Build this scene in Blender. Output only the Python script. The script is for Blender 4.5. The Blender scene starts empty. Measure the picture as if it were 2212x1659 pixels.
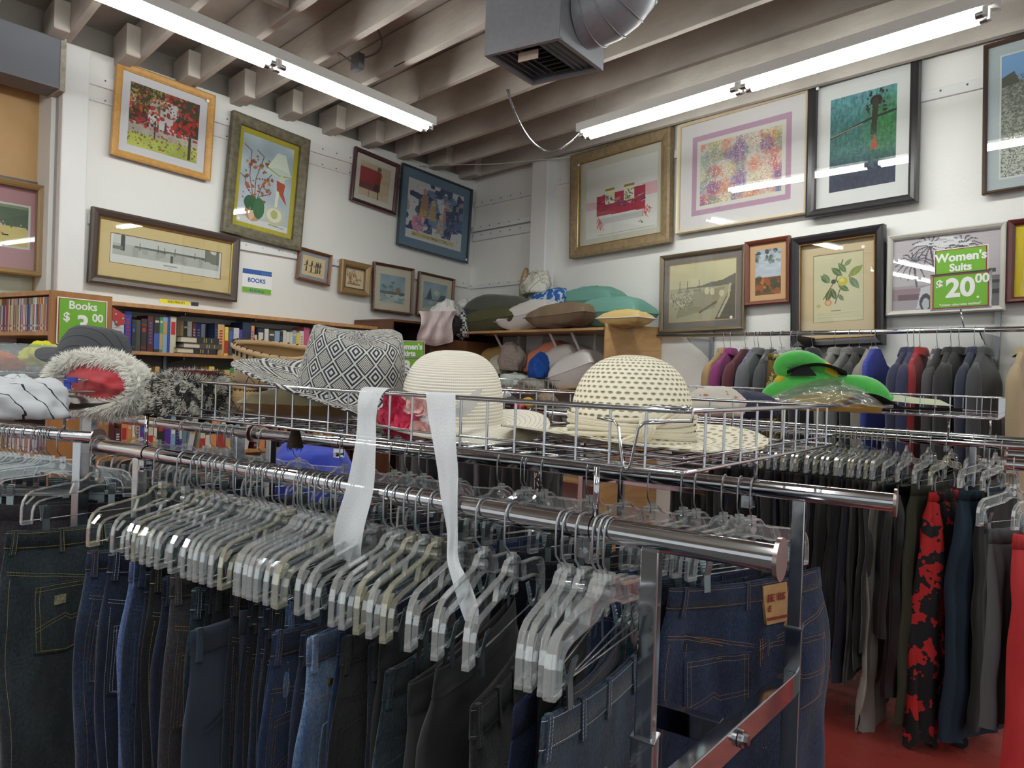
import bpy, bmesh, math, random
import numpy as np
from mathutils import Vector, Matrix, noise as mnoise

# ---------------------------------------------------------------- camera, world, exposure
F = 1580.0; CX = 1106.0; CY = 829.5; H = 1.42
SC = bpy.context.scene
COL = SC.collection
_n = Vector((.0359, -1.0, -15.5 / F)).normalized()          # world up seen in image axes (right, down, forward)
_fy = (Vector((0, 0, 1)) - _n * _n.z).normalized()
_fx = _fy.cross(_n)
if _fx.x < 0: _fx = -_fx
def ray(px, py):
    v = Vector((px - CX, py - CY, F))
    return Vector((v.dot(_fx), v.dot(_fy), v.dot(_n)))
EYE = Vector((0, 0, H))
cam_d = bpy.data.cameras.new('camera'); cam = bpy.data.objects.new('camera', cam_d); COL.objects.link(cam)
_ax = lambda i: Vector((_fx[i], _fy[i], _n[i]))
_R = Matrix((_ax(0), -_ax(1), -_ax(2))).transposed()
cam.matrix_world = Matrix.Translation(EYE) @ _R.to_4x4()
cam_d.sensor_fit = 'HORIZONTAL'; cam_d.sensor_width = 36.0; cam_d.lens = F / 2212.0 * 36.0
cam_d.clip_start = .05; cam_d.clip_end = 60
SC.camera = cam
SC.view_settings.view_transform = 'Standard'; SC.view_settings.look = 'None'
SC.view_settings.gamma = 1.0; SC.view_settings.exposure = 0.35
SC.cycles.max_bounces = 8; SC.cycles.diffuse_bounces = 4; SC.cycles.glossy_bounces = 4
SC.cycles.transmission_bounces = 6; SC.cycles.transparent_max_bounces = 64
SC.cycles.caustics_reflective = False; SC.cycles.caustics_refractive = False
SC.cycles.sample_clamp_indirect = 4.0
SC.cycles.use_denoising = True
W = bpy.data.worlds.new('world'); SC.world = W; W.use_nodes = True
W.node_tree.nodes['Background'].inputs[0].default_value = (.95, 1.0, 1.0, 1)
W.node_tree.nodes['Background'].inputs[1].default_value = .50

def onz(px, py, z):                                          # point on the horizontal plane at height z
    r = ray(px, py); return EYE + r * ((z - H) / r.z)
def ony(px, py, y):
    r = ray(px, py); return EYE + r * (y / r.y)
def onplane(px, py, p0, n):
    r = ray(px, py); return EYE + r * ((p0 - EYE).dot(n) / r.dot(n))
def hor(x): return 814 + .0359 * (x - 1106)

# ---------------------------------------------------------------- the two walls
def flat(v): v = Vector((v.x, v.y, 0)); return v.normalized()
dL = flat(ray(2420, hor(2420))); dR = flat(ray(-380, hor(-380)))
CORNER = ray(1012, hor(1012)); CORNER = CORNER * (7.5 / CORNER.y); CORNER.z = 0
nL = Vector((dL.y, -dL.x, 0)); nL = nL if nL.dot(-CORNER) > 0 else -nL
nR = Vector((dR.y, -dR.x, 0)); nR = nR if nR.dot(-CORNER) > 0 else -nR
def LW(px, py, off=0): return onplane(px, py, CORNER + nL * off, nL)
def RW(px, py, off=0): return onplane(px, py, CORNER + nR * off, nR)
def LP(s, off, z): return CORNER - dL * s + nL * off + Vector((0, 0, z))   # s metres from the corner along the left wall
def RP(s, off, z): return CORNER - dR * s + nR * off + Vector((0, 0, z))
UP = Vector((0, 0, 1))
ZC = H + (hor(1012) - 395) / F * 7.5                          # underside of the joists

# ---------------------------------------------------------------- materials
def lin(c):
    if isinstance(c, str): c = tuple(int(c[i:i + 2], 16) for i in (0, 2, 4))
    return tuple(((x / 255) / 12.92 if x / 255 <= .04045 else ((x / 255 + .055) / 1.055) ** 2.4) for x in c) + (1,)
class NT:
    def __init__(s, name):
        s.m = bpy.data.materials.new(name); s.m.use_nodes = True; s.t = s.m.node_tree
        s.b = s.t.nodes['Principled BSDF']; s.o = s.t.nodes['Material Output']
    def n(s, ty, **k):
        x = s.t.nodes.new(ty)
        for a, v in k.items(): setattr(x, a, v)
        return x
    def l(s, a, b): s.t.links.new(a, b)
    def math(s, op, a, b=None, c=None):
        x = s.n('ShaderNodeMath', operation=op)
        for i, v in enumerate((a, b, c)):
            if v is None: continue
            if hasattr(v, 'is_linked'): s.l(v, x.inputs[i])
            else: x.inputs[i].default_value = v
        return x.outputs[0]
    def mix(s, f, a, b):
        x = s.n('ShaderNodeMix', data_type='RGBA')
        for i, v in ((0, f), (6, a), (7, b)):
            if hasattr(v, 'is_linked'): s.l(v, x.inputs[i])
            else: x.inputs[i].default_value = v
        return x.outputs[2]
    def noise(s, scale, vec=None, detail=3, stretch=None):
        tc = s.n('ShaderNodeTexCoord').outputs['Object'] if vec is None else vec
        if stretch:
            mp = s.n('ShaderNodeMapping'); mp.inputs['Scale'].default_value = stretch; s.l(tc, mp.inputs[0]); tc = mp.outputs[0]
        x = s.n('ShaderNodeTexNoise'); x.inputs['Scale'].default_value = scale; x.inputs['Detail'].default_value = detail
        s.l(tc, x.inputs['Vector']); return x.outputs[0]
_mc = {}
def M(name, col=None, rough=.6, metal=0., vary=None, bump=None, sheen=0., spec=.5, coat=0., emit=None, stretch=None, alpha=None):
    if name in _mc: return _mc[name]
    k = NT(name); b = k.b; c = lin(col)
    b.inputs['Base Color'].default_value = c; b.inputs['Roughness'].default_value = rough; b.inputs['Metallic'].default_value = metal
    b.inputs['Specular IOR Level'].default_value = spec; b.inputs['Sheen Weight'].default_value = sheen; b.inputs['Coat Weight'].default_value = coat
    if vary:
        f = k.noise(vary[0], stretch=stretch, detail=4); f = k.math('MULTIPLY_ADD', f, 2.2, -.6); f = k.math('MINIMUM', k.math('MAXIMUM', f, 0), 1)
        c2 = lin(vary[2]) if len(vary) > 2 else tuple(x * (1 - vary[1]) for x in c[:3]) + (1,)
        c1 = c if len(vary) > 2 else tuple(min(1, x * (1 + vary[1] * .6)) for x in c[:3]) + (1,)
        k.l(k.mix(f, c1, c2), b.inputs['Base Color'])
    if bump:
        bn = k.n('ShaderNodeBump'); bn.inputs['Strength'].default_value = bump[1]; bn.inputs['Distance'].default_value = bump[2] if len(bump) > 2 else .01
        k.l(k.noise(bump[0], stretch=stretch), bn.inputs['Height']); k.l(bn.outputs[0], b.inputs['Normal'])
    if emit: b.inputs['Emission Color'].default_value = c; b.inputs['Emission Strength'].default_value = emit
    if alpha is not None: b.inputs['Alpha'].default_value = alpha
    _mc[name] = k.m; return k.m
def denim(name, col, fade=None, worn=.35, rough=.85):
    if name in _mc: return _mc[name]
    k = NT(name); c = lin(col); c2 = lin(fade) if fade else tuple(min(1, x * 1.5 + .012) for x in c[:3]) + (1,)
    f1 = k.noise(14, stretch=(1.2, 1.2, .25)); f1 = k.math('MULTIPLY_ADD', f1, 3.0, -1.2)
    f2 = k.noise(420, stretch=(1, 1, .3), detail=1); f3 = k.noise(900, stretch=(.12, .12, 1), detail=0)
    f = k.math('ADD', k.math('MULTIPLY', f1, worn), k.math('MULTIPLY', k.math('SUBTRACT', f2, .4), .9))
    f = k.math('ADD', f, k.math('MULTIPLY', k.math('SUBTRACT', f3, .5), .5))
    f = k.math('MINIMUM', k.math('MAXIMUM', f, 0), 1)
    dark = tuple(x * .72 for x in c[:3]) + (1,)
    k.l(k.mix(f, dark, c2), k.b.inputs['Base Color']); k.b.inputs['Roughness'].default_value = rough
    k.b.inputs['Specular IOR Level'].default_value = .2; k.b.inputs['Sheen Weight'].default_value = .15
    bn = k.n('ShaderNodeBump'); bn.inputs['Strength'].default_value = .45; bn.inputs['Distance'].default_value = .002
    k.l(k.math('ADD', k.noise(300, detail=1), k.math('MULTIPLY', k.noise(18), 3)), bn.inputs['Height']); k.l(bn.outputs[0], k.b.inputs['Normal'])
    _mc[name] = k.m; return k.m
def wood(name, c1, c2, scale=6, stretch=(1, 1, .12), rough=.45):
    if name in _mc: return _mc[name]
    k = NT(name); a = k.noise(scale, stretch=stretch, detail=5)
    w = k.math('FRACT', k.math('MULTIPLY', a, 7)); w = k.math('PINGPONG', w, .5); w = k.math('MULTIPLY', w, 2)
    fine = k.noise(scale * 14, stretch=stretch, detail=2)
    f = k.math('ADD', k.math('MULTIPLY', w, .55), k.math('MULTIPLY', fine, .4))
    k.l(k.mix(f, lin(c1), lin(c2)), k.b.inputs['Base Color']); k.b.inputs['Roughness'].default_value = rough
    _mc[name] = k.m; return k.m
def acrylic(name, tint, body=.06, rough=.06, refl=.08):
    if name in _mc: return _mc[name]
    k = NT(name); k.t.nodes.remove(k.b)
    tr = k.n('ShaderNodeBsdfTransparent'); tr.inputs[0].default_value = lin(tint)
    gl = k.n('ShaderNodeBsdfGlossy'); gl.inputs['Roughness'].default_value = rough; gl.inputs[0].default_value = (1, 1, 1, 1)
    df = k.n('ShaderNodeBsdfDiffuse'); df.inputs[0].default_value = lin(tint)
    m1 = k.n('ShaderNodeMixShader'); m1.inputs[0].default_value = body; k.l(tr.outputs[0], m1.inputs[1]); k.l(df.outputs[0], m1.inputs[2])
    fr = k.n('ShaderNodeLayerWeight'); fr.inputs[0].default_value = .5          # Schlick reflectance of both faces of the sheet
    sch = k.math('MULTIPLY_ADD', k.math('POWER', fr.outputs['Facing'], 5), .9, refl)
    m2 = k.n('ShaderNodeMixShader'); k.l(k.math('MINIMUM', sch, 1), m2.inputs[0]); k.l(m1.outputs[0], m2.inputs[1]); k.l(gl.outputs[0], m2.inputs[2])
    k.l(m2.outputs[0], k.o.inputs[0]); _mc[name] = k.m; return k.m
def paint():                                                 # reads the colour laid down on the canvas faces
    if 'paint' in _mc: return _mc['paint']
    k = NT('printed_artwork'); a = k.n('ShaderNodeAttribute', attribute_name='Col'); k.l(a.outputs[0], k.b.inputs['Base Color'])
    k.b.inputs['Roughness'].default_value = .7; _mc['paint'] = k.m; return k.m

CHROME = M('chrome', (205, 207, 212), .09, 1.0)
CHROME2 = M('brushed_steel', (180, 182, 186), .22, 1.0)
ZINC = M('zinc_wire', (170, 172, 176), .3, 1.0)
ACR = acrylic('clear_acrylic', (244, 247, 248), .05, .08, .07)
ACR_R = acrylic('clear_acrylic_rim', (250, 252, 253), .20, .06, .26)
ACR_Y = acrylic('yellowed_acrylic_rim', (246, 244, 228), .22, .06, .26)
WHITE = M('white_wall_paint', (226, 226, 223), .75, bump=(45, .25, .006), vary=(1.3, .03))
WHITE2 = M('white_trim_paint', (224, 224, 224), .6, bump=(30, .2, .004), vary=(3, .04))
OAK = wood('oak_veneer', (190, 144, 96), (158, 114, 72))
OAKD = wood('oak_panel', (166, 116, 66), (140, 94, 52), 5)
PINE = wood('pine_plywood', (200, 162, 112), (174, 134, 88), 4, (.35, .35, 1.4))

# ---------------------------------------------------------------- mesh building
class MB:
    def __init__(s): s.v = []; s.f = []; s.m = []; s.sm = []; s.c = []
    def add(s, vs, fs, mi=0, smooth=False, cols=None):
        o = len(s.v); s.v += [Vector(p) for p in vs]
        for i, f in enumerate(fs):
            s.f.append([o + q for q in f]); s.m.append(mi); s.sm.append(smooth); s.c.append(cols[i] if cols else (1, 1, 1))
        return s
    def box(s, c, size, ax=None, mi=0, bev=0):
        X, Y, Z = ax or (Vector((1, 0, 0)), Vector((0, 1, 0)), UP); c = Vector(c); a, b, d = size[0] / 2, size[1] / 2, size[2] / 2
        if bev:
            e = min(bev, a * .9, b * .9, d * .9); vs = []; 
            bm = bmesh.new(); bmesh.ops.create_cube(bm, size=1)
            for v in bm.verts: v.co = Vector((v.co.x * 2 * a, v.co.y * 2 * b, v.co.z * 2 * d))
            bmesh.ops.bevel(bm, geom=bm.edges[:], offset=e, segments=2, affect='EDGES', profile=.5)
            bm.verts.index_update()
            vs = [c + X * v.co.x + Y * v.co.y + Z * v.co.z for v in bm.verts]; fs = [[v.index for v in f.verts] for f in bm.faces]; bm.free()
            return s.add(vs, fs, mi)
        vs = [c + X * (a * i) + Y * (b * j) + Z * (d * k) for i in (-1, 1) for j in (-1, 1) for k in (-1, 1)]
        return s.add(vs, [(0, 1, 3, 2), (4, 6, 7, 5), (0, 4, 5, 1), (2, 3, 7, 6), (0, 2, 6, 4), (1, 5, 7, 3)], mi)
    def tube(s, pts, r, n=8, closed=False, mi=0, caps=True, smooth=True, sq=None):
        pts = [Vector(p) for p in pts]; N = len(pts); rings = []; prev = None
        R = r if hasattr(r, '__len__') else [r] * N
        for i, p in enumerate(pts):
            if closed: t = (pts[(i + 1) % N] - pts[i - 1])
            else: t = pts[min(i + 1, N - 1)] - pts[max(i - 1, 0)]
            t = t.normalized() if t.length > 1e-9 else Vector((0, 0, 1))
            if prev is None:
                a = UP.cross(t) if abs(t.z) < .9 else Vector((0, 1, 0)).cross(t)
            else: a = prev - t * prev.dot(t)
            a.normalize(); prev = a; b = t.cross(a)
            if sq:
                ring = [p + a * (sq[0] * x) + b * (sq[1] * y) for x, y in ((-.5, -.5), (.5, -.5), (.5, .5), (-.5, .5))]
            else: ring = [p + (a * math.cos(q) + b * math.sin(q)) * R[i] for q in (2 * math.pi * j / n for j in range(n))]
            rings += ring
        k = 4 if sq else n; fs = []
        for i in range(N if closed else N - 1):
            j = (i + 1) % N
            fs += [(i * k + q, i * k + (q + 1) % k, j * k + (q + 1) % k, j * k + q) for q in range(k)]
        if caps and not closed: fs += [tuple(range(k))[::-1], tuple((N - 1) * k + q for q in range(k))]
        return s.add(rings, fs, mi, smooth and not sq)
    def cyl(s, a, b, r, n=16, mi=0, r2=None, smooth=True):
        s.tube([a, b], [r, r2 if r2 is not None else r], n, mi=mi, smooth=smooth, caps=False)
        # flat caps with their own vertices
        o = len(s.v); ra = s.v[o - 2 * n:o - n]; rb = s.v[o - n:o]
        return s.add(ra + rb, [tuple(range(n))[::-1], tuple(range(n, 2 * n))], mi)
    def grid(s, fn, nu, nv, cu=False, cv=False, mi=0, smooth=True, flip=False, colfn=None, mifn=None):
        vs = [Vector(fn(i / (nu if cu else nu - 1), j / (nv if cv else nv - 1))) for j in range(nv) for i in range(nu)]
        fs = []; cols = []; U = nu if cu else nu - 1; V = nv if cv else nv - 1
        for j in range(V):
            for i in range(U):
                q = (j * nu + i, j * nu + (i + 1) % nu, ((j + 1) % nv) * nu + (i + 1) % nu, ((j + 1) % nv) * nu + i)
                fs.append(q[::-1] if flip else q)
                cols.append(colfn((i + .5) / U, (j + .5) / V) if colfn else (1, 1, 1))
        o = len(s.f); s.add(vs, fs, mi, smooth, cols)
        if mifn:
            for j in range(V):
                for i in range(U): s.m[o + j * U + i] = mifn((i + .5) / U, (j + .5) / V)
        return s
    def prism(s, poly, n, d, mi=0):                         # polygon (3D points) pushed along n by d
        poly = [Vector(p) for p in poly]; k = len(poly); n = Vector(n) * d
        vs = poly + [p + n for p in poly]
        return s.add(vs, [tuple(range(k)), tuple(range(k, 2 * k))[::-1]] + [(i, k + i, k + (i + 1) % k, (i + 1) % k) for i in range(k)], mi)
    def poly(s, pts, mi=0, col=None): return s.add(pts, [tuple(range(len(pts)))], mi, False, [col or (1, 1, 1)])
    def build(s, name, mats, parent=None, origin=None, world=False, sub=0, colors=False, fix=True):
        o = Vector(origin) if origin is not None else (parent.matrix_world.translation.copy() if (parent and world) else Vector())
        me = bpy.data.meshes.new(name); me.from_pydata([tuple(p - o) for p in s.v], [], s.f)
        for m in (mats if isinstance(mats, (list, tuple)) else [mats]): me.materials.append(m)
        me.polygons.foreach_set('material_index', s.m); me.polygons.foreach_set('use_smooth', s.sm)
        if colors:
            ca = me.color_attributes.new('Col', 'FLOAT_COLOR', 'CORNER'); buf = []
            for f, c in zip(s.f, s.c): buf += (list(c) + [1.0]) * len(f)
            ca.data.foreach_set('color', buf)
        me.update()
        if fix:
            bm = bmesh.new(); bm.from_mesh(me); bmesh.ops.recalc_face_normals(bm, faces=bm.faces); bm.to_mesh(me); bm.free()
        ob = bpy.data.objects.new(name, me); COL.objects.link(ob)
        if parent: ob.parent = parent
        elif origin is not None: ob.location = o
        if sub:
            md = ob.modifiers.new('s', 'SUBSURF'); md.levels = sub; md.render_levels = sub
        return ob
def tag(o, label=None, cat=None, group=None, kind=None):
    if label: o['label'] = label
    if cat: o['category'] = cat
    if group: o['group'] = group
    if kind: o['kind'] = kind
    return o
def empty(name, loc, label, cat, group=None, mat=None):
    e = bpy.data.objects.new(name, None); COL.objects.link(e); e.empty_display_size = .05
    e.matrix_world = mat if mat else Matrix.Translation(Vector(loc))
    return tag(e, label, cat, group)
def copy_tree(root, mat=None, label=None, group=None, swap=None):
    r = root.copy(); COL.objects.link(r)
    if mat is not None: r.matrix_world = mat
    if label: r['label'] = label
    if group: r['group'] = group
    for c in root.children:
        d = c.copy(); COL.objects.link(d); d.parent = r; d.matrix_parent_inverse = c.matrix_parent_inverse.copy()
        if swap and c.name.split('.')[0] in swap:
            d.data = swap[c.name.split('.')[0]]
        for g in c.children:
            e = g.copy(); COL.objects.link(e); e.parent = d
    return r
def frame_mat(o, x, z):                                      # matrix with local x, z axes; y = z cross x
    x = x.normalized(); z = (z - x * z.dot(x)).normalized(); y = z.cross(x)
    return Matrix.Translation(o) @ Matrix((x, y, z)).transposed().to_4x4()
def text_mesh(txt, size, mat, xf, parent=None, name='lettering', bold=.0, align='CENTER', ext=.0004, sx=1.0, sp=1.0):
    cu = bpy.data.curves.new('t', 'FONT'); cu.body = txt; cu.size = size; cu.align_x = align; cu.align_y = 'CENTER'; cu.offset = bold; cu.extrude = ext; cu.resolution_u = 4; cu.space_character = sp
    t = bpy.data.objects.new('t', cu); COL.objects.link(t); dg = bpy.context.evaluated_depsgraph_get()
    me = bpy.data.meshes.new_from_object(t.evaluated_get(dg)); bpy.data.objects.remove(t)
    for v in me.vertices: v.co.x *= sx
    me.materials.clear(); me.materials.append(mat)
    o = bpy.data.objects.new(name, me); COL.objects.link(o)
    if parent: o.parent = parent; o.matrix_parent_inverse = Matrix()
    o.matrix_local = xf
    return o
def hang_txt(x, y, z=.001): return Matrix.Translation((x, z, y)) @ Matrix.Rotation(math.pi / 2, 4, 'X')
def smooth(a, b, x): t = min(1, max(0, (x - a) / (b - a))); return t * t * (3 - 2 * t)
def nz(x, y, z=0): return mnoise.noise(Vector((x, y, z)))
# ================================================================ the room
rnd = random.Random(7)
def struct(name, mb, mats, **k):
    o = mb.build(name, mats, **k); o['kind'] = 'structure'; return o
_fk = NT('red_painted_floor'); _nf = _fk.noise(2.2, detail=6); _nf2 = _fk.noise(7, detail=2)
_ff = _fk.math('MINIMUM', _fk.math('MAXIMUM', _fk.math('MULTIPLY_ADD', _nf, 1.8, -.4), 0), 1)
_fk.l(_fk.mix(_ff, lin((158, 66, 58)), lin((140, 54, 48))), _fk.b.inputs['Base Color'])
_fk.l(_fk.math('MULTIPLY_ADD', _nf2, .12, .22), _fk.b.inputs['Roughness'])
FLOOR = _fk.m
JOIST = M('painted_joist', (190, 183, 174), .85, vary=(5, .25), bump=(30, .5, .006), stretch=(.5, .5, 1))
DECK = M('painted_deck', (172, 166, 158), .9, vary=(2.2, .3), bump=(12, .3, .01))
struct('floor', MB().box((0, 3.5, -.05), (16, 15, .1)), FLOOR)
struct('ceiling', MB().box((0, 3.5, ZC + .29), (16, 15, .1)), DECK)
struct('floor_added_mat', MB().box((0, -1.5, .004), (12, 4.4, .008)), M('added_mat_grey', (92, 90, 88), .95, vary=(30, .15), bump=(200, .6, .004)))  # added grey sheet out of view, cuts the red floor's reflection in the hangers
sP = (LW(122, 400) - CORNER).dot(-dL)                         # where the left wall ends in a pier
struct('wall_left', MB().box(LP(sP / 2, -.06, ZC / 2 + .01), (sP, .12, ZC + .02), (dL, nL, UP)), WHITE)
struct('wall_right', MB().box(RP(3.6, -.06, ZC / 2 + .13), (7.4, .12, ZC + .26), (dR, nR, UP)), WHITE)
struct('trim_1', MB().box(LP(4.5, -.2, ZC + .12), (10, .04, .24), (dL, nL, UP)), DECK)
# pier closing the left wall, pilaster of the right wall
s1 = (LW(180, 400) - CORNER).dot(-dL)
struct('wall_left_pier', MB().box(LP((s1 + sP) / 2 + .0, -.03, ZC / 2), (sP - s1, .18, ZC), (dL, nL, UP), bev=.01), WHITE2)
a = (RW(1164, 500) - CORNER).dot(-dR); b = (RW(1199, 500) - CORNER).dot(-dR)
struct('wall_right_pilaster', MB().box(RP((a + b) / 2, .04, ZC / 2 + .12), (b - a, .16, ZC + .24), (dR, nR, UP), bev=.012), WHITE2)
def strip(n, wall, pa, pb, hgt, thick=.022):
    P = LW if wall == 'L' else RW; A = P(*pa); B = P(*pb); d, nn = (dL, nL) if wall == 'L' else (dR, nR)
    sa = (A - CORNER).dot(-d); sb = (B - CORNER).dot(-d); z = (A.z + B.z) / 2
    PP = LP if wall == 'L' else RP; m = MB().box(PP((sa + sb) / 2, thick / 2, z), (abs(sb - sa), thick, hgt), (d, nn, UP), bev=.003)
    k = int(abs(sb - sa) / .14)
    for i in range(k):
        c = PP(min(sa, sb) + .07 + i * .14, thick, z + .01); m.cyl(c, c + nn * .002, .006, 8, mi=1)
    struct('trim_%d' % n, m, [WHITE2, CHROME2])
strip(2, 'L', (188, 160 + 10), (1008, 422), .07); strip(3, 'L', (188, 480), (1008, 612), .06); strip(4, 'L', (182, 214), (1008, 447), .02, .012)
strip(5, 'R', (1016, 447), (1160, 413), .055); strip(6, 'R', (1016, 500), (1160, 472), .05, .045); strip(7, 'R', (1016, 516), (1160, 490), .08, .03); strip(8, 'R', (1012, 621), (1160, 607), .04)
strip(9, 'R', (1202, 380), (2210, 205 - 20), .06)
# opening left of the pier: grey header beam, tan board and a recessed wall
GREY = M('grey_paint', (112, 115, 124), .6, vary=(3, .06)); TAN = wood('tan_board', (196, 158, 104), (184, 144, 92), 1.2, (1, 1, .6), .5)
struct('wall_left_recess', MB().box(LP(sP + 2.2, -.35, ZC / 2), (5, .1, ZC), (dL, nL, UP)), WHITE)
zb = LW(60, 173, .1).z; zt = LW(60, 62, .1).z
m = MB().box(LP(sP + 1.71, .0, (zb + zt) / 2), (3.4, .22, zt - zb), (dL, nL, UP)); m.box(LP(sP + .02, .0, (zb + zt) / 2), (.03, .23, zt - zb + .02), (dL, nL, UP), mi=1)
struct('wall_left_header', m, [GREY, M('broken_plaster', (176, 170, 158), .9, bump=(60, 1, .02), vary=(30, .3))])
zt2 = LW(50, 185, -.28).z + .5; zb2 = LW(60, 393, -.28).z
struct('wall_left_board', MB().box(LP(sP + 1.7, -.29, (zt2 + zb2) / 2), (3.6, .04, zt2 - zb2), (dL, nL, UP)), TAN)
struct('trim_11', MB().box(LP(sP + 1.7, -.28, zb2 - .04), (3.6, .05, .09), (dL, nL, UP)), M('slate_trim', (88, 86, 96), .5))
struct('wall_left_step', MB().box(LP(sP + .0, -.2, ZC / 2), (.05, .3, ZC), (dL, nL, UP)), WHITE)
# joists, each with the short block nailed beside its end
dRr = -dR
for i in range(24):
    s = .12 + i * .406; w = .045; dep = .235
    j = MB().box(LP(s, -.12, ZC + dep / 2 - .005) + dRr * 4.6, (9.2, w, dep), (dRr, dL, UP), bev=.004)
    o = struct('ceiling_joist', j, JOIST, origin=LP(s, -.1, ZC))
    if s < 7.5:
        b = MB().box(LP(s + .075, -.05, ZC + .07) + dRr * (.14 + .05 * rnd.random()), (.3, .09, .17 + .03 * rnd.random()), (dRr, dL, UP), bev=.008)
        bo = b.build('bridging_block', JOIST, parent=o, origin=LP(s, -.1, ZC)); bo.location = (0, 0, 0)
for (s, q, l) in ((3.2, 1.55, .28), (4.8, 2.7, .3), (5.6, 3.5, .35), (2.3, 3.3, .2)):
    struct('trim_%d' % (12 + int(q * 2)), MB().box(LP(s, 0, ZC + .1) + dRr * q, (.05, .365, .19), (dRr, dL, UP)), JOIST)
# a longer scab board bolted beside one joist
a0 = onz(880, 95, ZC - .02); struct('trim_30', MB().box(onz(965, 62, ZC + .1), (1.3, .05, .2), (dRr, dL, UP), bev=.004), JOIST)

# ---------------------------------------------------------------- fluorescent fixtures
TUBE = M('fluorescent_tube_lit', (250, 253, 248), .5, emit=36.0); HOUS = M('white_enamel', (226, 226, 224), .35)
HL = 1.68 + H
def fixture(p, d, label, n=2, chain=True, conduit=False, grp=None):
    """p: far end of the housing, d: unit direction along it, n sections of 1.23 m"""
    d = d.normalized(); w = d.cross(UP).normalized(); L = 1.235 * n + .04
    r = empty('fluorescent_light', p, label, 'ceiling light', grp); ax = (d, w, UP)
    m = MB().box(p + d * (L / 2) + UP * .07, (L, .115, .05), ax, bev=.004)
    for k in (0, 1): m.box(p + d * (L / 2) + UP * .042 + w * (.05 * (1 if k else -1)), (L, .012, .012), ax)
    m.build('housing', HOUS, r, world=True)
    for k in range(n):
        for q in (-1, 1):
            a = p + d * (.035 + 1.235 * k) + w * (.03 * q) + UP * .008
            MB().tube([a + d * .03, a + d * 1.165], .0165, 10).build('tube', TUBE, r, world=True)
            for o1, o2 in ((0, -.006), (1.165, 1.201)):
                e = MB(); e.cyl(a + d * o1, a + d * (o1 + .03), .0172, 12, mi=0); e.box(a + UP * .016 + d * o2, (.014, .03, .05), ax, mi=1)
                e.build('lamp_holder', [CHROME2, HOUS], r, world=True)
    if chain:
        for t in (.12, L - .12):
            c = p + d * t + UP * .096; m = MB(); top = c + UP * (ZC - c.z + .01); k = c + UP * .12
            m.tube([c + w * .045, k], .0012, 5); m.tube([c - w * .045, k], .0012, 5)
            N = int((top.z - k.z) / .022)
            for i in range(N):
                z = k.z + (i + .5) * .022; a = w if i % 2 else d
                m.tube([Vector((c.x, c.y, z)) + a * (.005 * math.cos(u)) + UP * (.014 * math.sin(u)) for u in (math.pi * 2 * j / 8 for j in range(8))], .0011, 4, closed=True)
            m.build('hanging_chain', ZINC, r, world=True)
    return r
A = onz(930, 285, HL); B = onz(600, 150, HL); dl1 = flat(B - A)
fixture(A, dl1, 'double tube white fluorescent light hanging over the bookshelf side, left of the air diffuser')
A2 = onz(1255, 300, HL); B2 = onz(1590, 200, HL); dl2 = flat(B2 - A2)
f2 = fixture(A2, dl2, 'double tube white fluorescent light hanging along the wall of pictures, right of the air diffuser')
# the ones further back in the shop, behind the viewer
g = 'fluorescent lights further back in the shop'
lb = 'white fluorescent light further back in the shop, seen only as a reflection'
fixture(A + dl1 * 3.6, dl1, 'white fluorescent light continuing the left row towards the viewer' , grp=g, chain=False); fixture(A2 + dl2 * 3.9, dl2, 'white fluorescent light continuing the right row towards the viewer' , grp=g, chain=False)
fixture(Vector((.1, 1.2, HL)), dl1, 'white fluorescent light straight above the front rack' , grp=g, chain=False); fixture(Vector((-3.6, 2.2, HL)), dl1, 'white fluorescent light above the left aisle' , grp=g, chain=False); fixture(Vector((2.2, .6, HL)), dl2, 'white fluorescent light above the right aisle behind the viewer', grp=g, chain=False); fixture(Vector((0.9, -.6, HL)), dl1, 'white fluorescent light behind the viewer' , grp=g, chain=False)

# ---------------------------------------------------------------- air diffuser box with its round duct
hz = H + 1.55
A = onz(1208, 79, hz); Bp = onz(1048, 118, hz); Cp = onz(1303, 150, hz); u = flat(Bp - A); v = flat(Cp - A); S = .5 * ((Bp - A).length + (Cp - A).length)
SHEET = M('galvanised_sheet', (158, 162, 170), .42, .25, vary=(40, .08)); DARK = M('dark_louver', (96, 98, 104), .45, .3)
dv = empty('air_diffuser', A + u * (S / 2) + v * (S / 2), 'grey sheet metal air diffuser box below the joists with a round duct', 'air diffuser')
c = A + u * (S / 2) + v * (S / 2); hh = ZC - .03 - hz
m = MB()
for (d1, d2, q) in ((u, v, 1), (u, v, -1), (v, u, 1), (v, u, -1)):
    m.box(c + d2 * (q * S / 2) + UP * (hh / 2), (S, .004, hh), (d1, d2, UP))
m.box(c + UP * (hh - .02), (S, S, .004), (u, v, UP)); m.build('box', SHEET, dv, world=True)
m = MB()
for q in (1, -1):
    m.box(c + v * (q * (S / 2 - .008)), (S, .022, .014), (u, v, UP)); m.box(c + u * (q * (S / 2 - .008)), (.022, S - .04, .014), (u, v, UP))
m.build('rim', SHEET, dv, world=True)
def louvers(c0, along, across, n, L, W_, tilt):
    m = MB()
    for i in range(n):
        p = c0 + across * ((i + .5) / n * W_ - W_ / 2) + UP * .02; t = (across * math.cos(tilt) + UP * math.sin(tilt)).normalized()
        m.box(p, (L, .04, .0025), (along, t, along.cross(t)))
    return m
louvers(c + u * (S * .29), v, u, 4, S - .05, S * .38, .5).build('louver_bank', DARK, dv, world=True)
louvers(c - u * (S * .32), v, u, 4, S - .05, S * .30, -.9).build('louver_bank', DARK, dv, world=True)
louvers(c - u * (S * .03) + v * (S * .0), u, v, 8, S * .24, S * .86, .8).build('louver_bank', DARK, dv, world=True)
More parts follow.
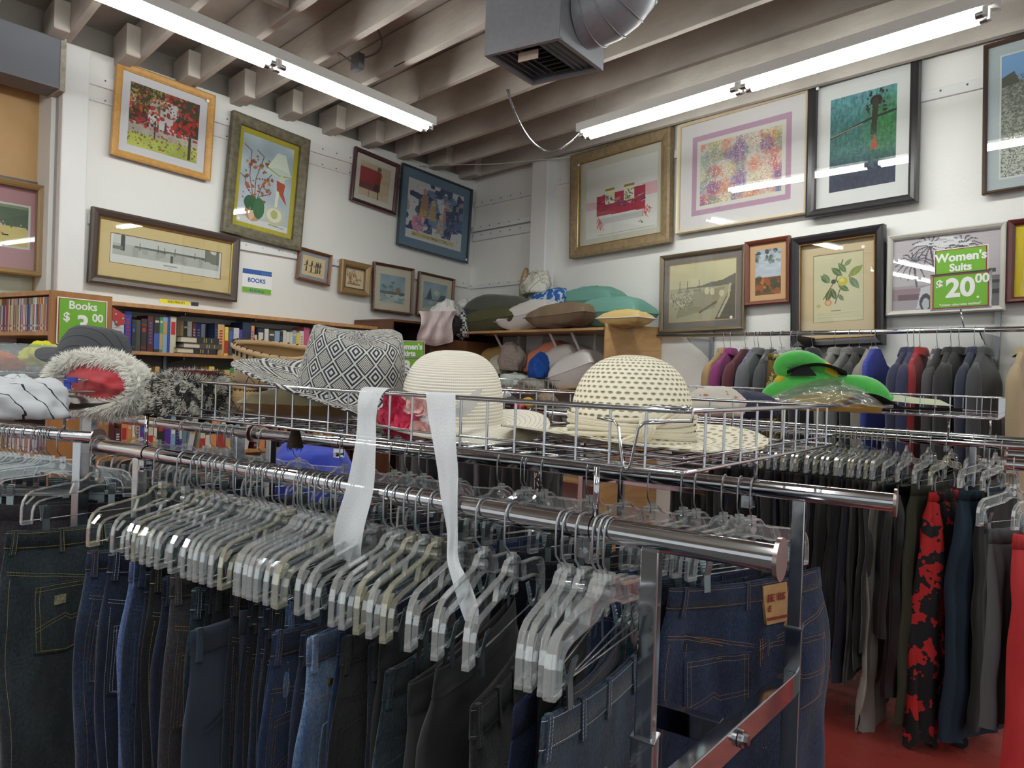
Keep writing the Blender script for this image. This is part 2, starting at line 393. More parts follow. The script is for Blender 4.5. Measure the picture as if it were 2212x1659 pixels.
MB().box(c + u * (S * .03) - v * (S * .3) - UP * .012, (.11, .003, .045), (u, v, UP)).build('tag', M('cream_card', (206, 186, 170), .7), dv, world=True)
# elbow duct leaving the box on its right side and turning up through the joists
ax_ = -u; r0 = .155; base = c - u * (S / 2) + UP * (.17); R_ = .19; path = []; rad = []
base = onz(1330, 40, hz + .16); base = c - u * (S / 2) + UP * .19 + v * .02
mat = [base, base + ax_ * .05]
for k in range(6):
    t = k / 5 * math.pi / 2; mat.append(base + ax_ * (.05 + R_ * math.sin(t)) + UP * (R_ * (1 - math.cos(t))))
m = MB(); m.tube(mat, r0, 40, smooth=True, caps=False)
m.build('duct_elbow', SHEET, dv, world=True)
for p, q in zip(mat[1:], mat[2:]):
    t = (q - p).normalized(); e1 = v; e2 = t.cross(v); m = MB()
    m.tube([p + (e1 * math.cos(z) + e2 * math.sin(z)) * (r0 + .002) for z in (2 * math.pi * j / 48 for j in range(48))], .0035, 5, closed=True)
    m.build('duct_seam', SHEET, dv, world=True)

# ---------------------------------------------------------------- conduit, junction box, cord under the joists
cdt = []
P0 = onz(1095, 203, ZC); P1 = A2 + UP * .05
for i in range(60):
    t = i / 59; p = P0.lerp(P1, t); sag = .30 * 4 * t * (1 - t) * (1.15 - .3 * t); p.z -= sag * .9; cdt.append(p + UP * (.03 * (1 - t)))
m = MB().tube(cdt, [.0085 + .0018 * (i % 2) for i in range(60)] , 8)
dense = []
for i in range(240):
    t = i / 239 * 59; k = min(58, int(t)); dense.append(cdt[k].lerp(cdt[k + 1], t - k))
m = MB().tube(dense, [.0075 + .0022 * (i % 2) for i in range(240)], 8, smooth=False)
tag(m.build('flexible_conduit', CHROME2, origin=P0), 'ribbed metal flexible conduit sagging from a joist to the right light', 'conduit')
m = MB(); a = RW(900, 300, .0); m.tube([onz(905, 358, ZC - .02), onz(1075, 354, ZC - .02) , onz(1165, 345, ZC - .02) , onz(1240, 339, ZC - .03)], .004, 5)
tag(m.build('white_cord', M('white_cable', (210, 208, 200), .6), origin=onz(905, 358, ZC)), 'thin white cord strung across the ceiling corner', 'cord')
jb = onz(772, 145, ZC + .02); t = empty('junction_box', jb, 'grey metal junction box fixed to a joist with looping cables', 'junction box')
MB().box(jb + UP * .03, (.1, .05, .1), (dRr, dL, UP), bev=.004).build('box', GREY, t, world=True)
cb = M('grey_cable', (120, 116, 112), .6)
def arc(p, q, bow, n=16): return [p.lerp(q, i / (n - 1)) + bow * math.sin(math.pi * i / (n - 1)) for i in range(n)]
MB().tube(arc(jb + UP * .05, jb + dRr * .3 + UP * .2 - dL * .12, dL * .15 - UP * .0), .006, 6).build('cable', cb, t, world=True)
MB().tube(arc(jb, jb - dRr * .2 + UP * .1, -dL * .1 + UP * .04), .006, 6).build('cable', cb, t, world=True)
hk = onz(866, 140, ZC); t = empty('beam_clamp', hk, 'small dark metal clamp hanging under a joist beside the junction box', 'clamp')
MB().box(hk, (.12, .03, .006), (dRr, dL, UP)).tube([hk, hk + UP * .06], .008, 6).build('clamp_body', M('dark_metal', (62, 62, 66), .5, .8), t, world=True)
# ================================================================ pictures on the walls
class Art:
    def __init__(s, w, h, bg, seed=1):
        s.w, s.h = w, h; s.a = np.zeros((h, w, 3)); s.a[:] = bg; s.r = np.random.RandomState(seed)
        s.X, s.Y = np.meshgrid((np.arange(w) + .5) / w, (np.arange(h) + .5) / h); s.asp = w / h
    def nse(s, k, seed=None):
        r = np.random.RandomState(seed) if seed is not None else s.r
        kx, ky = (k if hasattr(k, '__len__') else (k, max(2, int(k / s.asp)))); g = r.rand(ky + 2, kx + 2)
        x = s.X * kx; y = s.Y * ky; i = x.astype(int); j = y.astype(int); u = x - i; v = y - j; u = u * u * (3 - 2 * u); v = v * v * (3 - 2 * v)
        return (g[j, i] * (1 - u) + g[j, i + 1] * u) * (1 - v) + (g[j + 1, i] * (1 - u) + g[j + 1, i + 1] * u) * v
    def fill(s, mask, c, al=1.):
        m = (np.clip(mask, 0, 1) * al)[..., None]; s.a = s.a * (1 - m) + np.array(c, float) * m; return s
    def sh(s, k, amp): s.a = s.a * (1 + amp * (s.nse(k)[..., None] - .5)); return s
    def ell(s, cx, cy, rx, ry, c, al=1., ang=0):
        x = (s.X - cx) * s.asp; y = s.Y - cy; ca, sa = math.cos(ang), math.sin(ang)
        return s.fill((((x * ca + y * sa) / (rx * s.asp)) ** 2 + ((-x * sa + y * ca) / ry) ** 2 < 1) * 1., c, al)
    def rect(s, x0, y0, x1, y1, c, al=1.): return s.fill((s.X > x0) * (s.X < x1) * (s.Y > y0) * (s.Y < y1) * 1., c, al)
    def line(s, pts, wd, c, al=1.):
        m = np.zeros_like(s.X)
        for (x0, y0), (x1, y1) in zip(pts, pts[1:]):
            ax, ay, bx, by = x0 * s.asp, y0, x1 * s.asp, y1; dx, dy = bx - ax, by - ay; q = dx * dx + dy * dy + 1e-9
            t = np.clip(((s.X * s.asp - ax) * dx + (s.Y - ay) * dy) / q, 0, 1)
            m = np.maximum(m, (np.hypot(s.X * s.asp - ax - t * dx, s.Y - ay - t * dy) < wd) * 1.)
        return s.fill(m, c, al)
    def pol(s, pts, c, al=1.):
        ins = np.zeros_like(s.X, bool); n = len(pts)
        for i in range(n):
            x0, y0 = pts[i]; x1, y1 = pts[(i + 1) % n]
            if y0 != y1: ins ^= ((s.Y > y0) != (s.Y > y1)) & (s.X < (x1 - x0) * (s.Y - y0) / (y1 - y0) + x0)
        return s.fill(ins * 1., c, al)
    def dabs(s, n, box, cols, r0, r1, al=.9):
        for _ in range(n):
            x = box[0] + (box[2] - box[0]) * s.r.rand(); y = box[1] + (box[3] - box[1]) * s.r.rand(); r = r0 + (r1 - r0) * s.r.rand()
            s.ell(x, y, r * (.5 + s.r.rand()) / s.asp, r, cols[s.r.randint(len(cols))], al, s.r.rand() * 3)
        return s
    def strokes(s, n, box, cols, L, wd, ang, sp, al=.9):
        for _ in range(n):
            x = box[0] + (box[2] - box[0]) * s.r.rand(); y = box[1] + (box[3] - box[1]) * s.r.rand(); a = ang + (s.r.rand() - .5) * sp; l = L * (.4 + s.r.rand())
            s.line([(x, y), (x + l * math.cos(a) / s.asp, y + l * math.sin(a))], wd, cols[s.r.randint(len(cols))], al)
        return s
def art_trees(s):
    s.rect(0, .76, 1, 1, (176, 184, 84)).rect(0, .62, 1, .78, (178, 170, 160)); s.sh(8, .3)
    s.fill((s.nse(5) > .45) * (s.Y < .6), (60, 60, 40)); s.dabs(420, (0, -.02, 1, .66), [(168, 44, 40), (196, 60, 46), (130, 36, 34), (206, 96, 66), (60, 50, 34)], .007, .03)
    s.dabs(150, (0, 0, .5, .4), [(120, 130, 44), (160, 160, 60), (40, 52, 28)], .006, .02); s.rect(.42, .4, .62, .62, (205, 198, 200)); s.rect(.5, .48, .53, .62, (60, 50, 50)); s.rect(.2, .42, .24, .52, (60, 50, 60))
    s.dabs(50, (0, .3, 1, .66), [(190, 50, 44), (170, 40, 60)], .01, .04); s.dabs(160, (0, .7, 1, .95), [(90, 100, 40), (110, 90, 44), (170, 60, 44), (150, 160, 60)], .005, .018); s.rect(.86, .6, .9, .98, (60, 48, 34)); s.rect(.36, .5, .375, .8, (50, 40, 34))
def art_orchid(s):
    s.a[:] = (176, 192, 204); s.sh(4, .25); s.fill(s.nse(3) * (s.Y > .6), (196, 190, 204), .6); s.rect(0, .93, 1, 1, (214, 214, 214))
    for (a, b) in (((.3, .75), (.42, .2)), ((.3, .75), (.18, .18)), ((.33, .75), (.62, .35)), ((.3, .7), (.1, .5)), ((.33, .72), (.6, .6))):
        m = ((a[0] + b[0]) / 2 - .06, (a[1] + b[1]) / 2); s.line([a, m, b, (b[0] - .14, b[1] - .05)], .005, (110, 60, 40))
    s.dabs(70, (.06, .22, .62, .72), [(140, 60, 36), (168, 84, 50), (110, 90, 50), (190, 120, 80)], .008, .022)
    s.ell(.3, .86, .17, .1, (196, 140, 104)).ell(.27, .86, .06, .09, (222, 190, 160)); s.ell(.24, .76, .13, .085, (38, 92, 56)).ell(.4, .8, .11, .12, (44, 104, 62))
    s.pol([(.68, .1), (.84, .1), (.98, .34), (.5, .3)], (214, 222, 206)); s.ell(.74, .33, .25, .05, (196, 210, 200)); s.line([(.5, .3), (.74, .36), (.98, .34)], .006, (150, 150, 70))
    s.ell(.8, .4, .06, .05, (206, 206, 190)); s.pol([(.7, .42), (.88, .44), (.86, .55), (.94, .68), (.84, .62), (.72, .53)], (170, 70, 42))
    s.line([(.74, .56), (.72, .8)], .02, (220, 224, 206)); s.ell(.72, .84, .2, .11, (196, 196, 160)).ell(.71, .83, .15, .08, (222, 222, 206)).ell(.71, .82, .07, .05, (180, 180, 110)); s.line([(.62, .95), (.9, .96)], .004, (110, 110, 110))
def art_pano(s):
    s.a[:] = (214, 216, 214); y0 = .0
    m = (s.Y < .72) * (s.X > .02) * (s.X < .98); s.fill(m, (176, 178, 174)); s.fill(m * (s.Y < .3), (196, 198, 194)); s.fill(m * (s.Y > .3) * (s.Y < .36 + .06 * s.nse((30, 2))) * (s.X > .2), (96, 96, 90)); s.fill(m * (s.Y > .36) * (s.nse(20) > .6), (150, 150, 146), .6)
    s.rect(.08, .12, .12, .55, (60, 60, 58)).ell(.1, .1, .02, .1, (60, 60, 58)); s.rect(.02, .4, .1, .52, (110, 110, 106))
    for x in (.24, .4, .46, .55, .74): s.rect(x, .12 + .1 * s.r.rand(), x + .006, .46, (70, 70, 66))
    s.rect(.52, .45, .54, .72, (70, 70, 66)).ell(.53, .5, .012, .05, (70, 70, 66)); s.fill(m * (s.X > .84) * (s.Y < .5) * (s.nse(16) > .4), (110, 110, 98)); s.rect(.46, .8, .58, .86, (150, 150, 150)); s.rect(.5, .9, .54, .93, (170, 170, 170))
def art_red(s):
    s.a[:] = (196, 178, 152); s.sh((3, 20), .1); s.rect(.02, .16, .62, .78, (150, 58, 62)); s.rect(.02, .6, .62, .78, (110, 60, 66)); s.pol([(.55, .18), (.7, .18), (.68, .74), (.48, .76)], (140, 48, 44)); s.pol([(.5, .55), (.66, .55), (.68, .76), (.46, .78)], (70, 44, 48)); s.ell(.62, .1, .07, .07, (90, 96, 78)); s.rect(.33, .78, .345, 1, (90, 60, 54)); s.rect(.62, .7, .64, 1, (60, 44, 44)); s.line([(.66, .16), (.74, .3)], .012, (190, 80, 70))
def art_blue(s):
    s.a[:] = (206, 208, 212); s.fill((s.nse(7) > .45) * (s.Y < .85) * (s.Y > .1) * (s.X > .1), (96, 128, 168), .9); s.fill((s.nse(12) > .6) * (s.Y < .85), (44, 62, 104), .9); s.fill((s.nse(9) > .7) * (s.Y < .6), (180, 156, 150), .8)
    for x, y, c in ((.3, .16, (196, 150, 130)), (.45, .3, (210, 180, 120)), (.7, .25, (206, 150, 150)), (.6, .5, (206, 190, 170))):
        s.ell(x, y, .04, .05, c); s.pol([(x - .05, y + .05), (x + .05, y + .05), (x + .07, y + .32), (x - .08, y + .3)], tuple(q * .85 for q in c))
    s.pol([(.68, .36), (.9, .3), (.98, .6), (.86, .72), (.7, .62)], (56, 70, 108)); s.rect(.22, .46, .33, .6, (190, 160, 80)); s.strokes(220, (.08, .08, .95, .85), [(60, 80, 130), (120, 150, 190), (180, 160, 150), (214, 210, 210)], .05, .005, 1.2, 4, .7); s.dabs(30, (.12, .6, .3, .85), [(206, 140, 160), (226, 180, 190), (180, 110, 140)], .02, .05); s.rect(.85, .5, 1, .62, (70, 104, 150))
    s.rect(.1, .88, .86, .95, (196, 182, 130)); s.strokes(30, (.1, .9, .8, .93), [(120, 110, 84)], .03, .006, 0, .2)
def art_figs(s):
    s.a[:] = (212, 190, 150)
    for x in (.2, .42, .62, .7, .8): s.ell(x, .28, .03, .05, (60, 50, 44)); s.line([(x, .32), (x - .02, .75)], .05, (70, 60, 54)); s.line([(x - .05, .75), (x - .07, .45), (x + .06, .6)], .012, (206, 190, 160)); s.line([(x - .1, .5), (x + .06, .42)], .02, (70, 60, 54))
    s.line([(.08, .8), (.9, .84)], .01, (90, 74, 60))
def art_temple(s):
    s.a[:] = (218, 196, 160)
    for _ in range(60):
        x = .15 + .7 * s.r.rand(); y = .3 + .55 * s.r.rand(); s.line([(x, y), (x, y - .1 - .1 * s.r.rand())], .006, (120, 76, 50), .8); s.line([(x - .05, y), (x + .08, y)], .005, (120, 76, 50), .8)
    s.line([(.35, .4), (.5, .12), (.62, .4)], .01, (120, 76, 50)).line([(.2, .4), (.3, .2), (.4, .4)], .008, (120, 76, 50)); s.rect(.2, .74, .85, .8, (130, 84, 56), .8)
def art_lagoon(s, boats=False):
    s.a[:] = (150, 172, 184); s.fill(s.nse(4) * (s.Y < .6), (110, 134, 156), .8); s.fill((s.Y > .66) * 1., (142, 160, 166)); s.fill((s.Y > .66) * (s.nse((6, 20)) > .55), (186, 196, 192), .7)
    if boats:
        s.ell(.56, .36, .12, .1, (206, 200, 160), .8); s.pol([(.12, .64), (.3, .2), (.38, .62)], (64, 78, 88)); s.pol([(.6, .66), (.76, .4), (.95, .4), (.96, .66)], (84, 98, 104)); s.rect(.05, .62, .95, .68, (84, 98, 100), .7); s.ell(.52, .84, .09, .025, (40, 46, 50)); s.rect(.515, .76, .525, .84, (40, 46, 50))
    else:
        for x, y in ((.5, .25), (.42, .4), (.12, .4), (.2, .45)):
            s.line([(x, y), (x + .01, .66)], .008, (80, 90, 90))
            for q in range(7): s.line([(x, y), (x + .1 * math.cos(q), y + .07 * math.sin(q) + .02)], .01, (90, 110, 110))
        s.rect(0, .6, 1, .7, (80, 92, 90), .8); s.pol([(.6, .64), (.68, .42), (.8, .42), (.86, .64)], (140, 120, 90)); s.dabs(26, (.05, .68, .9, .82), [(190, 160, 110), (90, 90, 84), (220, 214, 200)], .01, .03)
def art_raft(s):
    s.a[:] = (214, 212, 208); s.sh((2, 8), .05); s.line([(0, .98), (1, .97)], .004, (180, 176, 170))
    s.rect(.0, .48, .2, .6, (216, 160, 172), .6); s.rect(.8, .38, 1, .55, (216, 140, 156), .6); s.pol([(.16, .42), (.84, .4), (.84, .72), (.16, .7)], (164, 50, 70)); s.strokes(60, (.16, .5, .8, .62), [(120, 50, 84), (210, 150, 160), (60, 60, 110)], .06, .006, 0, .6)
    for x in (.28, .55): s.rect(x, .36, x + .14, .56, (222, 218, 190)); s.rect(x, .34, x + .14, .37, (150, 120, 50)); s.strokes(16, (x + .01, .4, x + .1, .54), [(70, 90, 130), (200, 196, 120), (90, 130, 130)], .05, .008, .5, 1.5)
    s.rect(.18, .74, .82, .82, (190, 190, 190)); s.strokes(20, (.16, .7, .22, .84), [(196, 60, 70)], .08, .004, 1.2, 1.4); s.strokes(16, (.8, .66, .9, .76), [(196, 60, 70)], .08, .004, 1.2, 1.4); s.strokes(6, (.74, .87, .82, .9), [(60, 60, 60)], .03, .004, 0, 2)
def art_splash(s):
    s.a[:] = (206, 196, 184)
    pal = [(200, 90, 84), (180, 60, 84), (120, 140, 160), (90, 120, 150), (196, 176, 110), (170, 160, 110), (226, 214, 196), (214, 206, 190), (150, 170, 160), (214, 130, 100), (130, 90, 150)]
    for k, c in enumerate(pal): s.fill(np.clip((s.nse(6, 50 + k) - .58) * 5, 0, 1), c, .75)
    s.strokes(1500, (0, 0, 1, 1), pal, .035, .0045, 1.0, 6, .55); s.strokes(500, (0, 0, 1, 1), [(226, 220, 206), (236, 226, 214)], .04, .004, 1., 5, .7)
def art_green(s):
    s.a[:] = (58, 108, 104); s.fill(1 - s.Y * 2.2, (92, 146, 156), .9); s.fill(np.clip((s.Y - .55) * 3, 0, 1), (44, 48, 70)); s.fill(np.clip(1 - np.hypot(s.X - .85, (s.Y - .38)) * 2.4, 0, 1), (54, 120, 62)); s.sh(30, .3); s.sh((60, 20), .3)
    s.line([(0, .42), (.3, .36), (.6, .3), (1, .26)], .012, (40, 40, 34)); s.line([(0, .41), (.5, .33)], .006, (150, 140, 120)); s.ell(.7, .12, .09, .055, (36, 26, 24)); s.dabs(40, (.55, .02, .86, .25), [(40, 30, 28)], .004, .016); s.line([(.69, .12), (.67, .45)], .028, (50, 50, 34)); s.pol([(.62, .62), (.68, .45), (.74, .62)], (176, 70, 40)); s.strokes(60, (.1, .4, .9, .7), [(70, 150, 110), (40, 80, 70)], .07, .003, .3, 1.5, .5)
def art_cliff(s):
    s.a[:] = (120, 124, 116); s.fill((s.Y < .2 + .12 * s.X) * 1., (118, 160, 206)); s.fill((s.Y > .18) * (s.nse(26) > .5), (160, 162, 150), .8); s.fill((s.Y > .18) * (s.nse(50) > .6), (80, 88, 78), .8); s.fill((s.Y > .65) * (s.nse(60) > .5), (206, 206, 200), .8); s.pol([(.0, .26), (.0, .18), (.2, .14), (.3, .24)], (84, 84, 78))
def art_sketch(s):
    s.a[:] = (204, 196, 160); s.sh(5, .12); s.fill((s.Y > .42) * 1., (170, 164, 138)); s.pol([(.0, .44), (.5, .4), (.62, .36), (.8, .34), (1, .24), (1, .42), (.6, .44)], (110, 108, 100)); s.pol([(.95, .42), (.7, 1), (1, 1), (1, .42)], (96, 92, 80)); s.pol([(.2, .55), (.85, .45), (.7, .8), (.1, .95)], (150, 144, 120))
    for x in (.16, .28, .4, .46): s.line([(x, .3), (x, .45)], .005, (90, 86, 76)); s.ell(x, .48, .04, .03, (140, 136, 116))
    for x, y in ((.66, .52), (.58, .5), (.8, .56)): s.ell(x, y, .035, .06, (206, 200, 170)); 
    s.strokes(90, (.02, .55, .35, .75), [(96, 90, 74), (214, 206, 180)], .07, .004, 0, 6); s.line([(.48, .86), (.72, .7)], .018, (96, 92, 80)); s.line([(.92, .42), (.9, .62), (.76, .95)], .02, (190, 184, 156))
def art_leaves(s):
    s.a[:] = (170, 180, 196); s.fill((s.Y > .62) * 1., (110, 70, 40)); s.dabs(40, (0, .64, 1, .95), [(190, 110, 60), (150, 80, 40), (70, 60, 40), (60, 70, 60)], .03, .1); s.dabs(24, (0, 0, 1, .3), [(60, 70, 60), (120, 130, 130)], .02, .06); s.fill(s.nse((4, 14)) * (s.Y > .1) * (s.Y < .6), (214, 216, 222), .8)
def leaf(s, x, y, L, a, c, w=.32):
    n = 10; p = []; q = []
    for i in range(n + 1):
        t = i / n; h = w * L * math.sin(math.pi * t) * .5; px = x + (L * t * math.cos(a) - h * math.sin(a)) / s.asp; py = y + L * t * math.sin(a) + h * math.cos(a); p.append((px, py))
        px = x + (L * t * math.cos(a) + h * math.sin(a)) / s.asp; py = y + L * t * math.sin(a) - h * math.cos(a); q.append((px, py))
    s.pol(p + q[::-1], c); s.line([(x, y), (x + L * math.cos(a) / s.asp, y + L * math.sin(a))], .004, (150, 160, 110))
def art_lemon(s):
    s.a[:] = (206, 198, 164); s.sh(4, .05); s.line([(.44, .74), (.56, .5), (.46, .38), (.6, .1)], .008, (96, 90, 50)); s.line([(.2, .66), (.4, .44)], .007, (96, 90, 50))
    for x, y, L, a, c in ((.5, .14, .2, .9, (96, 122, 74)), (.62, .2, .15, -.7, (120, 140, 90)), (.36, .2, .22, .7, (84, 110, 66)), (.14, .3, .18, .8, (78, 100, 62)), (.34, .42, .18, -2.2, (110, 130, 90)), (.7, .36, .26, -.6, (136, 146, 70)), (.72, .36, .24, .9, (110, 130, 96)), (.5, .46, .2, .6, (88, 108, 70)), (.36, .5, .22, 1.9, (70, 96, 60)), (.36, .5, .2, 1.2, (64, 88, 54)), (.5, .6, .14, .9, (92, 112, 76))): leaf(s, x, y, L, a, c, .42)
    s.ell(.6, .42, .1, .065, (196, 184, 70)).ell(.58, .4, .05, .03, (220, 212, 120)); s.ell(.41, .41, .05, .035, (70, 76, 60)); s.ell(.3, .72, .075, .045, (198, 140, 100)).ell(.3, .72, .05, .03, (220, 170, 140)).ell(.1, .76, .045, .03, (180, 176, 120))
    s.rect(.36, .84, .56, .85, (120, 110, 90)); [s.rect(.08, .88 + .02 * i, .92, .885 + .02 * i, (160, 150, 124), .6) for i in range(4)]
def art_palms(s):
    s.a[:] = (196, 186, 194); s.rect(0, .66, 1, 1, (168, 158, 166)); s.rect(.0, .7, .4, .86, (150, 124, 132)); s.rect(.05, .78, .3, .86, (110, 84, 94)); s.rect(.72, .6, 1, 1, (120, 118, 126)); s.rect(.8, .66, 1, .7, (60, 60, 66)); s.rect(.82, .78, 1, .84, (60, 60, 66)); s.rect(.78, .5, .96, .56, (80, 80, 86))
    for (x, y, r, b) in ((.2, .32, .24, .68), (.36, .12, .26, .45), (.66, .16, .24, .5)):
        s.line([(x, y), (x + .02, (y + b) / 2), (x + .04, b)], .012, (96, 92, 100))
        for q in range(14): a = q * .46; s.line([(x, y), (x + r * .6 * math.cos(a) / s.asp, y + r * .5 * math.sin(a)), (x + r * math.cos(a) / s.asp, y + r * .8 * math.sin(a) + .07)], .008, (76, 74, 84), .9)
    s.pol([(.24, .98), (.28, .7), (.52, .62), (.7, .72), (.7, 1)], (206, 206, 214)); s.ell(.33, .9, .06, .12, (54, 54, 62)); s.ell(.33, .92, .035, .08, (190, 190, 200)); s.strokes(16, (.2, .02, .7, .16), [(232, 232, 236)], .2, .012, .1, .5)
def art_girl(s):
    s.a[:] = (84, 100, 84); s.rect(0, .0, 1, .08, (120, 140, 110)); s.fill((s.Y > .52) * 1., (206, 190, 124)); s.fill((s.Y > .56) * (s.Y < .7) * (s.X < .8 - s.Y * .2), (86, 84, 84)); s.strokes(80, (0, .4, 1, .56), [(170, 190, 160), (60, 80, 60)], .05, .006, .6, 1.5); s.rect(.2, .16, .3, .24, (110, 150, 180)); s.rect(.7, .18, .78, .24, (70, 70, 80)); s.rect(.5, .1, .6, .2, (60, 80, 80))
    s.ell(.76, .25, .035, .07, (54, 40, 36)); s.pol([(.7, .33), (.82, .33), (.86, .55), (.66, .55)], (214, 178, 170)); s.line([(.72, .55), (.71, .74)], .014, (206, 120, 100)); s.line([(.79, .55), (.86, .72)], .014, (206, 120, 100)); s.ell(.7, .76, .03, .02, (40, 34, 34)); s.ell(.87, .74, .02, .03, (40, 34, 34)); s.pol([(.4, .92), (.66, .78), (.76, .8), (.5, .98)], (96, 90, 84))
def art_coast(s):
    s.a[:] = (150, 176, 206); s.fill((s.nse(6) > .55) * 1., (214, 220, 226), .8); s.pol([(0, .75), (.3, .6), (.6, .7), (1, .72), (1, 1), (0, 1)], (160, 110, 80)); s.dabs(14, (.55, .45, .95, .72), [(60, 80, 66), (84, 100, 84)], .04, .09); s.rect(0, .84, .5, 1, (214, 210, 200))
def art_plain(s): s.a[:] = (196, 198, 170); s.sh(6, .1); s.rect(.2, .3, .8, .7, (150, 160, 140))
PGLASS = acrylic('picture_glass', (250, 252, 251), 0., .012, .06)
def srgb2lin(a): a = np.clip(a, 0, 255) / 255; return np.where(a <= .04045, a / 12.92, ((a + .055) / 1.055) ** 2.4)
def ringmesh(w, h, prof, mb=None, mi=0, cx=0, cz=0):
    """mitred moulding: prof is [(inset, depth towards the room)]"""
    mb = mb or MB(); rings = []
    for ins, d in prof:
        a, b = w / 2 - ins, h / 2 - ins; rings.append([(cx - a, -d, cz - b), (cx + a, -d, cz - b), (cx + a, -d, cz + b), (cx - a, -d, cz + b)])
    for r1, r2 in zip(rings, rings[1:]):
        for k in range(4):
            mb.add([r1[k], r1[(k + 1) % 4], r2[(k + 1) % 4], r2[k]], [(0, 1, 2, 3)], mi)
    return mb
def picture(mtx, w, h, fw, fmat, mats, art, res, label, lip=None, deep=.03, sticker=None, seed=3, glass=True, name='framed_picture'):
    """mats: list of (width, colour) boards from outside in (width may be (x, top, bottom)); art fills the rest"""
    r = empty(name, (0, 0, 0), label, 'picture', mat=mtx)
    ringmesh(w, h, [(0, 0), (0, deep), (fw * .25, deep + .006), (fw * .7, deep - .002), (fw, deep - .012), (fw, .004)]).build('frame', fmat, r)
    if lip: ringmesh(w - 2 * fw + .004, h - 2 * fw + .004, [(0, deep - .014), (.003, deep - .008), (.009, deep - .013)]).build('inner_lip', lip, r)
    x0, x1, z0, z1 = -w / 2 + fw, w / 2 - fw, -h / 2 + fw, h / 2 - fw; d = .006
    for i, (mw, mc) in enumerate(mats):
        l, t, b = mw if hasattr(mw, '__len__') else (mw, mw, mw)
        m = MB(); X0, X1, Z0, Z1 = x0 + l, x1 - l, z0 + b, z1 - t
        A = [(x0, -d, z0), (x1, -d, z0), (x1, -d, z1), (x0, -d, z1)]; B = [(X0, -d, Z0), (X1, -d, Z0), (X1, -d, Z1), (X0, -d, Z1)]; C_ = [(p[0], p[1] + .0015, p[2]) for p in B]
        for k in range(4):
            m.add([A[k], A[(k + 1) % 4], B[(k + 1) % 4], B[k]], [(0, 1, 2, 3)]); m.add([B[k], B[(k + 1) % 4], C_[(k + 1) % 4], C_[k]], [(0, 1, 2, 3)], 1)
        m.build('mat_board', [M('mat_%02x%02x%02x' % mc, mc, .85), M('mat_core', (206, 202, 192), .8)], r); x0, x1, z0, z1 = X0, X1, Z0, Z1; d -= .0016
    nx = res; ny = max(8, int(res * (z1 - z0) / (x1 - x0))); A = Art(nx, ny, (200, 200, 200), seed); art(A); img = srgb2lin(A.a)
    MB().grid(lambda u, v: (x0 + (x1 - x0) * u, -d, z1 + (z0 - z1) * v), nx + 1, ny + 1, smooth=False, colfn=lambda u, v: tuple(img[min(ny - 1, int(v * ny)), min(nx - 1, int(u * nx))])).build('artwork', paint(), r, colors=True)
    if glass: a, b, g = w / 2 - fw + .001, h / 2 - fw + .001, -(deep - .0155); MB().poly([(-a, g, -b), (a, g, -b), (a, g, b), (-a, g, b)]).build('glass', PGLASS, r)
    if sticker:
        sx, sz = sticker; MB().cyl((sx * (w / 2 - fw * 1.3), -deep - .001, sz * (h / 2 - fw * 1.3)), (sx * (w / 2 - fw * 1.3), -deep - .003, sz * (h / 2 - fw * 1.3)), .011, 16).build('price_sticker', M('white_sticker', (230, 230, 232), .5), r)
    return r
def on_wall(wall, pts, off=.027):
    P = LW if wall == 'L' else RW; tl, tr, br, bl = [P(p[0], p[1], off) for p in pts]
    x = ((tr - tl) + (br - bl)); c = (tl + tr + br + bl) / 4; w = x.length / 2; h = ((tl - bl).length + (tr - br).length) / 2; n = nL if wall == 'L' else nR
    x = (x - n * x.dot(n)).normalized(); z = -n.cross(x); z = z if z.z > 0 else -z
    z2 = (((tl - bl) + (tr - br))).normalized(); ang = 0.5 * (math.asin(max(-.3, min(.3, x.z))) + math.asin(max(-.3, min(.3, -z2.dot(flat(x))))))
    hx = flat(x); x = hx * math.cos(ang) + UP * math.sin(ang); z = UP * math.cos(ang) - hx * math.sin(ang)
    return frame_mat(c, x, z), w, h
LWOOD = wood('light_frame_wood', (206, 160, 92), (184, 136, 72), 8, (1, 1, 1)); 
def Fm(n, c, r=.45, **k): return M('frame_' + n, c, r, **k)
GOLDL = M('gilt_lip', (190, 160, 84), .3, .8)
_m, w, h = on_wall('L', [(252, 137), (467, 205), (446, 389), (234, 335)])
picture(_m, w, h, .045, LWOOD, [(.055, (214, 212, 220))], art_trees, 170, 'light wood framed picture of red flowering trees over a white house', sticker=(1, 1))
_m, w, h = on_wall('L', [(499, 243), (667, 303), (641, 543), (474, 500)])
picture(_m, w, h, .075, Fm('weathered', (104, 98, 78), .6, vary=(25, .45), bump=(60, .4)), [(.04, (176, 164, 46))], art_orchid, 130, 'tall watercolour of orchids in a pot beside a lamp in a weathered green grey frame', deep=.045, sticker=(-.95, -.92))
_m, w, h = on_wall('L', [(197, 450), (517, 511), (506, 650), (185, 613)])
picture(_m, w, h, .052, Fm('espresso', (70, 58, 52), .4), [((.075, .085, .1), (206, 184, 132)), (.004, (120, 70, 44))], art_pano, 170, 'long dark brown framed black and white panorama of a city square', lip=GOLDL)
_m, w, h = on_wall('L', [(767, 322), (864, 355), (848, 461), (751, 435)])
picture(_m, w, h, .032, Fm('maroon', (70, 36, 42), .35), [(.05, (204, 200, 192))], art_red, 70, 'small maroon framed picture of a red square and slender figure near the ceiling')
_m, w, h = on_wall('L', [(868, 357), (1021, 408), (1004, 565), (853, 532)])
picture(_m, w, h, .014, Fm('slate', (52, 62, 70), .35), [(.085, (98, 124, 146))], art_blue, 110, 'blue matted watercolour poster of figures and a pink flower beside the corner', sticker=(.96, -.96))
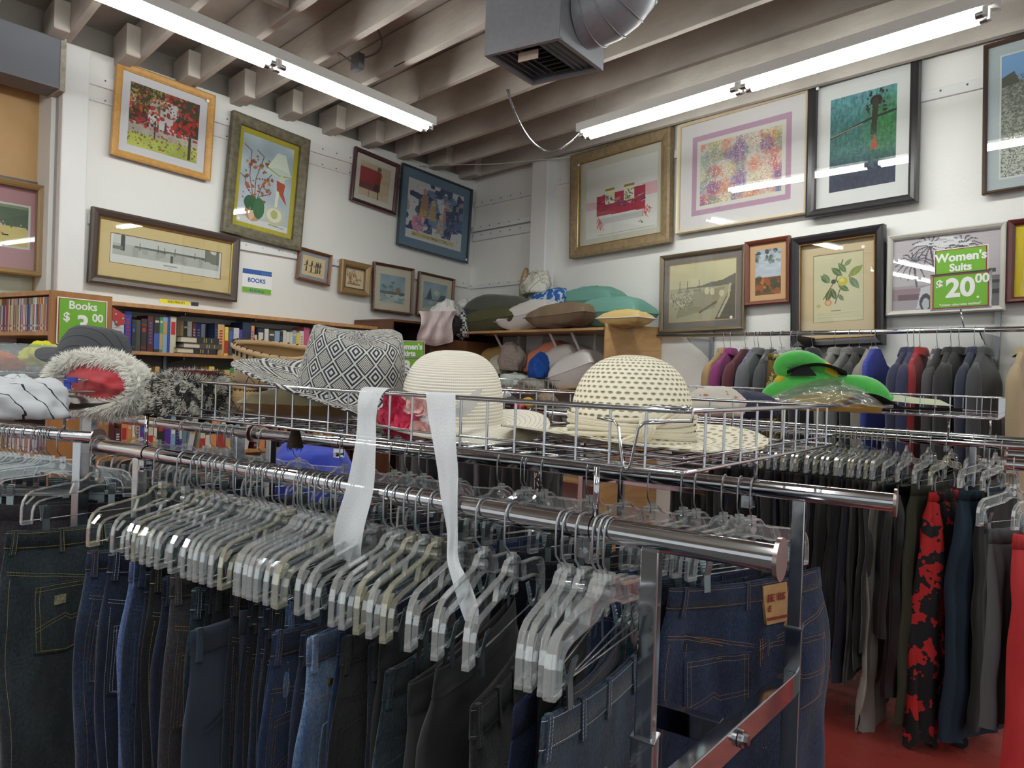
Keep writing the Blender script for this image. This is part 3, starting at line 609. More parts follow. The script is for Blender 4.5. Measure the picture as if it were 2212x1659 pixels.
_m, w, h = on_wall('L', [(645, 535), (716, 551), (707, 617), (636, 603)])
picture(_m, w, h, .022, Fm('walnut', (112, 72, 44), .4), [(.028, (142, 146, 158))], art_figs, 50, 'small walnut framed ink drawing of a row of standing figures on cream')
_m, w, h = on_wall('L', [(734, 560), (797, 573), (792, 641), (728, 632)])
picture(_m, w, h, .05, Fm('antique_gold', (150, 124, 84), .45, metal=.3), [], art_temple, 50, 'small thick gold framed brown sketch of a spired temple', lip=M('dark_lip', (70, 60, 50), .5), deep=.04)
_m, w, h = on_wall('L', [(806, 567), (892, 580), (887, 680), (799, 672)])
picture(_m, w, h, .022, Fm('walnut2', (96, 62, 44), .4), [(.07, (202, 194, 176))], art_lagoon, 70, 'brown framed watercolour of palms and huts by a lagoon, above the dark cabinet')
_m, w, h = on_wall('L', [(904, 587), (980, 603), (973, 690), (895, 683)])
picture(_m, w, h, .02, Fm('walnut2', (96, 62, 44), .4), [(.06, (202, 194, 176))], lambda s: art_lagoon(s, True), 60, 'brown framed watercolour of sailing boats at sunset, nearest the room corner')
_m, w, h = on_wall('R', [(1239, 337), (1455, 279), (1456, 527), (1240, 558)])
picture(_m, w, h, .085, Fm('bronze', (138, 118, 88), .5, vary=(30, .3)), [(.065, (200, 196, 182))], art_raft, 120, 'large bronze framed collage of a crimson raft shape with two small squares', lip=GOLDL, deep=.055, sticker=(-1.02, 1.02))
_m, w, h = on_wall('R', [(1466, 271), (1748, 195), (1748, 467), (1467, 503)])
picture(_m, w, h, .022, Fm('champagne', (204, 190, 160), .35), [(.10, (212, 206, 208)), (.04, (176, 140, 164)), (.03, (206, 202, 196))], art_splash, 150, 'wide cream framed pastel abstract of coloured splashes with a mauve mat', deep=.035)
_m, w, h = on_wall('R', [(1752, 183), (1992, 110), (1985, 440), (1748, 471)])
picture(_m, w, h, .05, Fm('black_gold', (44, 42, 44), .3), [((.085, .1, .1), (216, 214, 214))], art_green, 130, 'large black framed dark green abstract with a wide white mat', deep=.05, sticker=(-1, 1)); 
_m, w, h = on_wall('R', [(2126, 104), (2345, 38), (2345, 392), (2125, 420)])
picture(_m, w, h, .02, Fm('dark_walnut', (76, 56, 46), .4), [(.055, (176, 186, 190)), (.01, (206, 208, 206))], art_cliff, 110, 'dark framed picture of a rocky hillside under blue sky at the right edge')
_m, w, h = on_wall('R', [(1428, 552), (1611, 532), (1613, 716), (1430, 717)])
picture(_m, w, h, .03, Fm('pewter', (112, 100, 80), .4, metal=.3), [((.046, .05, .05), (124, 116, 112)), (.006, (190, 160, 120))], art_sketch, 110, 'pewter framed faded sketch of boats and a beach in a grey mat', sticker=(.82, -.8))
_m, w, h = on_wall('R', [(1611, 524), (1709, 510), (1709, 655), (1614, 661)])
picture(_m, w, h, .03, Fm('redbrown', (104, 56, 40), .4), [(.04, (206, 164, 124))], art_leaves, 60, 'narrow red brown framed picture of autumn leaves under a pale sky')
_m, w, h = on_wall('R', [(1713, 516), (1914, 487), (1916, 747), (1717, 752)])
picture(_m, w, h, .055, Fm('ebony', (34, 32, 36), .3), [((.08, .08, .11), (206, 184, 150)), (.004, (150, 140, 110))], art_lemon, 130, 'black framed botanical print of a lemon branch with green leaves', lip=M('bead_gold', (176, 130, 60), .35, .6, bump=(300, 1, .004)), deep=.05, sticker=(.78, .82))
_m, w, h = on_wall('R', [(1920, 510), (2176, 482), (2175, 672), (1918, 683)])
picture(_m, w, h, .03, Fm('cream', (198, 194, 186), .45), [], art_palms, 130, 'cream framed grey poster of palm trees and a car behind the suits sign')
_m, w, h = on_wall('R', [(2178, 477), (2300, 464), (2300, 650), (2178, 655)])
picture(_m, w, h, .032, Fm('cherry', (84, 32, 30), .35), [(.04, (214, 190, 40))], art_plain, 40, 'cherry framed picture with a bright yellow mat at the right edge')
# pictures on the recessed wall left of the pier
def recess(px, y0, y1, w, off):
    tr = LW(px, y0, off); br = LW(px, y1, off); h = tr.z - br.z; c = (tr + br) / 2 - dL * (w / 2); return frame_mat(c, dL, UP), w, h
_m, w, h = recess(88, 404, 600, 1.1, -.20)
picture(_m, w, h, .035, Fm('brass_wood', (140, 112, 70), .4), [((.025, .10, .13), (176, 132, 140)), (.012, (206, 206, 206))], art_girl, 110, 'large framed painting of a running girl on the recessed wall left of the white pier', deep=.06)
_m, w, h = recess(74, 592, 700, .8, -.283)
picture(_m, w, h, .016, Fm('gold_thin', (176, 150, 96), .35), [(.12, (206, 204, 182))], art_coast, 70, 'thin gold framed landscape with a tree, low on the recessed wall')
# paper sign on the wall
_m, w, h = on_wall('L', [(523, 577), (588, 590), (586, 637), (522, 632)], .004)
r = empty('paper_sign', (0, 0, 0), 'white paper sign reading BOOKS between blue and green bands, on the wall', 'sign', mat=_m)
BLUE = M('sign_blue', (40, 84, 156), .6); SGRN = M('sign_green', (112, 170, 56), .5); SWHT = M('sign_white', (236, 236, 238), .55)
MB().box((0, 0, 0), (w, .002, h)).build('sheet', SWHT, r)
MB().box((0, -.0015, h * .4), (w * .97, .001, h * .2)).build('blue_band', BLUE, r); MB().box((0, -.0015, -h * .37), (w * .97, .001, h * .22)).build('green_band', SGRN, r)
text_mesh('BOOKS', h * .25, BLUE, hang_txt(-w * .02, h * .04, -.002), r, bold=.001)
text_mesh('$3.00 & up', h * .15, BLUE, hang_txt(0, -h * .38, -.003), r); text_mesh('$3.00 & UP', h * .1, M('pale_blue', (110, 150, 206), .6), hang_txt(w * .3, h * .39, -.003), r)
# ================================================================ bookshelves, books, cabinet, pillow shelf
rb = random.Random(11)
def bmat(c, r=.45): return M('book_%02x%02x%02x' % tuple(c), c, r)
PAGES = M('book_pages', (208, 198, 176), .85); LAB = [M('label_cream', (206, 200, 184), .6), M('label_gold', (176, 146, 80), .45), M('label_white', (220, 222, 226), .6), M('label_red', (170, 40, 40), .6), M('label_blue', (60, 90, 160), .6)]
CN = {(34, 60, 150): 'blue', (36, 38, 40): 'black', (66, 66, 62): 'charcoal', (80, 30, 34): 'maroon', (206, 204, 200): 'white', (200, 196, 170): 'cream', (130, 160, 184): 'pale blue', (24, 40, 70): 'navy', (140, 116, 90): 'brown', (150, 60, 56): 'red', (196, 160, 104): 'tan', (214, 140, 90): 'orange', (80, 44, 140): 'purple', (70, 130, 84): 'green', (190, 190, 196): 'silver', (226, 190, 70): 'yellow', (190, 90, 120): 'pink', (90, 130, 140): 'teal'}
CL = list(CN)
SEEN = {}
def uniq(s, grp):
    SEEN[s] = SEEN.get(s, 0) + 1
    return s
def book(o, al, out, w, h, d, c, lab=0, lean=0, label='', grp='', kind='book'):
    """o: bottom of the spine's left edge; al runs along the shelf, out points to the room"""
    z = (UP * math.cos(lean) + al * math.sin(lean)).normalized(); x = al * math.cos(lean) - UP * math.sin(lean)
    m = MB(); c0 = o + x * (w / 2) + z * (h / 2) - out * (d / 2); ax = (x, out, z)
    t = min(.0022, w * .18)
    m.box(c0 + out * (d / 2 - t), (w, 2 * t, h), ax, bev=t * .8)
    for q in (-1, 1): m.box(c0 + x * (q * (w / 2 - t / 2)), (t, d, h), ax)
    m.box(c0 - out * .002, (w - 2 * t, d - .006, h - .006), ax, mi=1)
    sp = o + x * (w / 2) + out * .0006
    if lab == 0:
        m.box(sp + z * (h * .68), (w * .72, .001, h * .36), ax, mi=2)
    elif lab == 1:
        for q in (.1, .14, .8, .84): m.box(sp + z * (h * q), (w * .95, .001, h * .012), ax, mi=2)
        m.box(sp + z * (h * .66), (w * .6, .001, h * .12), ax, mi=2)
    elif lab == 2:
        for q in range(7): m.box(sp + z * (h * (.25 + q * .09)), (w * .45, .001, h * .05), ax, mi=2)
    elif lab == 3:
        m.box(sp + z * (h * .3), (w * .96, .001, h * .45), ax, mi=2); m.box(sp + z * (h * .85), (w * .7, .001, h * .06), ax, mi=1)
    ob = m.build(kind, [bmat(c), PAGES, rb.choice(LAB)], origin=o, fix=False)
    return tag(ob, label, kind.replace('_', ' '), grp)
LBN = {0: 'tall label', 1: 'banded spine', 2: 'stacked letters', 3: 'low label', 4: 'plain spine'}
def row(P0, al, out, L, specs, depth, where, grp, z=0):
    """fill a shelf run from specs [(w, h, colour, label style, lean)]"""
    s = 0; names = [CN.get(tuple(q[2]), 'dark') for q in specs]
    for i, (w, h, c, lab, lean) in enumerate(specs):
        if s + w > L: break
        a = names[i - 1] if i else None; b = names[i + 1] if i + 1 < len(specs) else None
        sz = 'tall' if h > .225 else ('short' if h < .19 else 'medium')
        nb = ('between %s and %s' % (a, b)) if a and b else ('at the row end by %s' % (a or b))
        txt = '%s %s book, %s, %s, %s' % (sz, names[i], LBN[lab], nb, where)
        book(P0 + al * (s + (math.sin(lean) * h * .0)), al, out, w - .0008, h, min(depth, .14 + h * .2), c, lab, lean, txt, grp); s += w + abs(math.sin(lean)) * h * 1.08
    return s
# ------- the long bookshelf on the left wall
BO = .33
zT = onplane(540, 683, CORNER + nL * BO, nL).z; z2 = onplane(420, 768, CORNER + nL * BO, nL).z
sA = (LW(236, 655, BO) - CORNER).dot(-dL); sB = (LW(852, 716, BO) - CORNER).dot(-dL)
bs = empty('wall_bookshelf', LP((sA + sB) / 2, .16, 0), 'long oak topped bookshelf along the left wall, full of books', 'bookshelf')
BACK = M('shelf_back', (150, 142, 134), .85)
def board(mb, s0, s1, z, t=.026, off0=.0, off1=BO, mi=0): return mb.box(LP((s0 + s1) / 2, (off0 + off1) / 2, z), (abs(s1 - s0), off1 - off0, t), (dL, nL, UP), mi=mi, bev=.002)
board(MB(), sA, sB, zT).build('top_board', OAK, bs, world=True)
levels = [z2, z2 - .335, z2 - .67, z2 - 1.0]
for z in levels: board(MB(), sA, sB + .02, z, .022).build('shelf_board', OAK, bs, world=True)
MB().box(LP(sB + .01, BO / 2, zT / 2), (.022, BO, zT - .03), (dL, nL, UP)).build('end_panel', OAK, bs, world=True)
MB().box(LP((sA + sB) / 2, .004, zT / 2), (sA - sB, .006, zT - .03), (dL, nL, UP)).build('back_panel', BACK, bs, world=True)
MB().box(LP((sA + sB) / 2, .02, zT - .04), (sA - sB, .03, .035), (dL, nL, UP)).build('cleat', WHITE2, bs, world=True)
for px in (362, 513, 650, 775):
    s = (LW(px, 690, .05) - CORNER).dot(-dL)
    m = MB(); p = LP(s, .02, (zT) / 2 + .35); m.box(p, (.02, .02, zT - .75), (dL, nL, UP)); m.build('slotted_upright', ZINC, bs, world=True)
    for z in (zT, z2):
        q = LP(s, .03, z - .016); m = MB().prism([q, q + nL * .27, q + nL * .27 - UP * .014, q + nL * .1 - UP * .034, q - UP * .06], dL, .004); m.build('shelf_bracket', ZINC, bs, world=True)
def at_s(px, y=740, off=BO - .03): return (LW(px, y, off) - CORNER).dot(-dL)
B_ = (34, 60, 150); K_ = (36, 38, 40); C_ = (66, 66, 62); Mr = (80, 30, 34); Wh = (206, 204, 200); Cr = (200, 196, 170); Pb = (130, 160, 184); Nv = (24, 40, 70); Br = (140, 116, 90); Rd = (150, 60, 56); Tn = (196, 160, 104); Or = (214, 140, 90); Pu = (80, 44, 140); Gn = (70, 130, 84); Sv = (190, 190, 196); Ye = (226, 190, 70); Pk = (190, 90, 120); Te = (90, 130, 140)
# each book of the top row, by the pixel columns its spine spans in view
top = [(268, 283, .25, B_, 2), (284, 293, .2, K_, 1), (293, 303, .2, C_, 4), (304, 317, .21, K_, 1), (318, 331, .235, Mr, 2), (332, 344, .235, K_, 3), (344, 351, .235, Gn, 3), (351, 361, .235, Pb, 0), (361, 367, .235, B_, 2), (367, 380, .24, Cr, 0), (381, 388, .23, Br, 4), (388, 396, .225, Br, 0), (396, 404, .215, K_, 3), (404, 414, .225, Wh, 3), (415, 423, .215, Rd, 2), (423, 434, .215, B_, 2), (434, 443, .215, Sv, 4), (443, 451, .22, Nv, 2), (451, 463, .215, Or, 0), (463, 469, .22, Nv, 2), (470, 484, .215, Tn, 2), (485, 493, .2, Ye, 3), (493, 504, .2, C_, 0), (504, 516, .2, Sv, 4), (516, 523, .19, Pu, 2), (523, 541, .245, Nv, 4), (542, 549, .225, Or, 2), (550, 555, .16, Cr, 2), (556, 570, .21, Nv, 0), (571, 580, .21, Wh, 3), (580, 593, .2, C_, 3), (593, 604, .2, Pb, 4), (604, 611, .2, K_, 2), (611, 618, .21, Cr, 0), (618, 625, .2, Wh, 4), (625, 632, .2, Cr, 2), (632, 640, .215, Pb, 3), (640, 647, .2, Ye, 4), (647, 656, .215, Wh, 2), (656, 668, .245, Pk, 4), (669, 676, .2, K_, 2), (676, 684, .19, Rd, 0), (685, 694, .2, Nv, 1), (694, 706, .19, Wh, 4), (706, 720, .2, Wh, 0), (720, 735, .215, K_, 4), (735, 750, .19, Br, 3), (750, 766, .2, Nv, 4), (768, 784, .2, K_, 2), (784, 800, .2, C_, 3), (800, 812, .19, Wh, 4)]
nm = [CN[t[3]] for t in top]
for i, (a, b, h, c, lab) in enumerate(top):
    bo = BO - (.15 if 379 < a < 452 else .04); s0, s1 = at_s(a, 740, bo), at_s(b, 740, bo); w = s0 - s1
    nb = 'between %s and %s' % (nm[i - 1] if i else 'red binder', nm[i + 1] if i + 1 < len(top) else 'panel')
    book(LP(s0, bo, z2 + .0115), dL, nL, w - .001, h, .165, c, lab, 0, '%s %s book, %s, %s, top row' % ('tall' if h > .225 else 'short' if h < .2 else 'medium', nm[i], LBN[lab], nb), 'books on the top row of the long shelf')
# three books lying flat in front and the red topped binder
zz = z2 + .0125
for k, (c, dx, tx) in enumerate(((K_, 0, 'black hardback lying flat at the bottom of the three stacked books'), (C_, .02, 'charcoal hardback lying flat in the middle of the three stacked books'), (K_, .012, 'black hardback lying flat on top of the three stacked books'))):
    s0 = at_s((378, 392, 385)[k]) ; th = (.036, .034, .042)[k]; L = .27; m = MB(); cc = LP(s0 - L / 2, BO - .065, zz + th / 2); ax = (dL, nL, UP)
    m.box(cc + UP * (th / 2 - .002), (L, .13, .004), ax); m.box(cc - UP * (th / 2 - .002), (L, .13, .004), ax); m.box(cc + nL * .064 + dL * (L * .21), (L * .58, .004, th), ax); m.box(cc, (L - .012, .122, th - .008), ax, mi=1)
    for q in (.1, .16, .3): m.box(cc + nL * .0665 + dL * (L * q), (.006, .001, th * .7), ax, mi=2)
    tag(m.build('book', [bmat(c), PAGES, LAB[1]], origin=cc), tx, 'book', 'books lying in a stack'); zz += th + .0005
s0 = at_s(239); fw_ = s0 - at_s(266); m = MB(); cc = LP(s0 - fw_ / 2, BO - .09, z2 + .0115)
bi = empty('file_box', cc, 'white printed file box under a red scalloped flap, first on the top row', 'file box')
MB().box(cc + UP * .1, (fw_ - .004, .14, .2), (dL, nL, UP)).build('box', M('file_white', (206, 206, 206), .6), bi, world=True)
m = MB(); 
for q in range(7): m.box(cc + nL * .0708 + UP * (.04 + q * .02) , (fw_ * .75, .001, .003), (dL, nL, UP))
m.build('printed_lines', M('print_grey', (140, 140, 140), .7), bi, world=True)
p = cc + nL * .073; m = MB().prism([p - dL * fw_ * .5 + UP * .265, p + dL * fw_ * .5 + UP * .225, p + dL * fw_ * .5 + UP * .165, p + dL * fw_ * .25 + UP * .165, p + UP * .15, p - dL * fw_ * .2 + UP * .155, p - dL * fw_ * .35 + UP * .185, p - dL * fw_ * .5 + UP * .185], nL, .003)
m.build('flap', M('red_flap', (166, 52, 50), .5), bi, world=True)
m = MB(); 
for dx, dz in ((-fw_ * .25, .225), (fw_ * .33, .2), (-fw_ * .2, .175)): m.cyl(p + dL * dx + UP * dz + nL * .003, p + dL * dx + UP * dz + nL * .006, .006, 10)
m.build('snap', CHROME2, bi, world=True)
# lower rows, seen between the racks
for li, (s0, s1) in ((1, (sA - .02, sB + .05)), (2, (sA - .02, sA - 2.2))):
    s = s0; z = levels[li] + .0115; specs = []
    while s > s1:
        w = rb.uniform(.022, .05); specs.append((w, rb.uniform(.17, .26), rb.choice(CL), rb.randrange(5), rb.choice((0, 0, 0, 0, .18 if li == 2 else 0)))); s -= w
        if rb.random() < .06 and li == 2: s -= .04
    row(LP(s0, BO - .04, z), dL, nL, s0 - s1, specs, .17, '%s row' % ('second' if li == 1 else 'third'), 'books on the %s row of the long shelf' % ('second' if li == 1 else 'third'))
# yellow tape strip with letters on the edge of the top board
q = onplane(381, 653, CORNER + nL * (BO + .004), nL); t = empty('shelf_label', q, 'yellow shelf label strip with black lettering on the edge of the top board', 'label')
MB().box(q - dL * .01, (.2, .0015, .026), (dL, nL, UP)).build('strip', M('label_yellow', (240, 222, 40), .5), t, world=True); MB().box(q + dL * .125, (.05, .0016, .026), (dL, nL, UP)).build('black_end', bmat(K_), t, world=True)
text_mesh('ELECTRICITY', .02, bmat(K_), frame_mat(Vector((0, 0, 0)), dL, UP) @ hang_txt(0, 0, -.002), t)
# ------- disc case bookcase at the left
zTd = H + .37; Pc = onz(108, 626, zTd); Pa = onz(0, 633, zTd); Pd = onz(238, 641, zTd); fd = flat(Pa - Pc); dd = flat(Pd - Pc); dd = (dd - fd * dd.dot(fd)).normalized(); outd = -dd
LD = 1.5; DD = (Pd - Pc).length
dc = empty('disc_bookcase', Vector((Pc.x, Pc.y, 0)) + fd * (LD / 2) + dd * (DD / 2), 'oak bookcase of disc cases at the left edge, green Books sign on its end', 'bookcase')
def dP(a, b, z): v = Vector((Pc.x, Pc.y, z)) + fd * a + dd * b; return v
axd = (fd, dd, UP)
MB().box(dP(-.001, DD / 2, zTd / 2), (.024, DD, zTd), axd, bev=.002).build('end_panel', OAKD, dc, world=True)
MB().box(dP(LD, DD / 2, zTd / 2), (.024, DD, zTd), axd, bev=.002).build('end_panel', OAKD, dc, world=True)
MB().box(dP(LD / 2, DD / 2, zTd - .012), (LD, DD, .024), axd, bev=.002).build('top_board', OAK, dc, world=True)
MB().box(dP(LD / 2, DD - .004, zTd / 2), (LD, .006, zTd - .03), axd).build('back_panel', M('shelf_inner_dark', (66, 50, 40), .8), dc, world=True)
zs = [onplane(50, 717, Pc, dd).z, onplane(50, 716, Pc, dd).z - .285, onplane(50, 878, Pc, dd).z, onplane(50, 878, Pc, dd).z - .3]
zs = sorted(set(round(z, 3) for z in zs), reverse=True)
zs = [onplane(50, 720, Pc, dd).z, onplane(50, 882, Pc, dd).z + .17, onplane(50, 882, Pc, dd).z, onplane(50, 882, Pc, dd).z - .25]
for z in zs: MB().box(dP(LD / 2, DD / 2 - .003, z), (LD - .03, DD - .01, .022), axd, bev=.002).build('shelf_board', OAK, dc, world=True)
DCN = ['white', 'red', 'slate', 'grey', 'beige', 'blue', 'tan', 'orange', 'silver', 'plum', 'black', 'yellow', 'green']; DCC = ((206, 204, 200), (160, 60, 60), (40, 44, 60), (120, 120, 130), (190, 180, 170), (60, 100, 150), (150, 120, 90), (200, 110, 60), (220, 220, 226), (110, 60, 90), (36, 38, 40), (206, 190, 90), (90, 120, 90))
def discs(z, hgt, n0, where):
    a = .02; i = 0; nms = []; q_ = [rb.randrange(13) for _ in range(90)]
    while a < .66:
        w = rb.choice((.008, .010, .013, .007)); i += 1; c = DCC[q_[i]]
        o = dP(a, .02, z + .0112); m = MB(); ax = (fd, -dd, UP); c0 = o + fd * (w / 2) + UP * (hgt / 2) + dd * .06
        m.box(c0, (w - .0008, .12, hgt), ax); m.box(c0 - dd * .0603, (w * .5, .001, hgt * .6), ax, mi=1); m.box(c0 - dd * .0603 - UP * (hgt * .4), (w * .7, .001, hgt * .1), ax, mi=1)
        ob = m.build('disc_case', [bmat(c, .3), rb.choice(LAB)], origin=o, fix=False)
        tag(ob, 'thin %s disc case between %s and %s ones, %s, left bookcase' % (DCN[q_[i]], DCN[q_[i - 1]], DCN[q_[i + 1]], where), 'disc case', 'disc cases in the %s' % where); a += w + (.0005 if rb.random() < .9 else .003)
discs(zs[0], .185, 0, 'top row'); discs(zs[1], .135, 0, 'second row'); discs(zs[2] - .25 if False else zs[3], .14, 0, 'bottom row')
MB().cyl(dP(-.014, .1, zs[2] - .04), dP(-.017, .1, zs[2] - .04), .013, 16).build('cap', M('white_sticker', (230, 230, 232), .5), dc, world=True)
# green price sign on the end panel
GRN = M('price_green', (110, 172, 46), .45); REDB = M('price_red_border', (140, 50, 40), .5); WHT = M('price_white', (240, 240, 240), .5)
def sign(name, mtx, w, h, lines, label, holder=True, red=True):
    r = empty(name, (0, 0, 0), label, 'sign', mat=mtx)
    MB().box((0, .0, 0), (w, .003, h), bev=.001).build('card', WHT, r)
    if red: MB().box((0, -.002, 0), (w * .955, .001, h * .965)).build('red_border', REDB, r)
    MB().box((0, -.003, 0), (w * .92, .001, h * .94)).build('green_field', GRN, r)
    for (t, size, x, y, b) in lines: text_mesh(t, size, WHT, hang_txt(x, y, -.0042), r, bold=b)
    return r
# sign corners in view: top left 128,640; top right 232,650; foot about 744
nn = -fd; TL = onplane(124, 641, dP(-.02, 0, 0), fd); TR = onplane(232, 651, dP(-.02, 0, 0), fd); w = (TR - TL).length; hh_ = TL.z - onplane(120, 743, dP(-.02, 0, 0), fd).z
mt = frame_mat((TL + TR) / 2 - UP * (hh_ / 2), dd, UP)
if (mt @ Vector((0, -1, 0)) - mt.translation).dot(nn) < 0: mt = frame_mat((TL + TR) / 2 - UP * (hh_ / 2), -dd, UP)
sign('price_sign', mt, w, hh_, [('Books', hh_ * .24, 0, hh_ * .34, .0012), ('$', hh_ * .26, -w * .32, hh_ * .08, .0015), ('3', hh_ * .56, w * .0, -hh_ * .08, .004), ('00', hh_ * .24, w * .3, hh_ * .1, .0015), ('.', hh_ * .3, w * .2, -hh_ * .2, .002), ('"Unless otherwise marked"', hh_ * .075, 0, -hh_ * .4, .0005)], 'green Books 3.00 dollar price sign on the end of the left bookcase')
# ------- dark cabinet near the corner
def Lq(px, y, off): p = LW(px, y, off); return (p - CORNER).dot(-dL), p.z
CO = .5; s0c = (LW(846, 690, CO) - CORNER).dot(-dL); s1c = .06; zc = onplane(880, 692, CORNER + nL * CO, nL).z
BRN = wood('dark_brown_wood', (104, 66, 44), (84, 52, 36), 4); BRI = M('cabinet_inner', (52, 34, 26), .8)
cb_ = empty('cabinet', LP((s0c + s1c) / 2, CO / 2, 0), 'dark brown open cabinet standing in the corner under the boat picture', 'cabinet')
def cbx(sa, sb, o0, o1, z0, z1, nm, mt): MB().box(LP((sa + sb) / 2, (o0 + o1) / 2, (z0 + z1) / 2), (abs(sa - sb), abs(o1 - o0), z1 - z0), (dL, nL, UP), bev=.002).build(nm, mt, cb_, world=True)
cbx(s0c, s0c - .025, .01, CO, 0, zc - .02, 'side_panel', BRN); cbx(s1c, s1c + .025, .01, CO, 0, zc - .02, 'side_panel', BRN); cbx(s0c, s1c, .01, CO, zc - .02, zc, 'top_board', BRN)
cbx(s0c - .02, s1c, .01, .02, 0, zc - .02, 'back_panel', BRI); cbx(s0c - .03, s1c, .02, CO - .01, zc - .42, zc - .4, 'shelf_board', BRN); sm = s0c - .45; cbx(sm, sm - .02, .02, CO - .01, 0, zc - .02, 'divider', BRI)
cbx(sm - .005, s1c + .02, CO - .02, CO, .1, zc - .13, 'door', BRN)
# ------- plywood shelf unit against the right wall, pillows on it
zP = H + .43; Fp = onz(1308, 698, zP); so = (Fp - CORNER).dot(-dR); oo = (Fp - CORNER).dot(nR)
pu = empty('pillow_shelf', RP(so / 2, oo / 2, 0), 'two tier plywood shelf unit against the right wall, loaded with pillows', 'shelf')
def rbx(sa, sb, o0, o1, z0, z1, nm, mt, ti=0):
    X = (dR if ti == 0 else (dR * math.cos(ti) - UP * math.sin(ti)).normalized()); Z = X.cross(nR); Z = Z if Z.z > 0 else -Z
    MB().box(RP((sa + sb) / 2, (o0 + o1) / 2, (z0 + z1) / 2), (abs(sa - sb), abs(o1 - o0), z1 - z0), (X, nR, Z), bev=.002).build(nm, mt, pu, world=True)
zL2 = onplane(1230, 843, CORNER + nR * (oo - .02), nR).z
_w = RW(1428, 708, .006); _v = flat(_w - Fp); _c = Vector(((_w.x + Fp.x) / 2, (_w.y + Fp.y) / 2, zP / 2)); MB().box(_c, (Vector((_w.x - Fp.x, _w.y - Fp.y, 0)).length, .02, zP), (_v, UP.cross(_v), UP), bev=.002).build('side_panel', PINE, pu, world=True); rbx(so - .02, .56, .005, oo, zP - .05, zP - .03, 'top_board', PINE, .0); rbx(so - .02, .56, .17, oo - .02, zL2 - .02, zL2, 'lower_board', PINE)
zP2 = zP - .03
for px in (1130, 1248, 1295):
    s = (RW(px, 760, .05) - CORNER).dot(-dR); m = MB(); a = RP(s, .13, zP - .05); m.tube([RP(s, oo - .12, zP - .055), RP(s, .13, zP - .42)], 0, sq=(.022, .008)); m.box(RP(s, .012 + .1, zP - .3), (.03, .01, .6), (dR, nR, UP)); m.build('shelf_brace', WHITE2, pu, world=True)
# ================================================================ garment racks
RH = H - .20                                                  # height of every rail's centre
RR = .0166
def rail_pt(px, py): return onz(px, py, RH)
class Rail:
    def __init__(s, a, b): s.a, s.b = a, b; s.d = flat(b - a); s.L = (b - a).length
    def at_px(s, px, dz=0.0):
        """point of the rail seen at pixel column px (found by bisection along the rail)"""
        def col(t):
            p = s.a + s.d * t + UP * dz - EYE; return CX + F * p.dot(_fx3) / p.dot(_fz3)
        lo, hi = -1.5, s.L + .12
        inc = col(hi) > col(lo)
        for _ in range(40):
            m = (lo + hi) / 2
            if (col(m) < px) == inc: lo = m
            else: hi = m
        return (lo + hi) / 2
    def p(s, t): return s.a + s.d * t
_fx3 = Vector((_fx[0], _fy[0], _n[0])); _fz3 = Vector((_fx[2], _fy[2], _n[2])); _fy3 = Vector((_fx[1], _fy[1], _n[1]))
def px_of(p):
    q = p - EYE; z = q.dot(_fz3); return CX + F * q.dot(_fx3) / z, CY + F * q.dot(_fy3) / z
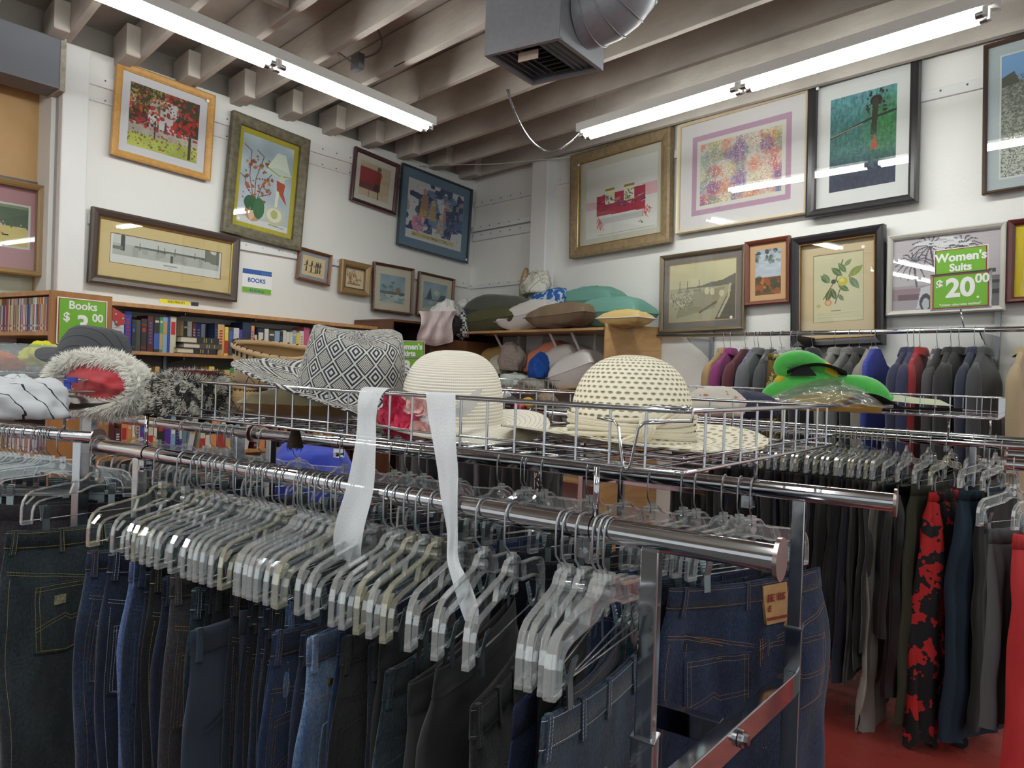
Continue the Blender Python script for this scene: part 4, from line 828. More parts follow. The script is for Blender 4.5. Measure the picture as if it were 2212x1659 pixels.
def rack(name, label, rails, posts, front_sleeve, caps, cross_z=.56, label2=None, bar=True):
    """rails: two Rail objects, posts: parameter values along both rails [(t_front, t_back), ...]"""
    o = (rails[0].a + rails[1].b) / 2; o.z = 0
    r = empty(name, o, label, 'clothes rack')
    for k, R in enumerate(rails):
        MB().tube([R.a, R.b], RR, 32, caps=False).build('rail', CHROME, r, world=True)
        for e, d in ((R.a, -R.d), (R.b, R.d)):
            m = MB(); m.cyl(e - d * .002, e + d * .003, .0255, 40); m.build('end_cap', CAPM, r, world=True)
    cr = flat(rails[1].a - rails[0].a); ax = (rails[0].d, cr, UP)
    for tf, tb in posts:
        for R, t, sl in ((rails[0], tf, front_sleeve), (rails[1], tb, front_sleeve)):
            q = R.p(t); top = q.z - RR * .8
            MB().box((q.x, q.y, (top + sl) / 2), (.025, .025, top - sl), ax, bev=.002).build('post', CHROME, r, world=True)
            m = MB(); m.box((q.x, q.y, sl / 2 + .04), (.032, .032, sl - .08), ax, bev=.002); m.build('sleeve', CHROME, r, world=True)
            MB().box((q.x, q.y, sl), (.035, .035, .004), ax, bev=.001).build('sleeve_rim', CHROME2, r, world=True)
            m = MB(); m.cyl((q.x, q.y, .02), (q.x, q.y, .08), .012, 12); m.cyl(Vector((q.x, q.y, .028)) - cr * .012, Vector((q.x, q.y, .028)) + cr * .012, .028, 20, mi=1); m.build('caster', [CHROME2, M('black_rubber', (30, 30, 32), .6)], r, world=True)
        pf = rails[0].p(tf); pb = rails[1].p(tb); z = H - cross_z; dd_ = flat(pb - pf); L = (Vector((pb.x, pb.y, 0)) - Vector((pf.x, pf.y, 0))).length
        c = Vector(((pf.x + pb.x) / 2, (pf.y + pb.y) / 2, z)); axx = (dd_, dd_.cross(UP), UP)
        MB().box(c, (L - .03, .026, .046), axx, bev=.002).build('cross_bar', CHROME, r, world=True)
        MB().box(Vector((c.x, c.y, .14)), (L - .03, .026, .04), axx, bev=.002).build('base_bar', CHROME, r, world=True)
        sd = 1 if tf > rails[0].L / 2 else -1
        m = MB(); m.cyl(c + rails[0].d * (sd * .013) , c + rails[0].d * (sd * .02), .014, 20); m.cyl(c + rails[0].d * (sd * .02), c + rails[0].d * (sd * .028), .009, 6, smooth=False); m.build('bolt', CHROME2, r, world=True)
    if bar:
        (f0, b0), (f1, b1) = posts[0], posts[-1]
        q0 = (rails[0].p(f0) + rails[1].p(b0)) / 2; q1 = (rails[0].p(f1) + rails[1].p(b1)) / 2
        for z in (H - cross_z, .14):
            a = Vector((q0.x, q0.y, z)); b = Vector((q1.x, q1.y, z)); d = flat(b - a)
            MB().box((a + b) / 2, ((b - a).length - .03, .022, .04), (d, d.cross(UP), UP), bev=.002).build('long_bar', CHROME, r, world=True)
    return r
CAPM = M('steel_cap', (176, 160, 158), .28, 1.0)
R1 = Rail(rail_pt(217, 962), rail_pt(1684, 1208)); R2 = Rail(rail_pt(556, 937), rail_pt(1934, 1086))
t1 = [R1.at_px(300, -.1), R1.at_px(1403, -.1)]; t2 = [R2.at_px(585, -.05), R2.at_px(1722, -.1)]
rack('jeans_rack', 'chrome double rail rack in front, its round end caps pointing right, loaded with jeans', [R1, R2], [(t1[0], t2[0]), (t1[1], t2[1])], H - .455, None)
# the rack that continues to the left
_b4 = rail_pt(212, 946); _d4 = flat(_b4 - rail_pt(-120, 922))
R4 = Rail(_b4 - _d4 * 1.3, _b4)
off4 = flat(Vector((-R4.d.y, R4.d.x, 0))); off4 = off4 if off4.y > 0 else -off4
R4b = Rail(rail_pt(152, 893), rail_pt(546, 936))
rack('jeans_rack', 'bright chrome rack behind the front rack, running off the left edge', [R4, R4b], [(.12, R4b.at_px(195, -.05)), (R4.at_px(174, -.1), R4b.L - .07)], H - .5, None, bar=False)
# the skirt rack in front of the coats, and one more further left
R3 = Rail(rail_pt(1180, 893), rail_pt(2330, 974)); off3 = flat(Vector((-R3.d.y, R3.d.x, 0))); off3 = off3 if off3.y > 0 else -off3
R3b = Rail(R3.a + off3 * .46, R3.b + off3 * .46)
tp = R3.at_px(2100, -.1)
rack('skirt_rack', 'chrome rack of dark skirts in front of the wall of coats', [R3, R3b], [(.25, .25), (tp, tp + .02)], H - .52, None)
R5 = Rail(R3.a - R3.d * 1.35 - off3 * .0, R3.a - R3.d * .1); R5b = Rail(R5.a + off3 * .46, R5.b + off3 * .46)
rack('skirt_rack', 'chrome rack of grey and black skirts, deeper than the other skirt rack', [R5, R5b], [(.2, .2), (R5.L - .2, R5.L - .2)], H - .5, None)

# ---------------------------------------------------------------- wire baskets on top
def basket(label, P, zb, zt, legs, nf, ns, rw=.0021, flare=.0, hooks=True):
    """P: four ground corners front-left, front-right, back-right, back-left"""
    P = [Vector((p.x, p.y, 0)) for p in P]; cen = sum(P, Vector()) / 4
    r = empty('wire_basket', (cen.x, cen.y, zb), label, 'basket')
    top = [p + (p - cen).normalized() * flare + UP * zt for p in P]; bot = [p + UP * zb for p in P]
    m = MB()
    def rnd_loop(Q, rr):
        out = []
        for i in range(4):
            p, a, b = Q[i], Q[i - 1], Q[(i + 1) % 4]; da = (a - p).normalized() * rr; db = (b - p).normalized() * rr
            out += [p + da, p + da * .3 + db * .3 - (da + db) * .0, p + db]
        return out
    rim = rnd_loop(top, .02); m.tube(rim, rw * 1.75, 8, closed=True); m.build('rim', CHROME, r, world=True)
    m = MB(); m.tube(rnd_loop([p + UP * .0 for p in bot], .012), rw * 1.3, 8, closed=True); m.build('floor_rim', CHROME, r, world=True)
    names = ('front_panel', 'end_panel', 'back_panel', 'end_panel')
    for s in range(4):
        n = nf if s % 2 == 0 else ns; m = MB(); a0, a1, b0, b1 = top[s], top[(s + 1) % 4], bot[s], bot[(s + 1) % 4]
        for i in range(1, n):
            t = i / n; m.tube([a0.lerp(a1, t) + UP * .002, a0.lerp(a1, t) - UP * .001, b0.lerp(b1, t), b0.lerp(b1, t) - UP * .003], rw, 6)
        q = .24; m.tube([b0.lerp(a0, q), b1.lerp(a1, q)], rw, 6); m.build(names[s], CHROME, r, world=True)
    m = MB(); nn = nf
    for i in range(1, nn * 1):
        t = i / nn; m.tube([bot[0].lerp(bot[1], t), bot[3].lerp(bot[2], t)], rw, 6)
    k = max(5, int((bot[3] - bot[0]).length / .075))
    for i in range(1, k): m.tube([bot[0].lerp(bot[3], i / k) - UP * .004, bot[1].lerp(bot[2], i / k) - UP * .004], rw * 1.15, 6)
    m.build('floor_grid', CHROME, r, world=True)
    for i, (pt, zr) in enumerate(legs):
        m = MB(); a = Vector((pt.x, pt.y, zr)); m.tube([a, Vector((pt.x, pt.y, zb - .002))], .0042, 10)
        m.build('support_rod', CHROME, r, world=True)
    return r, top, bot
def clamp(parent, R, t):
    q = R.p(t); cr = R.d.cross(UP); m = MB()
    arc_ = [q + (UP * math.cos(a) + cr * math.sin(a)) * (RR + .0016) for a in np.linspace(-2.4, 2.4, 22)]
    m.grid(lambda u, v: arc_[int(round(u * 21))] + R.d * ((v - .5) * .022), 22, 2)
    for s_ in (-1, 1): m.box(q + cr * (s_ * .0095) - UP * (RR + .012), (.022, .0016, .024), (R.d, cr, UP))
    m.build('clamp', CHROME, parent, world=True)
    m = MB(); c = q - UP * (RR + .016); m.cyl(c - cr * .016, c - cr * .010, .0062, 6, smooth=False); m.cyl(c + cr * .010, c + cr * .016, .0062, 6, smooth=False); m.cyl(c - cr * .011, c + cr * .011, .003, 8); m.build('clamp_bolt', CHROME2, parent, world=True)
ZB = H - .115; ZT = H - .036
b1 = [onz(217, 878, ZB), onz(1475, 1023, ZB), onz(1802, 960, ZB)]; b1.append(b1[0] + (b1[2] - b1[1]))
lt = [R1.at_px(315), R1.at_px(1285), R2.at_px(1631), R2.at_px(733)]
legs = [(R1.p(lt[0]), RH + RR), (R1.p(lt[1]), RH + RR), (R2.p(lt[2]), RH + RR), (R2.p(lt[3]), RH + RR)]
BK1, top1, bot1 = basket('long chrome wire basket on the front rack holding the straw hats', b1, ZB, ZT, legs, 30, 11)
for R, t in ((R1, lt[0] ), (R1, lt[1] - .012), (R2, lt[2] - .012), (R2, lt[3])): clamp(BK1, R, t)
# label holders: bent wire hooks on the basket's front
f0, f1 = bot1[0], bot1[1]; ft0, ft1 = top1[0], top1[1]; fd_ = flat(f1 - f0); fo = fd_.cross(UP); fo = fo if fo.y < 0 else -fo
def vhook(cpx, px, t0, sp):
    c = ft0.lerp(ft1, t0); m = MB(); z = c.z
    pts = [c - fd_ * sp - UP * .016, c - fd_ * (sp * .45) - UP * .018 + fo * .004, c - fd_ * (sp * .28) - UP * .026 + fo * .006, c - fd_ * .006 - UP * .074 + fo * .006, c + fo * .006 - UP * .082, c + fd_ * .006 - UP * .074 + fo * .006, c + fd_ * (sp * .3) - UP * .026 + fo * .006, c + fd_ * (sp * .45) - UP * .018 + fo * .004, c + fd_ * sp - UP * .016]
    m.tube(pts, .0021, 8); m.build('ticket_hook', CHROME, BK1, world=True)
vhook(0, 0, .952, .05); vhook(0, 0, .045, .05)
m = MB(); m.tube([top1[1] + UP * .004 - fd_ * .05, top1[1] + UP * .004 + fd_ * .004 + fo * .004, top1[1] + UP * .004 + fd_ * .01, top1[1] - UP * .012 + fd_ * .01 , top1[1] - UP * .016 - fd_ * .05], .0024, 8); m.build('corner_loop', CHROME, BK1, world=True)
# left basket
ZB4 = H - .112; ZT4 = H - .044
q = onz(160, 884, ZB4); b4 = [q - R4.d * 1.15, q, q + off4 * .52, q - R4.d * 1.15 + off4 * .52]
legs = [(R4.p(R4.at_px(138)), RH + RR), (R4b.p(.12), RH + RR), (R4.p(.2), RH + RR)]
BK4, top4, bot4 = basket('chrome wire basket at the left edge holding the pinstripe cap and Santa hat', b4, ZB4, ZT4, legs, 24, 10)
# right basket over the skirts
ZB3 = H - .094; ZT3 = H - .014
q = onz(2155, 906, ZB3); b3 = [q - R3.d * 1.75, q, q + off3 * .5, q - R3.d * 1.75 + off3 * .5]
legs = [(R3.p(R3.at_px(2048)), RH + RR), (R3b.p(R3b.at_px(2138)), RH + RR), (R3.p(R3.at_px(1400)), RH + RR), (R3b.p(R3b.at_px(1500)), RH + RR)]
BK3, top3, bot3 = basket('chrome wire basket over the skirt rack holding the green plush toy', b3, ZB3, ZT3, legs, 34, 20, rw=.0018)
clamp(BK3, R3, R3.at_px(2046))
q = R5.p(.0); b5 = [Vector((R5.p(.1) + off3 * .0)), R5.p(R5.L - .1), R5b.p(R5.L - .1), R5b.p(.1)]
BK5, top5, bot5 = basket('chrome wire basket of bagged odds and ends behind the white sun hat', b5, ZB3, ZT3, [(R5.p(.3), RH + RR), (R5.p(R5.L - .3), RH + RR)], 22, 9, rw=.0018)
# ---------------------------------------------------------------- clip hanger (local frame: x across the rail, z up, origin on the rail's axis)
def hook_pts(s=1):
    p = [(0, 0, -.078), (0, 0, -.064), (-.003 * s, 0, -.058), (-.019 * s, 0, -.042), (-.0205 * s, 0, -.03), (-.0205 * s, 0, 0)]
    for k in range(1, 9): a = math.pi - k * math.pi / 8 * 1.05; p.append((.0195 * math.cos(a) * s, 0, .0195 * math.sin(a)))
    return p
HB = -.064
outer = [(0, 0), (.020, .0), (.027, -.005), (.034, -.013), (.044, -.0165), (.122, -.026), (.144, -.030), (.157, -.038), (.164, -.050), (.167, -.066), (.1675, -.098)]
inner = [(0, -.030), (.022, -.033), (.042, -.042), (.116, -.051), (.132, -.055), (.141, -.063), (.1448, -.075), (.1455, -.086), (.146, -.098)]
def strip_path(mb, pts, wid, th, z0=HB, n=26):
    P = [Vector((x, 0, z + z0)) for x, z in pts]; P = [Vector((-p.x, 0, p.z)) for p in P[::-1][:-1]] + P
    mb.tube(P, 0, sq=(wid, th)) if False else None
    rings = []
    for i, p in enumerate(P):
        t = (P[min(i + 1, len(P) - 1)] - P[max(i - 1, 0)]).normalized(); nrm = Vector((-t.z, 0, t.x)); y = Vector((0, 1, 0))
        rings += [p + y * (wid / 2) + nrm * (th / 2), p - y * (wid / 2) + nrm * (th / 2), p - y * (wid / 2) - nrm * (th / 2), p + y * (wid / 2) - nrm * (th / 2)]
    N = len(P); mb.add(rings, [(i * 4 + q, i * 4 + (q + 1) % 4, (i + 1) * 4 + (q + 1) % 4, (i + 1) * 4 + q) for i in range(N - 1) for q in range(4)] + [(0, 1, 2, 3), (4 * N - 1, 4 * N - 2, 4 * N - 3, 4 * N - 4)])
def make_hanger():
    r = empty('clip_hanger', (0, 0, 0), 'x', 'hanger')
    MB().tube(hook_pts(), .0016, 8).build('hook', ZINC, r)
    m = MB(); strip_path(m, outer, .0085, .0026); strip_path(m, inner, .0085, .0024)
    for s in (-1, 1):
        m.box((s * .1565, 0, HB - .099), (.023, .011, .009), bev=.0015); m.box((s * .062, 0, HB - .032), (.0022, .0075, .026), (Vector((.94, 0, .34 * s)), Vector((0, 1, 0)), Vector((-.34 * s, 0, .94))))
        m.box((s * .150, 0, HB - .050), (.0022, .0075, .024), (Vector((.7, 0, .7 * s)), Vector((0, 1, 0)), Vector((-.7 * s, 0, .7))))
    m.cyl((0, -.006, HB - .018), (0, .006, HB - .018), .0085, 12); m.box((0, 0, HB + .001), (.014, .011, .014))
    rim = m.build('plastic_rim', ACR_R, r)
    m = MB()
    for s in (-1, 1):
        O = [(s * x, 0, z + HB) for x, z in outer]; I = [(s * x, 0, z + HB) for x, z in inner]
        k = len(O)
        J = []
        for i in range(k):
            t = i / (k - 1) * (len(I) - 1); j = min(int(t), len(I) - 2); J.append(Vector(I[j]).lerp(Vector(I[j + 1]), t - j))
        m.add(O + J, [(i, i + 1, k + i + 1, k + i) for i in range(k - 1)])
    m.build('plastic_web', ACR, r, fix=False)
    MB().tube([(-.15, 0, HB - .096), (.15, 0, HB - .096)], .0014, 6).build('clip_bar', ZINC, r)
    for s in (-1, 1):
        m = MB(); x = s * .118
        for q in (-1, 1):
            m.prism([(x - .008, q * .0105, HB - .066), (x + .008, q * .0105, HB - .066), (x + .008, q * .004, HB - .096), (x + .008, q * .0055, HB - .128), (x - .008, q * .0055, HB - .128), (x - .008, q * .004, HB - .096)][:2] + [(x + .008, q * .004, HB - .096), (x - .008, q * .004, HB - .096)], (0, 1, 0), .0012)
            m.add([(x - .008, q * .004, HB - .096), (x + .008, q * .004, HB - .096), (x + .008, q * .006, HB - .128), (x - .008, q * .006, HB - .128)], [(0, 1, 2, 3)])
            for k in range(4): m.box((x, q * (.0098 - k * .0016), HB - .070 - k * .0052), (.012, .0016, .0016))
        m.cyl((x - .009, 0, HB - .096), (x + .009, 0, HB - .096), .0042, 8); m.build('clip', CLIPM, r)
    return r
CLIPM = M('blued_steel_clip', (150, 162, 166), .35, .9)
HG = make_hanger(); HG_first = True
# short hooks only, for hangers that stand almost hidden behind others
def hanger_at(mtx, label, group=None, old=False):
    global HG_first
    r = HG if HG_first else copy_tree(HG, mtx)
    if HG_first: r.matrix_world = mtx; HG_first = False
    r['label'] = label
    if group: r['group'] = group
    if old:
        for c in r.children:
            if c.name.startswith('plastic_rim'):
                if c.data.users > 1: c.data = YM if YM else c.data
    return r
_ym = [c for c in HG.children if c.name.startswith('plastic_rim')][0].data.copy(); _ym.materials[0] = ACR_Y; YM = _ym
# ================================================================ garments on clip hangers
rg = random.Random(23)
GT = HB - .112                                                # height of a clipped waistband's top edge under the rail
E_ = .55
class Shape:
    def __init__(s, W, T, hip=1.12, leg=1.05, length=1.0, seed=0, wav=.010, flare=0., pleat=0, x0=0., top=GT, sag=.006, bulge=1.0, wob=1.0):
        s.wob = wob; s.tl = 0
        s.W, s.T, s.hip, s.leg, s.len, s.sd, s.wav, s.flare, s.pl, s.x0, s.top, s.sag, s.bu = W, T, hip, leg, length, seed, wav, flare, pleat, x0, top, sag, bulge
    def pt(s, th, d, off=0.):
        """th angle round the garment (3pi/2 is the middle of the face turned to the rail's right end), d metres below the top"""
        c, sn = math.cos(th), math.sin(th)
        w = s.W * (1 + (s.hip - 1) * smooth(0, .17, d) + (s.leg - s.hip) * smooth(.2, .6, d) + s.flare * max(0, d - .03))
        t = s.T * (.30 + .70 * smooth(.0, .14, d) * s.bu) if s.bu else s.T
        x = w * math.copysign(abs(c) ** E_, c); y = t * math.copysign(abs(sn) ** .8, sn)
        f = nz(x * 9 + s.sd * 7.1, d * 5, s.sd) ; f2 = nz(x * 26 + s.sd, d * 9 - x * 10, s.sd + 9.)
        k = smooth(0, .12, d)
        y += s.wav * k * f * 1.6 + s.wav * .35 * k * f2 * (1 if sn < 0 else -1)
        if s.pl: y += s.pl * smooth(.02, .3, d) * math.sin(x / s.W * 9 + s.sd * 2 + d * 1.3) + s.pl * .4 * math.sin(x / s.W * 21 + s.sd)
        y += .012 * math.sin(x * 11 + s.sd) * (.3 + k) * s.wob
        z = s.top - d + s.tl * x * (1 - smooth(0, .4, d)) - s.sag * (1 - (x / max(w, 1e-4)) ** 2) * (1 - smooth(.0, .3, d))
        return Vector((s.x0 + x + off * c, y + off * (sn if abs(sn) > .15 else sn), z))
    def face(s, xf, d, off=.0):                               # point on the visible face, xf in -1..1 across the width
        c = math.copysign(min(1, abs(xf)) ** (1 / E_), xf); th = -math.acos(max(-1, min(1, c))); p = s.pt(th, d)
        q1 = s.pt(th + .02, d); q2 = s.pt(th, d + .004); n = (q1 - p).cross(q2 - p)
        n = n.normalized() if n.length > 1e-12 else Vector((0, -1, 0))
        if n.dot(Vector((math.cos(th) * .3, math.sin(th), 0))) < 0: n = -n
        return p + n * off
def stitch_line(mb, S, pts, off=.0022, w=.0009, dash=True):
    """pts in (xf, d) over the visible face"""
    P = []
    for (a, b), (c, d) in zip(pts, pts[1:]):
        L = math.hypot((c - a) * S.W, d - b); n = max(2, max(1, int(L / (.0012 if dash else .012))))
        P += [(a + (c - a) * i / n, b + (d - b) * i / n) for i in range(n)]
    P.append(pts[-1]); Q = [S.face(x, d, off) for x, d in P]
    for i in range(len(Q) - 1):
        if dash and i % 4 == 3: continue
        a, b = Q[i], Q[i + 1]; t = (b - a)
        if t.length < 1e-5: continue
        n = Vector((0, -1, 0)); sd = t.cross(n)
        if sd.length < 1e-6: sd = Vector((1, 0, 0))
        sd = sd.normalized() * (w / 2); mb.add([a - sd, a + sd, b + sd, b - sd], [(0, 1, 2, 3)])
def patch(S, x0, x1, d0, d1, off, nx=6, nd=8, th=.002, pointed=0.):
    m = MB(); 
    def fn(u, v): x = x0 + (x1 - x0) * u; return S.face(x, d0 + (d1 - d0 + pointed * (1 - abs(2 * u - 1))) * v, off)
    m.grid(fn, nx, nd)
    b = [fn(0, j / 8) for j in range(9)] + [fn(i / 6, 1) for i in range(1, 7)] + [fn(1, 1 - j / 8) for j in range(1, 9)] + [fn(1 - i / 6, 0) for i in range(1, 6)]
    k = len(b); c = [p + Vector((0, th + off, 0)) for p in b]; m.add(b + c, [(i, (i + 1) % k, k + (i + 1) % k, k + i) for i in range(k)], smooth=True)
    return m
def garment(mtx, kind, fab, S, label, cat, group, stitch=None, loops=(), pockets=(), fine=True, name=None, band=True, hem=None, patchlabel=False, lines=()):
    """kind: jeans, trousers, skirt"""
    r = empty(name or kind, (0, 0, 0), label, cat, group, mat=mtx)
    nu = 44 if fine else 24; bw = .04
    nv = int(S.len / (.028 if fine else .055)) + 4
    d0 = bw - .004 if band else .0
    def body(u, v):
        d = d0 + (S.len - d0) * v; th = u * 2 * math.pi; p = S.pt(th, d)
        if kind != 'skirt' and d > .30 and abs(math.cos(th)) ** E_ < .18:        # inseam groove between the two legs
            p.y *= 1 - .8 * smooth(.30, .38, d) * (1 - abs(math.cos(th)) ** E_ / .18)
        if hem and v > .93: p.z += hem * math.sin(th * 3 + S.sd) * (v - .93) / .07
        return p
    m = MB(); m.grid(body, nu, nv, cu=True); m.build('legs' if kind != 'skirt' else 'skirt_body', fab, r)
    if band:
        m = MB(); prof = [(d0 + .004, .0), (bw, .002), (.003, .0022), (0, .0008), (.003, -.0012), (bw * .8, -.0018)]
        m.grid(lambda u, v: S.pt(u * 2 * math.pi, prof[int(round(v * 5))][0], prof[int(round(v * 5))][1]), nu, 6, cu=True); m.build('waistband', fab, r)
    for xf, lean in loops:
        w = .011 / S.W / 2
        patch(S, xf - w, xf + w, -.002, .052, .0045, 3, 8).build('belt_loop', fab, r)
        if stitch and fine:
            m = MB(); 
            for q in (-.6, .6): stitch_line(m, S, [(xf + q * w, .0), (xf + q * w, .05)], .0055, .0008)
            m.build('stitching', stitch, r)
    if stitch:
        m = MB(); D = fine
        stitch_line(m, S, [(-1, .004), (.9, .004)], .0032, .0008, D); stitch_line(m, S, [(-1, .036), (.9, .036)], .0032, .0008, D)
        if kind == 'jeans':
            stitch_line(m, S, [(-.96, .085), (-.5, .098), (0, .12)], .0015, .0008, D); stitch_line(m, S, [(-.96, .091), (-.5, .104), (0, .126)], .0015, .0008, D)
            stitch_line(m, S, [(-.93, .1), (-.93, min(S.len, .9))], .0015, .0008, D)
        for ln in lines: stitch_line(m, S, ln, .0015, .0012, D)
        m.build('stitching', stitch, r)
    for (a, b, d, e) in pockets:
        pk = patch(S, a, b, d, e, .0022, 8, 10, pointed=.02).build('pocket', fab, r)
        if stitch:
            m = MB(); q = .02 * (b - a) / .5; 
            for o in (q, q * 2.4):
                stitch_line(m, S, [(a + o, d + .004), (a + o, e - .004), ((a + b) / 2, e + .014), (b - o, e - .004), (b - o, d + .004)], .0036, .0008)
            for o in (.004, .013): stitch_line(m, S, [(a + q, d + o), (b - q, d + o)], .0036, .0008)
            if patchlabel is not None:
                mid = (a + b) / 2; dm = d + (e - d) * .55
                for o in (0, .008): stitch_line(m, S, [(a + q, dm + .012 + o), (mid - .03, dm - .006 + o), (mid + .03, dm + .004 + o), (b - q, dm + .0 + o)], .0036, .0008)
            s_ = m.build('stitching', stitch, pk)
    return r
def at_rail(R, t, a, swing=0.0):
    """matrix of a hanger at t metres along the rail, its body turned a degrees from straight ahead"""
    q = R.p(t); a = math.radians(a); x = Vector((math.sin(a), math.cos(a), 0)); return frame_mat(q, x, UP), a
def aim_hook(r, a, R):
    ah = math.atan2(flat(R.d.cross(UP)).x, flat(R.d.cross(UP)).y)
    while ah > math.pi / 2: ah -= math.pi
    while ah < -math.pi / 2: ah += math.pi
    for c in r.children:
        if c.name.startswith('hook'): c.rotation_euler = (0, 0, a - ah)
def colname(c): return c
DN = {}
def dn(nm, col, fade=None, worn=.35):
    return denim('denim_' + nm, col, fade, worn)
TAN_S = M('tan_thread', (178, 130, 74), .7); WHT_S = M('white_thread', (196, 204, 214), .7); YEL_S = M('yellow_thread', (190, 170, 90), .7); BLU_S = M('blue_thread', (70, 84, 120), .7); BLK_S = M('black_thread', (20, 20, 24), .7); GRY_S = M('grey_thread', (140, 140, 136), .7)
greeng = dn('grey_green', (34, 42, 48), (66, 78, 84), .5); dkblue = dn('dark_blue', (30, 40, 62), (62, 78, 106)); navyd = dn('navy', (26, 33, 52), (46, 57, 84)); lightb = dn('light_blue', (84, 108, 164), (140, 158, 200), .5); inkb = dn('ink', (24, 28, 40), (46, 54, 74)); charb = dn('charcoal', (50, 48, 54), (84, 82, 88)); brightn = dn('bright_navy', (28, 46, 82), (54, 76, 116)); worn_ = dn('worn_blue', (76, 104, 146), (150, 172, 200), .6); blkd = dn('black', (22, 22, 26), (48, 48, 54)); teal_ = dn('teal_dark', (24, 38, 50), (60, 90, 104)); midb = dn('mid_blue', (40, 58, 96), (84, 106, 150))
navyw = M('navy_wool', (32, 44, 64), .8, sheen=.2, bump=(500, .2, .001)); blkw = M('black_twill', (20, 20, 23), .8, sheen=.1, bump=(400, .25, .001)); knit = M('navy_waffle_knit', (30, 38, 74), .9, bump=(260, .9, .004)); pln = M('plain_navy', (28, 36, 72), .85, bump=(200, .2, .001)); herr = M('grey_herringbone', (58, 62, 72), .9, vary=(700, .35), bump=(500, .3, .001))
L5 = ((-.93, 0), (-.45, 0), (.0, 0), (.5, 0))
PK = ((-.78, -.2, .135, .27),)
# (hook column, kind, fabric, thread, half width, extra drop, thickness, body angle, short description)
rows1 = [
 (201, 'jeans', greeng, YEL_S, .195, .0, .03, 33, 'dark grey green jeans with a frayed back pocket'),
 (344, 'jeans', dkblue, TAN_S, .165, .0, .02, 25, 'dark blue jeans with a double stitched belt loop'),
 (393, 'jeans', navyd, WHT_S, .17, .0, .014, 25, 'navy jeans with bold white stitching'),
 (422, 'jeans', lightb, TAN_S, .16, .005, .014, 24, 'light blue faded jeans'),
 (436, 'jeans', dkblue, BLU_S, .16, .0, .012, 24, 'deep blue jeans with tone on tone seams'),
 (455, 'jeans', inkb, GRY_S, .155, .01, .012, 24, 'blue black jeans with grey seams'),
 (468, 'jeans', blkd, YEL_S, .16, .0, .012, 23, 'black jeans with yellow pocket stitching'),
 (485, 'jeans', navyd, BLU_S, .15, .008, .014, 23, 'plain navy jeans with blue seams'),
 (513, 'jeans', charb, TAN_S, .165, .0, .014, 23, 'charcoal jeans with a coarse diagonal weave'),
 (540, 'jeans', blkd, GRY_S, .14, .0, .010, 23, 'black jeans with fine grey seams'),
 (551, 'jeans', teal_, WHT_S, .16, .02, .010, 22, 'teal black jeans with pale edge stitching'),
 (564, 'jeans', inkb, BLU_S, .14, .0, .010, 23, 'ink coloured jeans half hidden'),
 (575, 'jeans', blkd, BLK_S, .14, .0, .010, 22, 'black jeans with no visible seams'),
 (596, 'trousers', navyw, None, .205, .045, .02, 24, 'navy wool dress trousers with a welt pocket'),
 (611, 'jeans', inkb, TAN_S, .14, .0, .010, 22, 'ink coloured jeans with tan seams'),
 (642, 'trousers', herr, None, .155, .02, .010, 22, 'grey herringbone trousers'),
 (650, 'jeans', navyd, TAN_S, .14, .0, .008, 21, 'navy jeans with tan seams'),
 (659, 'jeans', blkd, YEL_S, .14, .0, .008, 21, 'black jeans with gold seams'),
 (674, 'jeans', dkblue, WHT_S, .14, .0, .010, 22, 'dark blue jeans with white seams'),
 (686, 'jeans', inkb, WHT_S, .14, .0, .010, 21, 'ink coloured jeans with white seams'),
 (705, 'jeans', navyd, YEL_S, .14, .0, .012, 22, 'navy jeans with gold seams'),
 (721, 'jeans', worn_, WHT_S, .135, .0, .008, 21, 'worn pale blue jeans tucked behind'),
 (731, 'jeans', brightn, TAN_S, .17, .03, .014, 22, 'bright navy jeans with tan double seams'),
 (760, 'jeans', navyd, GRY_S, .15, .02, .012, 20, 'navy jeans with grey seams'),
 (790, 'jeans', worn_, TAN_S, .165, .01, .016, 20, 'pale blue crosshatch worn jeans with a brass rivet'),
 (832, 'jeans', brightn, BLU_S, .14, .0, .010, 20, 'bright navy jeans with blue seams'),
 (848, 'jeans', blkd, BLK_S, .16, .01, .014, 19, 'faded black jeans with raised seams'),
 (875, 'jeans', inkb, BLK_S, .13, .02, .012, 19, 'ink coloured jeans with black seams'),
 (900, 'trousers', blkw, None, .13, .0, .012, 19, 'black twill trousers behind'),
 (927, 'jeans', teal_, BLK_S, .155, .035, .018, 19, 'black blue jeans with a wide belt loop'),
 (975, 'trousers', blkw, None, .16, .03, .02, 19, 'smooth black dress trousers'),
 (1027, 'trousers', blkw, None, .15, .0, .02, 19, 'black stretch trousers with a side seam'),
 (1088, 'jeans', blkd, GRY_S, .15, .035, .02, 19, 'black jeans with double white topstitching'),
 (1167, 'trousers', knit, None, .175, .005, .012, 20, 'navy waffle knit trousers'),
 (1180, 'trousers', blkw, None, .12, .0, .008, 20, 'black leggings'),
 (1207, 'trousers', pln, None, .155, .03, .012, 20, 'plain navy stretch trousers'),
 (1225, 'jeans', navyd, TAN_S, .12, .0, .008, 24, 'navy jeans with short tan seams'),
 (1237, 'jeans', inkb, WHT_S, .12, .02, .008, 27, 'ink coloured jeans with chalky seams'),
 (1248, 'jeans', dn('front_blue', (30, 42, 60), (62, 82, 104), .5), WHT_S, .175, .008, .02, 31, 'dark blue jeans with chalky topstitching')]
def near_gap(L, i): return min([abs(L[i] - L[j]) for j in (i - 1, i + 1) if 0 <= j < len(L)])
ts1 = [R1.at_px(q[0], RR) + (.018 if q[0] < 1150 else .040 if q[0] < 1220 else .052) for q in rows1]
